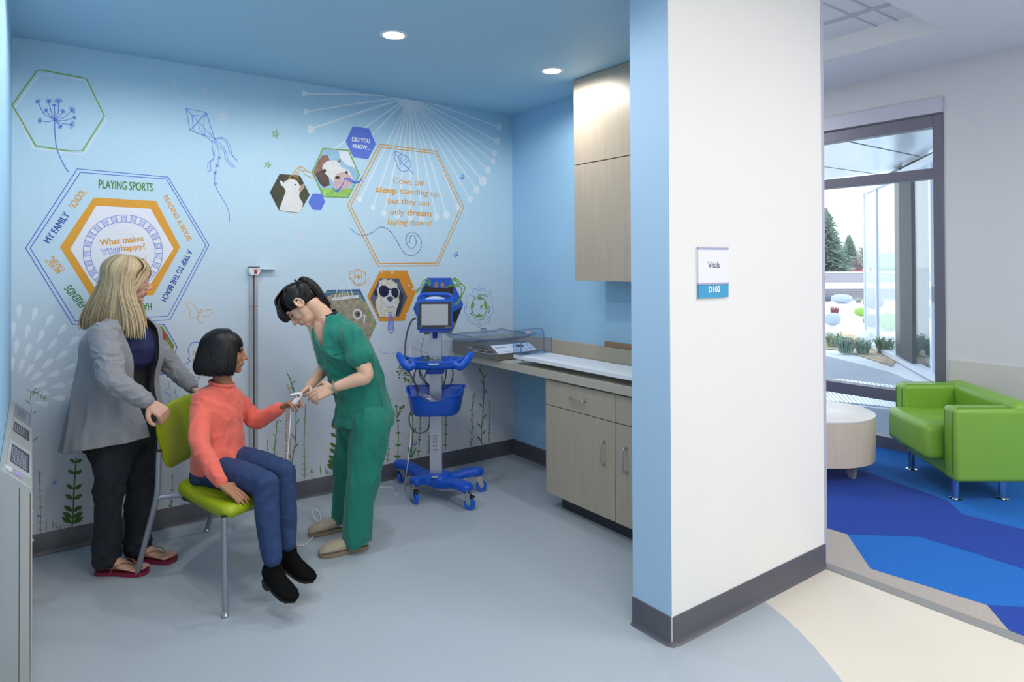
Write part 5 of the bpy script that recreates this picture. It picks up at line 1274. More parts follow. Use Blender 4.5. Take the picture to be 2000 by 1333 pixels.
# Hi! bubble
k = Ink(2*K)
for d in (0, 3): k.line([(682+d*0.3, 541+d), (683, 532+d), (691, 530+d), (698, 525+d), (706, 530+d), (713, 532+d), (714, 543+d), (713, 551+d), (704, 555+d), (694, 554+d), (689, 546+d)], 0.9, True, smooth=4)
k.build('cloud_bubble', I_orange)
Ink(3*K).text('Hi!', (692, 544), (707, 545), 9, 0.001).build('lettering', I_orange)
# alpaca with sunglasses in the orange hexagon
Ink(2*K).poly([(742, 529), (795, 529), (812, 571), (790, 627), (741, 628), (717, 579)]).build('orange_hexagon', mat('ink_deep_orange', (218, 142, 36), 0.55, var=0.02))
o = Ink(2.5*K).poly([(741, 544), (779, 544.5), (796, 581), (780, 619), (741, 621), (723, 583)]).build('alpaca_photo', mat('photo_slate', (84, 92, 112), 0.5, var=0.45, scale=12))
Ink(2.7*K).poly([(774, 556), (781, 566), (789, 578), (784, 600), (778, 616), (768, 619), (770, 590)]).build('dark_mane', mat('photo_dark_navy', (44, 46, 66), 0.5, var=0.4, scale=30), o)
Ink(2.7*K).poly([(731, 566), (737, 570), (737, 580), (731, 577)]).build('ear', mat('photo_black', (44, 36, 36)), o)
Ink(3*K).poly([(742, 620), (734, 602), (733, 590), (738, 578), (737, 566), (741, 556), (740, 549), (747, 547), (752, 545), (758, 548), (765, 546), (770, 552), (776, 554), (776, 562), (781, 568), (779, 580), (780, 590), (775, 604), (772, 619)]).build('wool', mat('photo_cream_wool', (206, 200, 186), 0.5, var=0.28, scale=50, detail=6), o)
Ink(3.4*K).poly([(757, 574), (762, 566), (767, 574), (770, 584), (772, 594), (767, 603), (760, 606), (754, 600), (750, 590)]).build('muzzle', mat('photo_grey_fur', (204, 208, 214), 0.5, var=0.12, scale=40), o)
k = Ink(3.9*K); k.poly([(741, 562), (745, 558), (753, 558), (759, 563), (760, 571), (757, 578), (750, 581), (743, 578), (740, 570)]); k.poly([(765, 565), (770, 562), (776, 564), (779, 571), (778, 579), (773, 583), (767, 579), (764, 572)]); k.line([(758, 565), (766, 566)], 2.0); k.build('sunglasses', mat('photo_dark_lens', (30, 28, 66), 0.4, var=0.5, scale=40), o)
k = Ink(4.1*K); k.poly([(755, 581), (762, 579), (769, 582), (766, 588), (762, 590), (758, 588)]); k.line([(756, 599), (762, 601.5), (768, 598)], 1.0, smooth=3); k.build('nose', mat('photo_grey_black', (70, 70, 78), 0.5, var=0), o)
k = Ink(4*K); k.line([(759, 611), (766, 611), (765, 615), (760, 615)], 1.0, True); k.line([(760, 616), (758, 644), (764, 653), (770, 644), (766, 616)], 1.0, True)
for i in range(9): k.line([(759.5-i*0.15, 619+i*3.2), (767+i*0.3, 617+i*3.2)], 1.2)
k.build('necktie_drawing', I_royal)
for x, y in ((745, 531.5), (798, 558), (807, 585), (794, 613)): Ink(3*K).dot(x, y, 1.4).build('dot', I_white)
for x, y in ((766, 533), (807, 566)): Ink(3*K).line([(x+2*cos(a), y+2*sin(a)) for a in np.linspace(0, 2*pi, 8, endpoint=False)], 0.9, True).build('ring_dot', I_white)
# sheep picture behind the nurse
o = Ink(2*K).poly([(601, 638), (638, 567), (703, 565), (736, 632), (704, 704), (622, 716)]).build('sheep_photo', mat('photo_deep_sky', (66, 98, 152), 0.5, var=0.2, scale=8))
Ink(2.4*K).poly([(602, 640), (612, 618), (628, 588), (648, 575), (676, 572), (700, 578), (716, 592), (736, 632), (704, 704), (622, 715)]).build('wool', mat('photo_wool', (158, 146, 124), 0.5, var=0.4, scale=42, detail=6), o)
Ink(2.6*K).line([(633, 572), (660, 571), (698, 572), (704, 578), (730, 634), (722, 654)], 1.8).build('hexagon_outline', I_green)
k = Ink(3*K); k.line([(649, 584), (701, 577), (701, 580), (649, 587)], 1.4, True); k.line([(653, 584), (663, 552), (671, 560), (680, 551), (689, 577)], 1.2)
for a in (0.2, 0.4, 0.6, 0.8): k.line([(655+32*a, 582-4*a), (664+16*a, 556)], 0.8)
k.build('crown_drawing', I_white)
k = Ink(3*K); k.line([(698+8*cos(a), 614+9*sin(a)) for a in np.linspace(0, 2*pi, 16, endpoint=False)], 2.0, True); k.line([(707, 616), (712, 616), (711, 634)], 1.6); k.build('monocle_drawing', I_white)
Ink(2.8*K).dot(699, 614, 4.5).build('eye', mat('photo_dark_brown', (88, 66, 62)), o)
# hexagon behind the monitor: dark animal with green antennas, blue sky, field
o = Ink(2*K).poly([(834, 543), (881, 543), (905, 595), (883, 650), (829, 654), (807, 603)]).build('sky_photo', mat('photo_blue', (44, 90, 190), 0.5, var=0.15, scale=6))
Ink(2.4*K).poly([(818, 626), (840, 618), (880, 612), (903, 600), (894, 620), (891, 632), (822, 640)]).build('trees', mat('photo_dark_trees', (34, 40, 34), 0.5, var=0.4, scale=40), o)
Ink(2.5*K).poly([(820, 632), (892, 630), (883, 650), (829, 654)]).build('field', mat('photo_field', (128, 116, 70), 0.5, var=0.3, scale=30), o)
Ink(2.4*K).poly([(824, 572), (828, 560), (838, 556), (842, 562), (862, 562), (872, 562), (880, 556), (888, 556), (885, 568), (884, 580), (828, 580)]).build('animal_head', mat('photo_animal_dark', (60, 50, 46), 0.5, var=0.4, scale=30), o)
for x in (852, 864): Ink(2.7*K).dot(x, 557, 4, 10, 6).build('ossicone', mat('photo_tan', (150, 128, 110), 0.5, var=0.2), o)
k = Ink(3*K)
for L_ in ([(812, 569), (822, 560), (827, 549), (836, 546), (841, 552), (838, 558)], [(812, 572), (824, 563), (830, 553), (838, 552), (836, 560)], [(870, 562), (886, 557), (902, 556), (908, 563), (902, 578), (896, 592), (884, 598)], [(880, 556), (884, 546), (890, 544), (902, 555)], [(884, 560), (898, 560), (902, 572), (894, 590), (884, 594)], [(886, 550), (888, 546), (896, 556)]): k.line(L_, 1.8, smooth=4)
k.build('antenna_drawing', I_green)
# I love my planet
k = Ink(2*K); k.line([(936+15.5*cos(a), 600+19.5*sin(a)) for a in np.linspace(0, 2*pi, 24, endpoint=False)], 1.2, True); k.line([(955, 598), (956, 606), (954, 612)], 1.0, smooth=3); k.build('globe_outline', I_dgreen)
k = Ink(3*K)
for P_ in ([(932, 582), (943, 582), (941, 586), (936, 587)], [(947, 586), (951, 592), (952, 602), (948, 604), (945, 595)], [(923, 590), (927, 594), (925, 601), (923, 606), (922, 598)], [(938, 597), (942, 596), (942, 601), (939, 605)], [(931, 617), (936, 612), (941, 617), (936, 619)]): k.poly(P_)
k.build('globe_lands', I_green)
k = Ink(2*K); k.line([(925, 577), (926, 582)], 1.0); k.build('lettering', I_dgreen)
for t, p0, p1 in (('LOVE', (934, 578), (949, 580)),): Ink(2*K).text(t, p0, p1, 4.5, 0.0005).build('lettering', I_dgreen)
for i, ch in enumerate('PLANET'):
    a = radians(118-i*15); x, y = 936+21*cos(a), 600+25.5*sin(a); x2, y2 = 936+21*cos(a-0.11), 600+25.5*sin(a-0.11); Ink(2*K).text(ch, (x, y+1.5), (x2, y2+1.5), 4.2, 0.0006).build('lettering', I_dgreen)
for i, ch in enumerate('MY'):
    a = radians(152-i*13); x, y = 936+21*cos(a), 600+25.5*sin(a); x2, y2 = 936+21*cos(a-0.11), 600+25.5*sin(a-0.11); Ink(2*K).text(ch, (x, y+1.5), (x2, y2+1.5), 4.2, 0.0006).build('lettering', I_dgreen)
Ink(2*K).poly([(952, 579), (954, 580), (954, 583), (951, 583)]).build('heart', mat('ink_salmon', (220, 130, 80), 0.5, var=0))
k = Ink(2*K); Pk = []
for i in range(48):
    a = 2*pi*i/48; r = 1+0.09*sin(a*9); Pk.append((936+27*r*cos(a), 601+36*r*sin(a)))
k.line(Pk, 0.5, True, smooth=2)
for x, y in ((937, 563), (958, 572), (955, 624), (936, 633), (909, 600)): k.line([(x+2.5*cos(a), y+3.5*sin(a)) for a in np.linspace(0, 2*pi, 8, endpoint=False)], 0.5, True)
k.build('scribble_ring', mat('ink_soft_blue', (128, 150, 215), 0.55, var=0))
k = Ink(2*K); k.line([(939, 643), (949, 642), (951, 648), (942, 649)], 0.8, True); k.line([(940, 645), (950, 645)], 0.8); k.build('note_drawing', I_navy)
# dotted trail left of the cart
k = Ink(2*K); Q_ = catmull([V(x, y, 0) for x, y in [(738, 685), (755, 691), (772, 689), (784, 682), (800, 678), (822, 686), (836, 690)]], 12); acc = 0; last = Q_[0]
for p in Q_[1:]:
    acc += (p-last).length; last = p
    if acc > 3.0: k.dot(p.x, p.y, 0.7, 6); acc = 0
k.build('dotted_trail', I_navy)
# --- meadow plants growing from the base board
def plant(stem, leaves, w_=1.6, name='grass_stem_drawing', mt=None, lw=None, fork=None, up=True, opposite=False):
    k = Ink(K); Q_ = catmull([V(x, y, 0) for x, y in stem], 8); k.line([(p.x, p.y) for p in Q_], w_)
    n, L_, ang, wd = leaves
    for i in range(n):
        t = (i+0.6)/n; p = Q_[int(t*(len(Q_)-1))]; ls = L_*(1.4 if wd < 0.15 else 1.05)*(1-0.45*t)
        for sd in ((-1, 1) if opposite else ((1,) if i % 2 else (-1,))):
            a = radians(-90+sd*ang); ex, ey = p.x+ls*cos(a), p.y+ls*sin(a); nx, ny = -sin(a)*ls*wd, cos(a)*ls*wd
            mx, my = p.x+ls*0.55*cos(a), p.y+ls*0.55*sin(a)
            k.poly([(p.x, p.y), (mx+nx, my+ny), (ex, ey), (mx-nx, my-ny)] if wd < 0.2 else [(p.x, p.y), (p.x+ls*.3*cos(a)+nx*.8, p.y+ls*.3*sin(a)+ny*.8), (mx+nx, my+ny), (p.x+ls*.8*cos(a)+nx*.6, p.y+ls*.8*sin(a)+ny*.6), (ex, ey), (p.x+ls*.8*cos(a)-nx*.6, p.y+ls*.8*sin(a)-ny*.6), (mx-nx, my-ny), (p.x+ls*.3*cos(a)-nx*.8, p.y+ls*.3*sin(a)-ny*.8)])
    k.build(name, mt or I_dgreen)
I_leaf = mat('ink_dark_leaf', (74, 108, 42), 0.55, var=0.05)
plant([(141, 1028), (143, 1000), (145, 950), (149, 895)], (7, 25, 58, 0.22), 3.0, 'broad_leaf_drawing', I_leaf, opposite=True)
plant([(655, 922), (656, 900), (657, 870), (656, 830)], (7, 20, 55, 0.25), 2.4, 'broad_leaf_drawing', I_leaf, opposite=True)
plant([(79, 1041), (79, 1000), (78, 950), (77, 920)], (9, 6, 40, 0.1), 1.2, 'grass_stem_drawing', I_dgreen, opposite=True)
plant([(62, 900), (62, 850), (61, 800), (60, 770), (66, 764)], (8, 14, 50, 0.06), 1.0)
k = Ink(K); k.line([(60, 768), (66, 766), (78, 771), (90, 780)], 1.4, smooth=3)
for x, y in ((66, 766), (73, 769), (80, 773), (86, 778)): k.line([(x, y), (x+4, y-7)], 1.0); k.line([(x, y), (x-1, y+7)], 1.0)
k.build('grass_stem_drawing', I_dgreen)
for x0, y0, x1, y1 in ((91, 1039, 91, 1011), (106, 1036, 103, 1016), (113, 1035, 108, 1022), (118, 1034, 119, 1027), (627, 930, 626, 907), (638, 928, 636, 912), (641, 928, 639, 916), (644, 927, 644, 921)): 
    k = Ink(K); k.line([(x0, y0), ((x0+x1)/2-1, (y0+y1)/2), (x1, y1)], 1.5, smooth=3, taper=True); k.build('grass_blade_drawing', I_dgreen)
Ink(2*K).dot(75, 1008, 2, 8, 3).build('snail_drawing', I_royal)
k = Ink(2*K); k.line([(150, 1002), (152, 998), (157, 997), (160, 1001)], 2.0, smooth=3); k.build('snail_drawing', mat('ink_tan', (200, 176, 150), 0.5, var=0))
plant([(567, 945), (570, 905), (577, 860), (578, 800), (573, 760), (563, 732)], (11, 14, 32, 0.09), 2.0)
plant([(595, 935), (595, 900), (594, 860), (597, 790)], (9, 8, 42, 0.05), 1.3, opposite=True)
plant([(536, 910), (537, 870), (540, 840), (541, 822)], (9, 9, 45, 0.06), 1.4)
k = Ink(K); k.line([(541, 823), (545, 820), (549, 825)], 1.4, smooth=3); k.build('grass_stem_drawing', I_dgreen)
plant([(523, 900), (523, 858)], (9, 3, 60, 0.2), 1.0, opposite=True)
for x, y in ((609, 933), (332, 1000), (226, 1000), (233, 1011)): 
    k = Ink(K); k.line([(x, y), (x, y-10)], 1.2)
    for a in (0, 2.1, 4.2): k.line([(x, y-12), (x+3*cos(a), y-12+3*sin(a)), (x+3.4*cos(a+0.7), y-12+3.4*sin(a+0.7))], 0.8, True, smooth=2)
    k.build('clover_drawing', I_dgreen)
plant([(231, 1010), (229, 985), (228, 960)], (4, 8, 45, 0.2), 1.4, opposite=True)
plant([(334, 992), (336, 960), (337, 925)], (3, 7, 45, 0.15), 1.3, opposite=True); plant([(361, 985), (363, 960), (363, 937)], (2, 4, 45, 0.2), 1.2, opposite=True)
# printed lines of a poem climbing beside the stem
for t, p0, p1, h in (('PLANT DEED, HUMAN AND ANIMAL CONNECTION', (568, 916), (567, 790), 4.5), ('LOVE YOU', (559, 752), (567, 776), 4.5), ('TINY BUGS, WORMS AND INSECTS', (560, 900), (562, 800), 4.0)):
    Ink(K).text(t, p0, p1, h, 0.0004).build('lettering', I_rust)
# round sketched tree + flowers left of the cart
k = Ink(K); rn = random.Random(2)
for i in range(120):
    a = rn.random()*2*pi; r = sqrt(rn.random()); k.dot(788+13*r*cos(a), 727+16*r*sin(a), 1.2, 5, 0.8)
k.line([(800, 752), (797, 743), (789, 740)], 1.4, smooth=2); k.line([(801, 755), (800, 742)], 1.4); k.line([(802, 752), (807, 742)], 1.4); k.line([(790, 746), (796, 742), (801, 741)], 1.4)
k.build('dandelion_drawing', I_leaf)
plant([(803, 895), (806, 840), (805, 790), (801, 740)], (5, 14, 30, 0.2), 1.6)
plant([(776, 902), (778, 860), (777, 815)], (4, 8, 55, 0.3), 1.7, opposite=True)
k = Ink(K)
for x, y in ((764, 808), (774, 795), (788, 795), (782, 798)): k.line([(777, 815), (x, y)], 1.4); k.poly([(x-2.5, y), (x, y+3), (x+2.5, y), (x+1.5, y-5), (x, y-2), (x-1.5, y-5)])
k.build('flower_head_drawing', I_leaf)
for P_ in ([(803, 895), (797, 880)], [(803, 895), (813, 875)], [(817, 892), (820, 850), (821, 812)], [(870, 880), (871, 840), (871, 812)], [(838, 888), (839, 850)]):
    plant(P_ if len(P_) > 2 else [P_[0], ((P_[0][0]+P_[1][0])/2, (P_[0][1]+P_[1][1])/2), P_[1]], (4, 6, 45, 0.2), 1.4, opposite=True)
plant([(920, 873), (922, 840), (922, 800), (927, 768)], (10, 9, 28, 0.08), 1.5)
plant([(941, 868), (940, 845), (943, 810), (945, 760), (943, 735), (935, 718)], (10, 12, 36, 0.12), 1.6)
plant([(955, 865), (956, 830), (957, 782)], (14, 2.4, 60, 0.3), 0.9, opposite=True)
plant([(865, 750), (864, 735)], (3, 5, 40, 0.3), 1.0, opposite=True)
plant([(757, 905), (758, 885), (759, 868)], (4, 6, 45, 0.1), 1.0, opposite=True)
# ================================================================== people
M_skin_a = mat('skin_fair', (206, 160, 138), 0.5, var=0.03, scale=20, spec=0.35)
M_skin_b = mat('skin_light', (222, 178, 150), 0.5, var=0.03, scale=20, spec=0.35)
M_skin_c = mat('skin_tan', (168, 118, 88), 0.5, var=0.03, scale=20, spec=0.35)
M_lip = mat('lip_rose', (176, 96, 92), 0.45, var=0.02); M_lip2 = mat('lip_brown', (150, 88, 76), 0.45, var=0.02)
M_ink = mat('lash_dark', (30, 24, 24), 0.6, var=0)
for m_ in (M_skin_a, M_skin_b, M_skin_c):
    b = m_.node_tree.nodes['Principled BSDF']; b.inputs['Subsurface Weight'].default_value = 0.12; b.inputs['Subsurface Radius'].default_value = (0.012, 0.005, 0.003)
HR, HF = V(RX.x, RX.y, 0).normalized(), V(_f.x, _f.y, 0).normalized()   # image right and image depth directions on the floor
ZU = V(0, 0, 1)
def frame(F, U=ZU):
    F = V(F).normalized(); Lf = V(U).cross(F).normalized(); U2 = F.cross(Lf)
    return Matrix((F, Lf, U2)).transposed()            # columns: forward, left, up
class Head:
    def __init__(s, C, F, U=ZU, k=1.0): s.C = V(C); s.R = frame(F, U); s.k = k
    def p(s, x, y, z): return s.C + s.R @ (V(x, y, z)*s.k)
    def add(s, mb, lip=True):
        k = s.k
        def e(c, r, n=20, kk=12): mb.ell(s.p(*c), [q*k for q in r], s.R, n, kk)
        e((-0.012, 0, 0.035), (0.094, 0.073, 0.078), 28, 16)
        e((0.028, 0, -0.012), (0.060, 0.062, 0.088), 24, 14)
        e((0.036, 0, -0.068), (0.045, 0.047, 0.040))
        e((0.066, 0, -0.094), (0.021, 0.021, 0.017))
        e((0.064, 0.0, 0.026), (0.026, 0.046, 0.020))
        for q in (-1, 1):
            e((0.050, 0.034*q, -0.028), (0.028, 0.024, 0.028)); e((0.094, 0.0115*q, -0.034), (0.010, 0.008, 0.008))
            # ear
            mb.tube([s.p(-0.004+0.019*cos(a)-0.006, 0.071*q+0.008*q, -0.002+0.030*sin(a)) for a in np.linspace(0, 2*pi, 14, endpoint=False)], 0.0055*k, 8, closed=True)
            e((-0.010, 0.071*q, -0.002), (0.016, 0.006, 0.024))
        mb.cap([s.p(0.080, 0, 0.014), s.p(0.093, 0, -0.008), s.p(0.106, 0, -0.030)], [0.009*k, 0.0095*k, 0.0105*k], 12, 4)
        e((0.0885, 0, -0.0545), (0.0095, 0.023, 0.0055)); e((0.0865, 0, -0.0655), (0.0095, 0.019, 0.0065))
        e((0.076, 0, -0.060), (0.016, 0.030, 0.022))
    def loc(s, co): return (np.array(co)-np.array(s.C))@np.array(s.R)/s.k
    def sculpt(s, co, nr):
        l = s.loc(co); d = np.zeros(len(l))
        for q in (-1, 1):
            r2 = ((l[:, 1]-0.030*q)/0.017)**2+((l[:, 2]-0.003)/0.011)**2
            d += np.exp(-r2)*0.009*(l[:, 0] > 0.03)
            r3 = ((l[:, 1]-0.030*q)/0.012)**2+((l[:, 2]-0.001)/0.006)**2     # lid bulge
            d -= np.exp(-r3)*0.0035*(l[:, 0] > 0.03)
        r4 = (l[:, 1]/0.02)**2+((l[:, 2]+0.0600)/0.0022)**2
        d += np.exp(-r4)*0.0035*(l[:, 0] > 0.06)
        l[:, 0] -= d
        return np.array(s.C)+l@np.array(s.R).T*s.k
    def paint(s, me, skin_i, lip_i):
        n = len(me.polygons); c = np.empty(n*3); me.polygons.foreach_get('center', c); l = s.loc(c.reshape(-1, 3))
        sel = (l[:, 0] > 0.078) & (((l[:, 1]/0.024)**2+((l[:, 2]+0.0600)/0.0095)**2) < 1)
        mi = np.zeros(n, dtype=np.int32); mi[sel] = lip_i; me.polygons.foreach_set('material_index', mi)
    def features(s, me, off, parent, brow=True, open_eye=0.0, iris=None, lash=0.0009):
        """brows and lash lines laid on the finished skin by casting onto it"""
        from mathutils.bvhtree import BVHTree
        bvh = BVHTree.FromPolygons([v.co+off for v in me.vertices], [tuple(p.vertices) for p in me.polygons])
        d = -(s.R.col[0])
        def hit(y, z, lift=0.0005):
            o = s.p(0.2, y, z); h = bvh.ray_cast(o, d)[0]
            return (h if h is not None else s.p(0.08, y, z))-d*lift
        for q, nm in ((-1, 'right'), (1, 'left')):
            if brow: MB().tube([hit(q*y, z) for y, z in ((0.014, 0.017), (0.022, 0.021), (0.033, 0.0225), (0.044, 0.018))], [0.0022, 0.0026, 0.0022, 0.001], 6, 4).build('eyebrow', mat('brow_'+s.tone[0], s.tone[1], 0.7, var=0), parent)
            MB().tube([hit(q*y, z) for y, z in ((0.017, -0.001), (0.023, 0.0+open_eye), (0.030, 0.0008+open_eye), (0.037, -0.0008+open_eye*0.6), (0.043, -0.003))], [lash*0.7, lash, lash*1.3, lash*1.3, lash*0.6], 6, 4).build('eyelashes', M_ink, parent)
            if open_eye:
                MB().ell(hit(q*0.030, 0.001, -0.0045), (0.006, 0.0115, 0.0065), s.R, 16, 10).build('eye', mat('eye_white', (225, 222, 220), 0.2, var=0), parent)
                MB().ell(hit(q*0.030, 0.001, -0.0022), (0.0048, 0.0050, 0.0052), s.R, 16, 10).build('iris', mat('iris_brown', (52, 34, 26), 0.15, var=0), parent)
def hand(mb, w, d, n, thumb, k=1.0, curl=(0.3, 0.4, 0.3), curls=None, spread=0.06, tc=0.5, tpos=None):
    """w wrist, d toward fingers, n out of the palm, thumb +1/-1 side along d x n; fingers bend towards n"""
    w = V(w); d = V(d).normalized(); n = (V(n)-d*V(n).dot(d)).normalized(); s_ = d.cross(n)*thumb
    pw = 0.038*k
    K_ = [w+d*0.084*k+s_*x*k for x in (0.027, 0.009, -0.009, -0.025)]
    for x in (0.024, 0.008, -0.008, -0.022): mb.cap([w+s_*(x*0.55)*k+d*0.004*k, w+d*0.045*k+s_*x*0.95*k, w+d*0.084*k+s_*x*1.1*k], [0.0125*k, 0.0125*k, 0.0105*k], 10, 3)
    mb.ell(w+d*0.046*k+n*0.004*k, (0.040*k, 0.033*k, 0.0125*k), Matrix((d, s_, d.cross(s_))).transposed(), 16, 10)
    for i, (b, L3) in enumerate(zip(K_, ((0.042, 0.025, 0.021), (0.046, 0.028, 0.022), (0.043, 0.026, 0.021), (0.034, 0.020, 0.018)))):
        cu = curls[i] if curls else curl; a = 0; p = b; pts = [b-d*0.01*k]; pts.append(p)
        dd0 = (d+s_*spread*(1.5-i)).normalized()
        for L_, c_ in zip(L3, cu):
            a += c_; p = p+(dd0*cos(a)+n*sin(a))*L_*k; pts.append(p)
        mb.cap(pts, [0.0095*k, 0.0092*k, 0.0084*k, 0.0078*k, 0.0066*k], 10, 3)
    t0 = w+d*0.022*k+s_*0.020*k+n*0.004*k
    td = (s_*0.75+d*0.55+n*0.35*tc).normalized()
    t1 = t0+td*0.040*k; t2 = t1+(d*0.75+s_*0.3+n*0.6*tc).normalized()*0.030*k; t3 = t2+(d*0.85+n*0.6*tc-s_*0.15).normalized()*0.023*k
    if tpos is not None: t3 = V(tpos); t2 = t1.lerp(t3, 0.55)+s_*0.006
    mb.cap([t0, t1, t2, t3], [0.0155*k, 0.0125*k, 0.0105*k, 0.0085*k], 10, 4)
    return K_
def skin_body(name, mb, head, mats, parent, voxel=0.0036, lip_i=1):
    me = remesh(mb, voxel, 3, fn=head.sculpt)
    head.paint(me, 0, lip_i)
    o = part_mesh(name, me, mats, parent)
    return o
def folds(amp, freq, axis=(1, 1, 0.35), seed=0, mask=None):
    def fn(co, nr):
        S = np.array(axis)*freq; out = co.copy()
        q = [Vector((c[0]*S[0]+seed, c[1]*S[1], c[2]*S[2])) for c in co]
        wv = [noise.noise_vector(v*0.6)*0.9 for v in q]
        d = np.array([0.45-2.2*abs(noise.noise(v+u_)) for v, u_ in zip(q, wv)])*amp*0.5
        d += np.array([0.3-1.6*abs(noise.noise((v+u_)*2.3)) for v, u_ in zip(q, wv)])*amp*0.28
        if mask is not None: d = d*mask(co)
        return out+nr*d[:, None]
    return fn
def lock(mb, pts, w_, t=0.35, n=6, sm=4):
    k = len(pts); r = [w_*(0.5 if i == 0 else 1.0) for i in range(k)]; r[-1] = w_*0.35; r[-2] = w_*0.8
    mb.tube(pts, r, n, sm, ry=[q*t for q in r])

# ------------------------------------------------------------------ the girl on the chair
def girl():
    hipc = at(432, 912, 3.32); 
    base = V(G(520, 1150).x, G(520, 1150).y, 0)
    t = thing('person', 'seated girl in coral long-sleeved top, jeans and black ankle boots, black bob haircut', 'person', V(hipc.x, hipc.y, 0.0))
    H = Head(at(440, 689, 3.36), HR*0.92+HF*0.40-ZU*0.06, ZU, 0.95); H.tone = ('black', (24, 20, 20))
    neck0 = at(437, 752, 3.37); chest = at(424, 800, 3.36); belly = at(428, 868, 3.35)
    shN, shF = at(392, 782, 3.28), at(466, 782, 3.47)
    elN, wrN = at(391, 872, 3.10), at(431, 945, 3.00)
    elF, wrF = at(500, 822, 3.50), at(548, 797, 3.45)
    hpN, hpF = at(412, 928, 3.28), at(452, 905, 3.40)
    knN, knF = at(519, 948, 3.00), at(556, 925, 3.16)
    anN, anF = at(532, 1110, 2.93), at(562, 1080, 3.10)
    side = (shN-shF).normalized()
    b = MB(); H.add(b)
    b.cap([neck0-ZU*0.025, neck0.lerp(H.p(-0.025, 0, -0.06), 0.5), H.p(-0.025, 0, -0.06)], [0.050, 0.044, 0.044], 16, 4)
    b.cap([belly, chest, neck0-ZU*0.05], [0.08, 0.080, 0.045], 20, 4, up=side, ry=[0.10, 0.10, 0.058])
    for q0_, q1_, q2_ in ((shN, elN, wrN), (shF, elF, wrF)): b.cap([q0_, q1_], [0.028, 0.024], 12, 4); b.cap([q1_, q2_], [0.024, 0.019], 12, 4)
    b.cap([shN.lerp(shF, 0.1), shF.lerp(shN, 0.1)], [0.035, 0.035], 12, 4)
    for q0_, q1_, q2_ in ((hpN, knN, anN), (hpF, knF, anF)): b.cap([q0_, q1_], [0.055, 0.036], 14, 4); b.cap([q1_, q2_], [0.036, 0.026], 14, 4)
    b.cap([hpN, hpF], [0.07, 0.07], 14, 3)
    fdN = (at(585, 1160, 2.78)-at(530, 1130, 2.95)).normalized()
    for a_ in (anN, anF): b.cap([a_, a_-ZU*0.04], [0.026, 0.024], 12, 3)
    # near hand flat on the seat
    dN = (at(474, 972, 2.96)-at(431, 945, 3.00))
    hand(b, wrN+dN.normalized()*0.004, dN, V(0.1, 0, -1), -1 if (dN.normalized().cross(V(0, 0, -1))).dot(HR) < 0 else 1, 0.88, curl=(0.12, 0.15, 0.2), spread=0.05, tc=0.15)
    # far hand reaching forward, index out, the others curled down
    dF = at(574, 781, 3.42)-wrF; 
    hand(b, wrF, dF, (-ZU+HR*0.1), 1 if (dF.normalized().cross(-ZU)).dot(HF) > 0 else -1, 0.84, curls=[(0.0, 0.05, 0.1), (0.5, 0.5, 0.3), (0.75, 0.7, 0.4), (0.9, 0.7, 0.5)], spread=0.10, tc=1.0)
    bo = skin_body('body', b, H, [M_skin_c, M_lip2], t)
    H.features(bo.data, t.location, bo, open_eye=0.0, lash=0.0012)
    # top
    M_coral = mat('coral_knit', (236, 106, 88), 0.85, var=0.03, scale=60, bump=0.15, bscale=400, sheen=0.3)
    c = MB()
    tw = side
    c.rings([[ctr+tw*(rw*cos(a)*1.0)+ (dp*sin(a))*fwd_ for a in np.linspace(0, 2*pi, 28, endpoint=False)] for ctr, rw, dp, fwd_ in [(at(430, 920, 3.33)-ZU*0.008, 0.156, 0.146, (HR*0.7-HF*0.7)), (at(430, 900, 3.33), 0.156, 0.146, (HR*0.7-HF*0.7)), (at(429, 868, 3.34), 0.143, 0.120, (HR*0.7-HF*0.7)), (at(426, 830, 3.35), 0.142, 0.120, (HR*0.7-HF*0.7)), (at(425, 800, 3.36), 0.150, 0.122, (HR*0.7-HF*0.7)), (at(428, 775, 3.37), 0.150, 0.100, (HR*0.7-HF*0.7)), (at(431, 762, 3.37), 0.115, 0.082, (HR*0.7-HF*0.7)), (at(433, 753, 3.37), 0.074, 0.064, (HR*0.7-HF*0.7)), (at(433, 749, 3.37), 0.064, 0.058, (HR*0.7-HF*0.7))]])
    c.cap([shN+V(0, 0, -0.004)-side*0.015, (shN+elN)/2+HR*-0.005, elN, (elN*0.5+wrN*0.5), wrN+(elN-wrN).normalized()*0.012], [0.052, 0.047, 0.044, 0.040, 0.033], 16, 5)
    c.cap([shF+side*0.02, (shF+elF)/2, elF, (elF+wrF)/2, wrF+(elF-wrF).normalized()*0.012], [0.055, 0.048, 0.047, 0.042, 0.034], 16, 5)
    me = remesh(c, 0.0055, 4, fn=folds(0.013, 11, (1, 1, 0.8), 3))
    top = part_mesh('long_sleeved_top', me, M_coral, t)
    nf_ = (HR*0.7-HF*0.7); cN = at(433, 748.5, 3.37)
    MB().tube([cN+nf_*0.004+side*(0.066*cos(a))+nf_*(0.064*sin(a))-ZU*(0.008*sin(a)) for a in np.linspace(0, 2*pi, 36, endpoint=False)], 0.0085, 8, closed=True).build('neckband', M_coral, top)
    # small gold studs down the front seams
    st = MB()
    from mathutils.bvhtree import BVHTree
    bvh = BVHTree.FromPolygons([v.co+t.location for v in me.vertices], [tuple(p.vertices) for p in me.polygons])
    def cast(x, y, lift=0.001):
        h = bvh.ray_cast(V(0, 0, EYE), ray(x, y).normalized())[0]; return None if h is None else h-ray(x, y).normalized()*lift
    seq = [(418+2.6*i, 757+2*sin(i/2.2)) for i in range(14)]+[(421, 785), (425, 789), (428, 793), (432, 798), (435, 804), (437, 809), (438, 815), (438, 821), (438, 827), (437, 833)]+[(455+0.3*i, 775+5.6*i) for i in range(16)]
    for x, y in seq:
        h = cast(x, y)
        if h: st.ell(h, (0.0021, 0.0021, 0.0021), None, 6, 4)
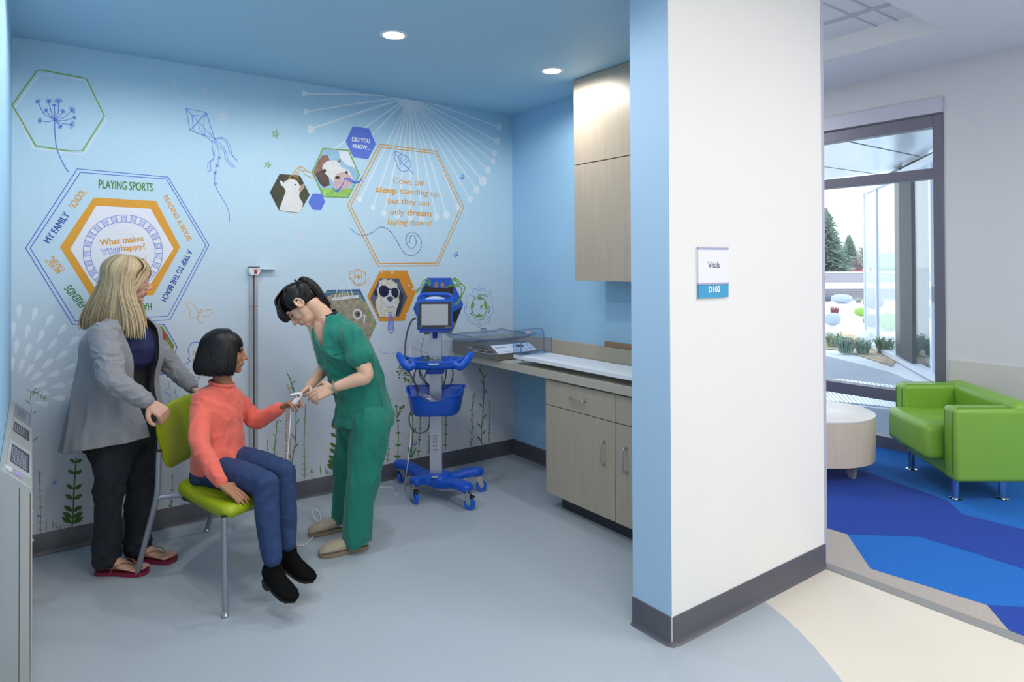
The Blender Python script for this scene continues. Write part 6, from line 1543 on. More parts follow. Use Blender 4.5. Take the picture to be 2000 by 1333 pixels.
    o = st.build('gold_studs', mat('gold_stud', (226, 180, 80), 0.3, 0.9, var=0), top); o['kind'] = 'stuff'
    M_den = mat('blue_denim', (38, 60, 102), 0.85, var=0.14, scale=30, bump=0.25, bscale=500)
    j = MB()
    def kn(a, b_, c_): return a
    j.cap([hpN+ZU*0.012, hpN.lerp(knN, 0.5)+ZU*0.016, knN+ZU*0.004], [0.086, 0.076, 0.058], 18, 5); j.cap([hpF+ZU*0.012, hpF.lerp(knF, 0.5)+ZU*0.014, knF+ZU*0.004], [0.084, 0.074, 0.057], 18, 5)
    j.cap([knN, knN.lerp(anN, 0.35)-(HR*0.004), anN.lerp(knN, 0.3), anN+ZU*0.045], [0.056, 0.054, 0.047, 0.042], 18, 5); j.cap([knF, knF.lerp(anF, 0.35), anF.lerp(knF, 0.3), anF+ZU*0.045], [0.055, 0.052, 0.045, 0.041], 18, 5)
    j.cap([hpN+ZU*0.0, hpF+ZU*0.0], [0.10, 0.10], 18, 4); j.cap([hipc-ZU*0.02, hipc+ZU*0.03], [0.108, 0.105], 18, 3, up=side, ry=[0.135, 0.125])
    zseat = 0.4775
    def fj(co, nr):
        co = folds(0.008, 12, (1, 1, 0.9), 9)(co, nr)
        # flattened where it rests on the seat pad
        cen_ = np.array(CH[1]); r = co-cen_; fx_ = np.array(CH[2]); ins = (r@fx_ < 0.33)
        co[:, 2] = np.where(ins & (co[:, 2] < zseat), zseat+(co[:, 2]-zseat)*0.02, co[:, 2])
        return co
    part_mesh('jeans', remesh(j, 0.0055, 3, fn=fj), M_den, t)
    # ankle boots
    M_suede = mat('black_suede', (9, 9, 10), 0.95, var=0.05, scale=60, spec=0.15)
    for an, dn in ((anN, (at(590, 1160, 2.80)-at(520, 1142, 2.95))), (anF, (at(616, 1122, 3.02)-at(562, 1112, 3.10)))):
        dn.z = 0; d = dn.normalized(); up_ = ZU; d = (d-ZU*0.12).normalized(); s_ = d.cross(ZU).normalized(); u = s_.cross(d)
        bt = MB(); 
        O = an-ZU*0.088-d*0.006; 
        def ring(x, w_, z0, z1, n=16): return [O+d*x+s_*(w_*cos(a)*(1 if sin(a) > -0.2 else 0.95))+u*(z0+(z1-z0)*(0.5+0.5*sin(a))) for a in np.linspace(0, 2*pi, n, endpoint=False)]
        bt.rings([ring(-0.052, 0.012, 0.035, 0.075), ring(-0.046, 0.027, 0.022, 0.10), ring(-0.02, 0.034, 0.018, 0.118), ring(0.02, 0.037, 0.016, 0.112), ring(0.06, 0.038, 0.010, 0.078), ring(0.10, 0.042, 0.005, 0.058), ring(0.135, 0.040, 0.004, 0.046), ring(0.162, 0.028, 0.006, 0.036), ring(0.174, 0.012, 0.012, 0.026)])
        bt.tube([O+d*-0.008+u*0.05, O+d*-0.004+u*0.085, an+ZU*0.012], [0.040, 0.041, 0.043], 18)
        sh = part_mesh('ankle_boot', remesh(bt, 0.004, 2), M_suede, t)
        # dark sole and block heel
        so = MB(); oc = lambda z: [O+d*x+s_*w_+u*z for x, w_ in ((-0.046, 0.018), (0.0, 0.031), (0.06, 0.034), (0.11, 0.038), (0.145, 0.031), (0.170, 0.0), (0.145, -0.031), (0.11, -0.038), (0.06, -0.034), (0.0, -0.031), (-0.046, -0.018))]
        so.rings([[p+u*(0.016 if i in (0, 1, 9, 10) else 0.004 if i in (2, 8) else 0) for i, p in enumerate(oc(0.0))], [p+u*(0.016 if i in (0, 1, 9, 10) else 0.004 if i in (2, 8) else 0) for i, p in enumerate(oc(0.010))]])
        so.build('sole', M_gap, sh, smooth=0)
        hl = MB(); hl.rings([[O+d*x+s_*w_+u*-0.012 for x, w_ in ((-0.046, 0.017), (-0.046, -0.017), (0.0, -0.024), (0.0, 0.024))], [O+d*x+s_*w_+u*0.020 for x, w_ in ((-0.052, 0.020), (-0.052, -0.020), (0.006, -0.028), (0.006, 0.028))]])
        hl.build('heel', M_gap, sh, bevel=0.002)
    # bob hair
    M_bl = mat('black_hair', (14, 12, 13), 0.42, var=0.3, scale=40, spec=0.35)
    h = MB(); h.ell(H.p(-0.016, 0, 0.036), (0.104*H.k, 0.084*H.k, 0.088*H.k), H.R, 28, 16)
    h.ell(H.p(-0.030, 0, -0.022), (0.088*H.k, 0.086*H.k, 0.075*H.k), H.R, 28, 14)
    cap_ = remesh(h, 0.006, 2)
    hm = MB(); hm.add([v.co for v in cap_.vertices], [tuple(p.vertices) for p in cap_.polygons])
    rn = random.Random(11)
    for i in range(900):
        az = radians(rn.uniform(50, 310))
        zend = -0.108+0.006*rn.uniform(-1, 1)
        pts = [(-0.014+0.028*rn.uniform(-1, 1), -0.004*(1 if sin(az) > 0 else -1), 0.1235)]
        for el in (74, 56, 34, 12):
            e_ = radians(el); pts.append((-0.016+0.112*cos(e_)*cos(az), 0.090*cos(e_)*sin(az), 0.036+0.092*sin(e_)))
        flare = 1.04+0.05*rn.random()
        pts.append((-0.022+0.112*flare*cos(az), 0.096*flare*sin(az), -0.03)); 
        pts.append((-0.026+0.116*flare*cos(az), 0.100*flare*sin(az), -0.078)); inw = rn.uniform(0.96, 1.06)
        pts.append((-0.026+0.108*inw*cos(az), 0.098*inw*sin(az), zend))
        lock(hm, [H.p(*p) for p in pts], 0.0046, 0.7)
    hm.build('hair', M_bl, t, smooth=80)
    return t
girl()

# ------------------------------------------------------------------ the woman in the grey cardigan
def mother():
    ftN, ftF = G(222, 1118), G(296, 1092)
    t = thing('person', 'standing blonde woman in grey cardigan and dark jeans, hands on the chair back', 'person', V((ftN.x+ftF.x)/2, (ftN.y+ftF.y)/2, 0))
    fw = (HR*0.93-HF*0.25).normalized()       # chest direction
    sdN = V(fw.y, -fw.x, 0)                      # her right, towards the camera
    if sdN.dot(HF) > 0: sdN = -sdN
    H = Head(at(250, 547, 3.38), HR*0.93+HF*0.38-ZU*0.16, ZU, 1.0); H.tone = ('blond', (130, 100, 70))
    neck0 = at(243, 612, 3.40); chest = at(239, 690, 3.40); belly = at(228, 780, 3.40); hip = at(229, 850, 3.39)
    shN, shF = at(203, 650, 3.22), at(284, 652, 3.56)
    elN, wrN = at(222, 745, 3.12), at(290, 787, 3.16)
    elF, wrF = at(336, 716, 3.62), at(377, 758, 3.60)
    hpN, hpF = at(222, 858, 3.30), at(268, 852, 3.47)
    knN, knF = at(212, 985, 3.30), at(272, 960, 3.46)
    anN, anF = at(208, 1092, 3.30), at(268, 1068, 3.44)
    b = MB(); H.add(b)
    b.cap([neck0-ZU*0.03, H.p(-0.03, 0, -0.07)], [0.050, 0.048], 16, 4)
    b.cap([hip, belly, chest, neck0-ZU*0.06], [0.10, 0.085, 0.09, 0.05], 20, 4, up=sdN, ry=[0.13, 0.11, 0.12, 0.07])
    for q0_, q1_, q2_ in ((shN, elN, wrN), (shF, elF, wrF)): b.cap([q0_, q1_], [0.030, 0.026], 12, 4); b.cap([q1_, q2_], [0.024, 0.021], 12, 4)
    b.cap([shN.lerp(shF, 0.12), shF.lerp(shN, 0.12)], [0.04, 0.04], 12, 4)
    for q0_, q1_, q2_ in ((hpN, knN, anN), (hpF, knF, anF)): b.cap([q0_, q1_], [0.065, 0.045], 14, 4); b.cap([q1_, q2_-ZU*0.01], [0.045, 0.033], 14, 4)
    # hands: the near one grips the top corner of the chair back
    dN = at(304, 806, 3.13)-at(286, 786, 3.16)
    hand(b, wrN, (HR*0.72-ZU*0.55+HF*0.1), (-ZU*0.45-HR*0.5+HF*0.5), 1 if (HR*0.72-ZU*0.55).cross(-ZU*0.45-HR*0.5+HF*0.5).dot(-HF+ZU*0.3) > 0 else -1, 0.98, curl=(1.0, 0.95, 0.5), spread=0.03, tc=0.6)
    hand(b, wrF, (HR*0.8-ZU*0.5), -ZU, 1, 0.98, curl=(0.6, 0.9, 0.5), tc=0.6)
    feet = []
    for an, toe, flip in ((anN, G(262, 1120), 1), (anF, G(322, 1096), 1)):
        hl = V(an.x, an.y, 0); d = V(toe.x-an.x, toe.y-an.y, 0); L_ = 0.225; d.normalize(); s_ = V(-d.y, d.x, 0)
        hl = hl-d*0.045
        feet.append((hl, d, s_))
        z = 0.020
        b.cap([hl+d*0.035+ZU*(z+0.026), hl+d*0.09+ZU*(z+0.034), hl+d*0.14+ZU*(z+0.020), hl+d*0.163+ZU*(z+0.013)], [0.029, 0.031, 0.036, 0.035], 14, 4, up=ZU, ry=[0.026, 0.030, 0.018, 0.012])
        b.cap([an, hl+d*0.05+ZU*(z+0.04)], [0.034, 0.032], 14, 3)
        for i, (o_, ln, r) in enumerate(((0.026, 0.046, 0.0115), (0.007, 0.046, 0.0080), (-0.009, 0.040, 0.0075), (-0.0235, 0.031, 0.0072), (-0.036, 0.020, 0.0068))):
            o2 = o_*(1 if s_.dot(HF) > 0 else -1)
            b.cap([hl+d*(0.19)+s_*o2+ZU*(z+r+0.003), hl+d*(0.19+ln*0.6)+s_*o2+ZU*(z+r+0.003), hl+d*(0.19+ln)+s_*o2+ZU*(z+r*0.9)], [r, r, r*0.9], 8, 2)
    bo = skin_body('body', b, H, [M_skin_a, M_lip], t)
    H.features(bo.data, t.location, bo, open_eye=0.0, lash=0.0012)
    for hl, d, s_ in feet:      # flip-flops
        w_ = [(-0.008, 0.0), (-0.002, 0.024), (0.03, 0.034), (0.10, 0.032), (0.16, 0.042), (0.21, 0.045), (0.24, 0.036), (0.253, 0.012)]
        P_ = [(x, y) for x, y in w_]+[(x, -y) for x, y in w_[::-1]]; P_ = catmull([V(x, y, 0) for x, y in P_], 3, True)
        k = MB(); k.rings([[hl+d*p.x+s_*p.y+ZU*0.002 for p in P_], [hl+d*p.x*1.0+s_*p.y*1.0+ZU*0.018 for p in P_]]); f_ = k.build('flip_flop', mat('maroon_rubber', (132, 26, 58), 0.5, var=0.03), t, bevel=0.002)
        sgn = 1 if s_.dot(HF) > 0 else -1
        tp = hl+d*0.195+s_*(0.017*sgn)
        k = MB()
        for q in (-1, 1): k.tube([tp+ZU*0.026, hl+d*0.155+s_*(0.012*sgn+q*0.020)+ZU*0.059, hl+d*0.11+s_*(q*0.036)+ZU*0.050, hl+d*0.085+s_*(q*0.040)+ZU*0.016], 0.0055, 6, 5, up=ZU, ry=0.002)
        k.tube([tp+ZU*0.018, tp+ZU*0.030], 0.004, 6)
        k.build('thong_strap', mat('bronze_strap', (150, 126, 96), 0.4, 0.4, var=0.05), f_)
    # dark jeans
    M_bj = mat('black_denim', (28, 30, 40), 0.85, var=0.12, scale=30, bump=0.2, bscale=500)
    j = MB(); j.cap([hip+ZU*0.05, hip-ZU*0.0, hip-ZU*0.05], [0.13, 0.14, 0.12], 20, 3, up=sdN, ry=[0.16, 0.17, 0.15])
    j.cap([hpN, hpN.lerp(knN, 0.5), knN, knN.lerp(anN, 0.55), anN+ZU*0.0], [0.094, 0.083, 0.067, 0.063, 0.066], 18, 5); j.cap([hpF, hpF.lerp(knF, 0.5), knF, knF.lerp(anF, 0.55), anF+ZU*0.0], [0.096, 0.086, 0.070, 0.064, 0.068], 18, 5)
    def trim_hem(co, nr):
        co = folds(0.02, 8, (1, 1, 0.9), 20)(co, nr); zN = anN.z-0.035
        co[:, 2] = np.maximum(co[:, 2], zN+0.0); return co
    part_mesh('dark_jeans', remesh(j, 0.0055, 3, fn=trim_hem), M_bj, t)
    # navy top
    M_navy = mat('navy_knit', (30, 34, 78), 0.85, var=0.06, scale=40)
    def ringel(ctr, rw, dp, a0=0, a1=2*pi, n=30, closed=True, wave=0, ph=0):
        A = np.linspace(a0, a1, n, endpoint=not closed)
        return [V(ctr)+sdN*(rw*(1+wave*sin(9*a+ph))*sin(a))+fw*(dp*(1+wave*sin(7*a+ph))*cos(a)) for a in A]
    c = MB(); c.rings([ringel(belly+ZU*0.15, 0.160, 0.125), ringel(chest-ZU*0.05, 0.165, 0.13), ringel(chest+ZU*0.03+fw*0.005, 0.165, 0.145), ringel(chest+ZU*0.10, 0.15, 0.115), ringel(neck0-ZU*0.07, 0.115, 0.085), ringel(neck0-ZU*0.035, 0.075, 0.065)])
    part_mesh('navy_top', remesh(c, 0.006, 3, fn=folds(0.006, 12, (1, 1, 1), 5)), M_navy, t)
    c = MB(); c.rings([ringel(V(hip)-ZU*0.06, 0.165, 0.142), ringel(V(hip)+ZU*0.06, 0.165, 0.142), ringel(belly+ZU*0.03, 0.162, 0.132), ringel(belly+ZU*0.18, 0.158, 0.118)])
    part_mesh('black_underskirt', remesh(c, 0.006, 3), mat('black_cotton', (24, 24, 28), 0.85, var=0.05), t)
    # open cardigan: rings left open at the front, closed over the back
    M_car = mat('heather_grey_knit', (138, 138, 143), 0.9, var=0.10, scale=120, bump=0.2, bscale=500, sheen=0.2)
    k = MB(); R = []; NR = 64
    # (centre, half width, half depth, front gap near, front gap far)
    S_ = [(neck0-ZU*0.000, 0.080, 0.078, 0.95, 0.95), (neck0-ZU*0.030, 0.112, 0.095, 0.80, 0.80), (neck0-ZU*0.060, 0.165, 0.112, 0.66, 0.66), (neck0-ZU*0.095, 0.200, 0.126, 0.56, 0.60), (chest+ZU*0.06, 0.205, 0.158, 0.50, 0.52), (chest-ZU*0.03, 0.200, 0.168, 0.42, 0.44), (belly+ZU*0.08, 0.198, 0.176, 0.30, 0.42), (belly-ZU*0.03, 0.205, 0.190, 0.20, 0.42), (hip+ZU*0.06, 0.220, 0.205, 0.12, 0.42), (hip-ZU*0.02, 0.235, 0.222, 0.10, 0.45)]
    for i, (c_, rw, dp, gN, gF) in enumerate(S_):
        wv_ = 0.0 if i < 4 else 0.008*(i-3)
        A = np.linspace(gN, 2*pi-gF, NR); back = V(0, 0, 0)
        ring = []
        for a in A:
            r1 = rw*(1+wv_*0.7*sin(11*a+0.2*i)+wv_*0.4*sin(5*a)); r2 = dp*(1+wv_*0.7*sin(11*a+0.2*i)+wv_*0.4*sin(5*a)); bx = -0.02*max(0, i-5)
            hem = -0.0
            if i >= 8: hem = (-0.055 if i == 9 else -0.02)*max(0, -cos(a))**0.7+ (0.03 if i == 9 else 0.01)*max(0, cos(a))
            ring.append(V(c_)+sdN*(r1*sin(a))+fw*(r2*cos(a)+bx*max(0, -cos(a))*0.6)+ZU*hem)
        R.append(ring)
    vs = [v for r in R for v in r]; nR = len(R)
    Rs = []                                       # smooth the rings along the height
    cols = [catmull([R[i][j] for i in range(nR)], 5) for j in range(NR)]
    hN = len(cols[0]); k.add([cols[j][i] for i in range(hN) for j in range(NR)], [(i*NR+j, i*NR+j+1, (i+1)*NR+j+1, (i+1)*NR+j) for i in range(hN-1) for j in range(NR-1)])
    me = k.mesh('c', [M_car], t.location, 0)
    o = bpy.data.objects.new('tmpc', me); COL.objects.link(o); md = o.modifiers.new('s', 'SOLIDIFY'); md.thickness = 0.007; md.offset = 0
    md2 = o.modifiers.new('b', 'SUBSURF'); md2.levels = 1; md2.render_levels = 1
    shell = bpy.data.meshes.new_from_object(o.evaluated_get(bpy.context.evaluated_depsgraph_get())); bpy.data.objects.remove(o)
    n_ = len(shell.vertices); co = np.empty(n_*3); shell.vertices.foreach_get('co', co); co = co.reshape(-1, 3); nr = np.empty(n_*3); shell.vertices.foreach_get('normal', nr); 
    zz_ = np.clip((1.25-co[:, 2])/0.6, 0.15, 1); d = np.array([0.5-2.0*abs(noise.noise(Vector((c_[0]*9, c_[1]*9, c_[2]*1.3)))) for c_ in co])*0.028*zz_+np.array([noise.noise(Vector((c_[0]*30, c_[1]*30, c_[2]*5))) for c_ in co])*0.003
    hv = np.array((sdN+fw)*0.7); out = co.copy(); cc = np.array([belly.x-t.location.x, belly.y-t.location.y, 0]); rad = co-cc; rad[:, 2] = 0; rad /= np.linalg.norm(rad, axis=1)[:, None]+1e-6
    shell.vertices.foreach_set('co', (co+rad*d[:, None]).ravel()); shell.update()
    sl = MB(); sl.cap([shN+V(0, 0, 0.012)-sdN*0.03, shN-ZU*0.02, shN.lerp(elN, 0.55), elN, elN.lerp(wrN, 0.5), wrN-(wrN-elN).normalized()*0.02], [0.055, 0.068, 0.067, 0.060, 0.050, 0.041], 18, 6)
    sl.cap([shF+V(0, 0, 0.01)+sdN*0.03, shF-ZU*0.02, shF.lerp(elF, 0.55), elF, elF.lerp(wrF, 0.5), wrF-(wrF-elF).normalized()*0.015], [0.050, 0.058, 0.054, 0.052, 0.046, 0.038], 18, 6)
    sm = remesh(sl, 0.0055, 3, fn=folds(0.014, 13, (1.0, 1.0, 1.6), 7))
    bm = bmesh.new(); bm.from_mesh(shell); sm.transform(Matrix.Translation(-t.location)); bm.from_mesh(sm)
    fin = bpy.data.meshes.new('cardigan'); bm.to_mesh(fin); bm.free(); fin.materials.clear(); fin.materials.append(M_car)
    fin.polygons.foreach_set('use_smooth', [True]*len(fin.polygons)); fin.polygons.foreach_set('material_index', [0]*len(fin.polygons))
    co_ = bpy.data.objects.new('grey_cardigan', fin); COL.objects.link(co_); co_.parent = t
    # long blond hair in three tones
    tones = [mat('blond_hair_mid', (178, 154, 118), 0.5, var=0.1, scale=60), mat('blond_hair_light', (200, 178, 140), 0.5, var=0.1, scale=60), mat('blond_hair_dark', (150, 126, 94), 0.5, var=0.1, scale=60)]
    h = MB(); h.ell(H.p(-0.028, 0, 0.036), (0.095, 0.083, 0.088), H.R, 28, 16); h.ell(H.p(-0.050, 0, -0.04), (0.060, 0.074, 0.10), H.R, 24, 14)
    cap_ = remesh(h, 0.006, 2); hm = MB(); hm.m = 0; hm.add([v.co for v in cap_.vertices], [tuple(p.vertices) for p in cap_.polygons])
    rn = random.Random(5)
    for i in range(420):      # side-swept fringe over forehead and temple
        hm.m = rn.choice((0, 0, 1, 1, 2)); q = -1 if rn.random() < 0.7 else 1; u = rn.random(); o_ = rn.uniform(-0.004, 0.004)
        y1 = 0.012+0.05*u
        pts = [H.p(-0.035+0.03*u, 0.006*q, 0.127), H.p(0.035+o_, q*y1*0.7, 0.119), H.p(0.078-0.16*max(0, y1-0.035)+o_, q*(y1+0.006), 0.083), H.p(0.092-0.035*u+o_, q*(0.040+0.026*u), 0.045), H.p(0.078-0.03*u+o_, q*(0.064+0.012*u), 0.005), H.p(0.056-0.02*u+o_, q*0.080, -0.04), H.p(0.050-0.02*u+o_, q*0.084, -0.085), H.p(0.060-0.01*u+o_, q*0.088, -0.13-0.03*rn.random())]
        lock(hm, pts, rn.uniform(0.0016, 0.0030), 0.7, 5, 3)
    for i in range(2700):
        hm.m = rn.choice((0, 0, 1, 1, 2))
        front = i < 1150
        if front: az = radians(-rn.uniform(26, 92)) if rn.random() < 0.75 else radians(rn.uniform(34, 88))
        else: az = radians(rn.uniform(88, 272))
        sc = rn.uniform(0.97, 1.05)
        pts = [H.p(-0.02+0.075*max(cos(az), -0.2)+0.01*rn.uniform(-1, 1), 0.008, 0.124-0.010*max(cos(az), 0))]
        for el in (72, 54, 30, 6):
            if front: sg = 1 if az > 0 else -1; a_ = abs(az); az_ = sg*(a_+max(0, radians(64)-a_)*max(0.0, 1-el/45.0)**1.5)
            else: az_ = az
            e_ = radians(el); pts.append(H.p(-0.018+0.108*sc*cos(e_)*cos(az_), 0.089*sc*cos(e_)*sin(az_), 0.038+0.092*sin(e_)*1.0))
        q = pts[-1]
        azw = H.R @ V(cos(az), sin(az), 0)
        if front:
            L_ = rn.uniform(0.16, 0.34); o1 = rn.uniform(-0.030, 0.012); o2 = rn.uniform(-0.012, 0.012); tab = ((0.05, -0.010), (0.10, -0.010), (0.15, 0.002), (0.20, 0.018), (0.25, 0.030), (0.30, 0.036), (0.36, 0.040))
        else:
            L_ = rn.uniform(0.18, 0.32); o1 = 0; o2 = rn.uniform(-0.008, 0.008); f_ = max(0.0, -cos(az))*rn.uniform(0.75, 1.0); tab = ((0.05, -0.004*f_), (0.10, -0.022*f_), (0.15, -0.048*f_), (0.20, -0.078*f_), (0.25, -0.100*f_), (0.30, -0.110*f_), (0.36, -0.12*f_))
        fin_ = [(a_[0], a_[1]) for a_ in tab if a_[0] < L_-0.012]; i1 = len(fin_); 
        if i1 < len(tab): fin_.append((L_, fin_[-1][1]+(tab[i1][1]-fin_[-1][1])*(L_-fin_[-1][0])/(tab[i1][0]-fin_[-1][0])))
        for dz_, lx_ in fin_:
            pts.append(q-ZU*dz_+HR*(lx_+o1*dz_/0.3)+azw*o2*dz_/0.25-HF*(0.06*dz_ if front else 0.0))
        lock(hm, pts, rn.uniform(0.0015, 0.0032), 0.7, 5, 3)
    hm.build('hair', tones, t, smooth=80)
    return t
mother()

# ------------------------------------------------------------------ the nurse
def nurse():
    t = thing('person', 'woman in green scrubs with black ponytail bending over the girl\'s hand', 'person', V(G(672, 1060).x, G(672, 1060).y, 0))
    H = Head(at(588, 596, 3.62), -HR*0.52-ZU*0.84-HF*0.16, -HR*0.85+ZU*0.5, 0.98); H.tone = ('black2', (34, 28, 26))
    neck0 = at(633, 622, 3.64); upb = at(664, 657, 3.66); mid = at(690, 735, 3.68); hip = at(712, 805, 3.70)
    shN, shF = at(688, 656, 3.50), at(645, 648, 3.80)
    elN, wrN = at(716, 735, 3.44), at(652, 758, 3.42)
    elF, wrF = at(640, 712, 3.80), at(603, 757, 3.58)
    hpN, hpF = at(722, 830, 3.60), at(700, 822, 3.80)
    knN, knF = at(710, 935, 3.56), at(680, 905, 3.80)
    anN, anF = at(696, 1048, 3.56), at(670, 1006, 3.84)
    dirT = (neck0-hip).normalized(); nside = (shN-shF).normalized(); nfw = nside.cross(dirT).normalized()
    if nfw.dot(-HR) < 0: nfw = -nfw
    b = MB(); H.add(b)
    b.cap([neck0+(upb-neck0)*0.3, neck0.lerp(H.p(-0.05, 0, -0.06), 0.5), H.p(-0.035, 0, -0.055)], [0.056, 0.049, 0.050], 16, 4)
    b.cap([hip, mid, upb, neck0], [0.085, 0.075, 0.075, 0.050], 20, 4, up=nside, ry=[0.11, 0.10, 0.09, 0.056])
    b.cap([shN, shN.lerp(elN, 0.6), elN, elN.lerp(wrN, 0.35), wrN], [0.036, 0.042, 0.036, 0.037, 0.024], 14, 5)
    b.cap([shF, shF.lerp(elF, 0.6), elF, elF.lerp(wrF, 0.35), wrF], [0.042, 0.040, 0.036, 0.035, 0.023], 14, 5)
    b.cap([shN.lerp(shF, 0.18), shF.lerp(shN, 0.18)], [0.038, 0.038], 12, 4); b.cap([at(630, 636, 3.64), at(634, 668, 3.65)], [0.052, 0.058], 14, 3)
    for q0_, q1_, q2_ in ((hpN, knN, anN), (hpF, knF, anF)): b.cap([q0_, q1_], [0.06, 0.042], 14, 4); b.cap([q1_, q2_-ZU*0.03], [0.042, 0.030], 14, 4)
    dN = (at(600, 779, 3.41)-wrN); pinch = at(586, 776, 3.43)
    nN = (HF*0.72-ZU*0.45-HR*0.15)
    hand(b, wrN, dN, nN, 1 if dN.normalized().cross(nN.normalized()).dot(ZU) > 0 else -1, 1.0, curls=[(0.15, 0.35, 0.3), (0.3, 0.5, 0.35), (0.45, 0.6, 0.4), (0.55, 0.7, 0.4)], spread=0.03, tc=0.8)
    dF = (at(584, 772, 3.50)-wrF); nF = (-HF*0.7-ZU*0.5)
    hand(b, wrF, dF, nF, 1 if dF.normalized().cross(nF.normalized()).dot(ZU) > 0 else -1, 0.90, curls=[(0.25, 0.45, 0.3), (0.5, 0.6, 0.4), (0.65, 0.8, 0.4), (0.75, 0.85, 0.4)], spread=0.03, tc=0.8)
    bo = skin_body('body', b, H, [M_skin_b, M_lip], t)
    H.features(bo.data, t.location, bo, open_eye=0.0, lash=0.0013)
    # tunic
    M_sc = mat('green_scrub_cotton', (14, 122, 104), 0.8, var=0.04, scale=20, bump=0.12, bscale=400, sheen=0.15)
    c = MB()
    def rg(ctr, rw, df, db, n=32, ax=None):
        a_ = ax or dirT
        return [V(ctr)+nside*(rw*cos(a))+nfw*((df if sin(a) > 0 else db)*sin(a)) for a in np.linspace(0, 2*pi, n, endpoint=False)]
    nf2 = V(nfw.x, nfw.y, 0).normalized()
    def rh(ctr, rw, df, db, n=32, til=0.0): return [V(ctr)+nside*(rw*cos(a))+(nf2+ZU*til).normalized()*((df if sin(a) > 0 else db)*sin(a)) for a in np.linspace(0, 2*pi, n, endpoint=False)]
    c.rings([rh(at(710, 828, 3.70), 0.190, 0.165, 0.160, til=0.03), rh(at(712, 810, 3.70), 0.188, 0.155, 0.160, til=0.05), rh(at(706, 785, 3.70), 0.182, 0.145, 0.165, til=0.2), rg(at(698, 752, 3.69), 0.172, 0.135, 0.150), rg(at(688, 715, 3.68), 0.170, 0.150, 0.135), rg(at(676, 682, 3.66), 0.178, 0.158, 0.120), rg(at(662, 650, 3.655), 0.170, 0.142, 0.098), rg(at(650, 634, 3.65), 0.130, 0.118, 0.076), rg(at(643, 624, 3.645), 0.092, 0.095, 0.066), rg(at(638, 617, 3.645), 0.072, 0.080, 0.060)])
    slv = lambda a, b_, r: c.cap([a-(a-(shN+shF)/2)*0.18+ZU*0.0, a, a.lerp(b_, 0.28), a.lerp(b_, 0.50)], [0.058, 0.062, 0.064, 0.066*r], 20, 5)
    slv(shN, elN, 1.05); slv(shF, elF, 1.0)
    me = remesh(c, 0.0055, 4, fn=folds(0.030, 6.5, (1, 1, 0.7), 31))
    def in_poly(x, y, P_):
        c_ = False; j_ = len(P_)-1
        for i_ in range(len(P_)):
            if (P_[i_][1] > y) != (P_[j_][1] > y) and x < (P_[j_][0]-P_[i_][0])*(y-P_[i_][1])/(P_[j_][1]-P_[i_][1])+P_[i_][0]: c_ = not c_
            j_ = i_
        return c_
    VP_ = [(590, 600), (640, 590), (640, 608), (636, 635), (632, 665), (631, 685), (616, 662), (609, 640), (595, 640)]
    from mathutils.bvhtree import BVHTree
    _bv = BVHTree.FromPolygons([v.co.copy() for v in me.vertices], [tuple(p.vertices) for p in me.polygons])
    nbp = [_bv.ray_cast(V(0, 0, EYE), ray(x, y).normalized())[0] for x, y in [(641, 606), (639, 620), (636, 636), (634, 652), (632.5, 668), (631.5, 686), (623, 674), (615.5, 660), (611, 646)]]
    bm = bmesh.new(); bm.from_mesh(me); dl = []
    for f_ in bm.faces:      # cut the V neck opening
        c3 = f_.calc_center_median(); r_ = c3-V(0, 0, EYE); dz = r_.dot(_f); px_, py_ = 1000+F_PX*r_.dot(RX)/dz, CY-F_PX*r_.dot(UX)/dz
        if in_poly(px_, py_, VP_): dl.append(f_)
    bmesh.ops.delete(bm, geom=dl, context='FACES'); bm.to_mesh(me); bm.free()
    tun = part_mesh('scrub_tunic', me, M_sc, t); sd_ = tun.modifiers.new('s', 'SOLIDIFY'); sd_.thickness = 0.003; sd_.offset = -1
    from mathutils.bvhtree import BVHTree
    def caster(me_):
        bv = BVHTree.FromPolygons([v.co+t.location for v in me_.vertices], [tuple(p.vertices) for p in me_.polygons])
        def f(x, y, lift=0.0008):
            r_ = ray(x, y).normalized(); hh = bv.ray_cast(V(0, 0, EYE), r_)[0]; return None if hh is None else hh-r_*lift
        return f
    cs = caster(me)
    # V neck: skin-dark inset patch and facing band, pocket and seams laid on the cloth
    def band(name, pts, w_, mt, lift=0.0015):
        P_ = [cs(x, y, lift) for x, y in pts]; P_ = [p for p in P_ if p]
        if len(P_) > 2: MB().tube(P_, w_, 6, 3, ry=w_*0.35, up=nside).build(name, mt, tun)
    M_scd = mat('green_scrub_seam', (8, 88, 76), 0.85, var=0)
    MB().tube([p for p in nbp if p], 0.0075, 8, 4, up=HF, ry=0.004).build('neck_band', M_sc, tun)
    
    band('pocket_edge', [(648, 693), (655, 694), (665, 692), (672, 688)], 0.0018, M_scd)
    band('side_seam', [(738, 740), (742, 770), (748, 800), (752, 812)], 0.0014, M_scd)
    band('hem_seam', [(660, 805), (680, 816), (705, 820), (730, 818), (748, 810)], 0.0014, M_scd)
    # trousers
    j = MB(); j.cap([hip+ZU*0.0, hip-ZU*0.06], [0.135, 0.135], 20, 3, up=nside, ry=[0.165, 0.165])
    j.cap([hpN, hpN.lerp(knN, 0.5), knN, knN.lerp(anN, 0.6), anN-ZU*0.020], [0.112, 0.104, 0.088, 0.080, 0.078], 20, 5)
    j.cap([hpF, hpF.lerp(knF, 0.5), knF, knF.lerp(anF, 0.6), anF-ZU*0.010], [0.108, 0.098, 0.082, 0.074, 0.070], 20, 5)
    def fz(co, nr):
        co = folds(0.030, 7, (1, 1, 0.45), 50)(co, nr); co[:, 2] = np.maximum(co[:, 2], 0.045+0.012*np.sin(co[:, 0]*40)); return co
    part_mesh('scrub_trousers', remesh(j, 0.0055, 4, fn=fz), M_sc, t)
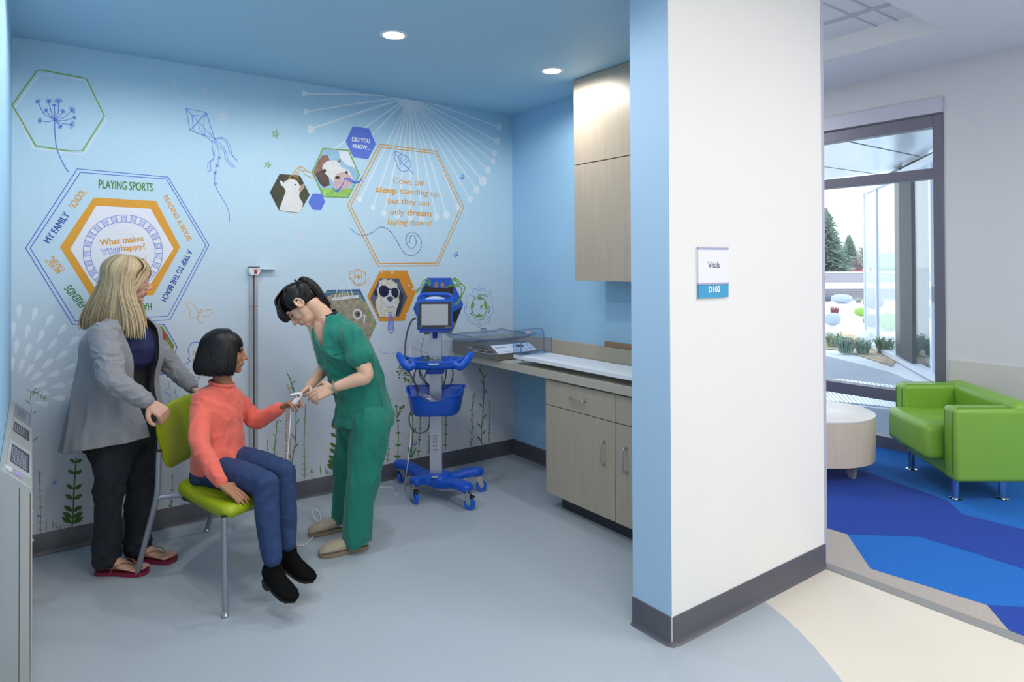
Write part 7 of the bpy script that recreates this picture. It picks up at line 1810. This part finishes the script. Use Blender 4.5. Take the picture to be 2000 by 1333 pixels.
    # slip-on shoes
    M_sh = mat('beige_canvas_shoe', (178, 164, 146), 0.8, var=0.06, scale=40, bump=0.2, bscale=400); M_so = mat('taupe_rubber_sole', (140, 124, 106), 0.7, var=0.02)
    for an, hp_, tp_ in ((anN, G(712, 1058), G(628, 1073)), (anF, G(690, 1014), G(626, 1026))):
        d = V(tp_.x-hp_.x, tp_.y-hp_.y, 0).normalized(); s_ = V(-d.y, d.x, 0); O = V(an.x, an.y, 0)-d*0.055
        def ring(x, w_, z0, z1, n=18): return [O+d*x+s_*(w_*cos(a))+ZU*(z0+(z1-z0)*(0.5+0.5*sin(a))) for a in np.linspace(0, 2*pi, n, endpoint=False)]
        u = MB(); u.rings([ring(-0.008, 0.016, 0.022, 0.05), ring(0.0, 0.030, 0.018, 0.078), ring(0.04, 0.036, 0.018, 0.088), ring(0.09, 0.038, 0.018, 0.082), ring(0.14, 0.046, 0.014, 0.078), ring(0.185, 0.049, 0.014, 0.068), ring(0.225, 0.044, 0.014, 0.058), ring(0.248, 0.029, 0.014, 0.044), ring(0.256, 0.01, 0.02, 0.03)])
        sh = part_mesh('slip_on_shoe', remesh(u, 0.004, 2, fn=folds(0.004, 40, (1, 1, 1), 4)), M_sh, t)
        w_ = [(-0.009, 0.0), (-0.005, 0.020), (0.02, 0.033), (0.09, 0.036), (0.15, 0.043), (0.19, 0.046), (0.225, 0.040), (0.252, 0.014)]
        P_ = [(x, y) for x, y in w_]+[(x, -y) for x, y in w_[::-1]]; P_ = catmull([V(x, y, 0) for x, y in P_], 3, True)
        MB().rings([[O+d*p.x+s_*p.y+ZU*0.002 for p in P_], [O+d*p.x*1.005+s_*p.y*1.02+ZU*0.022 for p in P_]]).build('sole', M_so, sh, bevel=0.003)
        gs = MB(); 
        for q in (-1, 1): gs.prism([O+d*x+s_*(q*w2)+ZU*z for x, w2, z in ((0.055, 0.0385, 0.030), (0.085, 0.0395, 0.030), (0.075, 0.036, 0.072), (0.05, 0.034, 0.072))], s_*(q*0.003))
        gs.build('elastic_gusset', mat('pale_gusset', (214, 208, 196), 0.8, var=0.03), sh)
    # jade bangle
    wb_ = wrN.lerp(elN, 0.04); ax_ = (elN-wrN).normalized(); e1 = ax_.orthogonal().normalized(); e2 = ax_.cross(e1)
    MB().tube([wb_+(e1*cos(a)+e2*sin(a))*0.034 for a in np.linspace(0, 2*pi, 32, endpoint=False)], 0.0048, 10, closed=True).build('bangle', mat('jade_stone', (122, 136, 116), 0.2, var=0.12, scale=40, coat=0.5), t)
    # hair: pulled back to a tail, with a fringe
    M_bh = mat('dark_brown_black_hair', (20, 15, 14), 0.36, var=0.3, scale=40, spec=0.4)
    h = MB(); h.ell(H.p(-0.018, 0, 0.040), (0.100, 0.080, 0.084), H.R, 28, 16); h.ell(H.p(-0.058, 0, 0.004), (0.054, 0.064, 0.062), H.R, 24, 12); cap_ = remesh(h, 0.006, 2)
    hm = MB(); 
    keep = []
    hm.add([v.co for v in cap_.vertices], [tuple(p.vertices) for p in cap_.polygons])
    tie = V(-0.098, 0, 0.088); rn = random.Random(21)
    for i in range(230):
        az = radians(rn.uniform(-180, 180)); x0 = 0.076*cos(az)-0.010; y0 = 0.083*sin(az); 
        z0 = 0.052 if cos(az) > 0.3 else 0.018-0.055*max(0, -cos(az))
        if abs(sin(az)) > 0.6 and cos(az) > -0.2: z0 = 0.030
        p0 = V(x0, y0, z0); m_ = (p0+tie)/2; dirm = (m_-V(-0.018, 0, 0.036)); sc_ = V(dirm.x/0.104, dirm.y/0.085, dirm.z/0.089).length
        m1 = V(-0.018, 0, 0.038)+dirm/max(sc_, 0.3)*1.02
        lock(hm, [H.p(*p0), H.p(*m1), H.p(*(m1*0.35+tie*0.65+V(-0.004, 0, 0.008))), H.p(*tie)], 0.009, 0.4)
    for i in range(200):     # fringe over the forehead
        y = rn.uniform(-0.062, 0.062); x_ = 0.088-abs(y)*0.45; e_ = rn.uniform(-1, 1)*0.006
        lock(hm, [H.p(-0.03, y*0.5, 0.127), H.p(0.045, y*0.9, 0.122), H.p(x_+0.018, y*1.05, 0.084), H.p(x_+0.034+rn.random()*0.006, y*1.1, 0.044+e_), H.p(x_+0.036, y*1.12, 0.016+e_)], 0.0062, 0.6)
    for q in (-1, 1):        # loose side strands
        for i in range(3): lock(hm, [H.p(0.035, 0.070*q, 0.06), H.p(0.030+0.006*i, 0.078*q, 0.02), H.p(0.022+0.006*i, 0.080*q, -0.03), H.p(0.030+0.008*i, 0.074*q, -0.06-0.010*i)], 0.0018, 0.6)
    T0 = H.p(*tie); 
    for i in range(110):     # the tail, falling to the right
        a = rn.random()*2*pi; r = sqrt(rn.random()); o1 = (HF*cos(a)+ZU*sin(a))*r
        lock(hm, [T0+o1*0.006, T0+HR*0.028+ZU*0.010+o1*0.020, T0+HR*0.085-ZU*0.022+o1*0.030, T0+HR*0.128-ZU*0.080+o1*0.034+HF*0.01, T0+HR*(0.160+0.020*rn.random())-ZU*(0.135+0.06*rn.random())+o1*0.026+HF*0.02], 0.0070, 0.6)
    ho = hm.build('hair', M_bh, t, smooth=80)
    MB().tube([T0+(H.R @ V(0.3*cos(a)*0, cos(a), sin(a)))*0.018 for a in np.linspace(0, 2*pi, 18, endpoint=False)], 0.005, 8, closed=True).build('hair_tie', M_gap, ho)
    cl = MB(); cl.rings([rg(at(658, 650, 3.655), 0.115, 0.088, 0.080), rg(at(650, 638, 3.65), 0.100, 0.070, 0.068), rg(at(641, 620, 3.645), 0.069, 0.040, 0.058), rg(at(636, 613, 3.645), 0.062, 0.034, 0.058)], cap=False)
    cl.build('navy_undershirt', mat('navy_cotton', (20, 24, 48), 0.85, var=0.04), t)
    return t
nurse()
# finger clip sensor held between them, with its white lead
p0 = at(571, 780, 3.425); 
t = thing('pulse_oximeter_clip', 'white finger clip sensor held between the two pairs of hands', 'finger sensor', p0)
wp = mat('white_clip_plastic', (240, 240, 242), 0.35, var=0)
q0, q1, q2 = at(568, 771, 3.41), at(589, 769, 3.41), at(577, 790, 3.41)
MB().tube([at(568, 772, 3.415), at(576, 770, 3.415), at(589, 768.5, 3.415)], [0.010, 0.011, 0.008], 8, up=ZU, ry=[0.005, 0.0065, 0.005]).build('upper_jaw', wp, t)
MB().tube([at(574, 789, 3.415), at(580, 781, 3.415), at(590, 771, 3.415)], [0.012, 0.014, 0.008], 8, up=ZU, ry=[0.014, 0.013, 0.006]).build('lower_jaw', wp, t)
MB().cyl(at(583, 774, 3.395), at(583, 774, 3.435), 0.005).build('hinge_pin', mat('dark_pin', (90, 60, 60), 0.4, var=0), t)
pts = [at(573, 789, 3.415), at(568.5, 794, 3.41), at(567.5, 815, 3.40), at(565, 850, 3.38), at(562, 890, 3.36), at(561, 915, 3.35)]
MB().tube([at(575, 787, 3.415), at(569, 793, 3.412)], 0.0045, 8).build('strain_relief', mat('blue_grey_relief', (70, 80, 110), 0.4, var=0), t)
MB().tube(pts, 0.0030, 8, 5).build('lead', M_wcable, t)
# lead lying on the floor with its red plug
fl = [G(578, 1068, 0.004), G(596, 1064, 0.004), G(612, 1048, 0.004), G(622, 1030, 0.004), G(626, 1010, 0.006), G(618, 996, 0.02), G(611, 1000, 0.03), G(616, 1016, 0.012), G(628, 1020, 0.004)]
t = thing('floor_lead', 'white lead curled on the floor by the beige shoes, with a red plug end', 'cord', V(fl[2].x, fl[2].y, 0))
MB().tube(fl, 0.0032, 8, 6).build('cord', M_wcable, t)
MB().tube([G(572, 1068, 0.006), G(580, 1067.5, 0.006)], 0.0048, 8).build('red_plug', mat('red_plug', (176, 24, 50), 0.4, var=0), t)
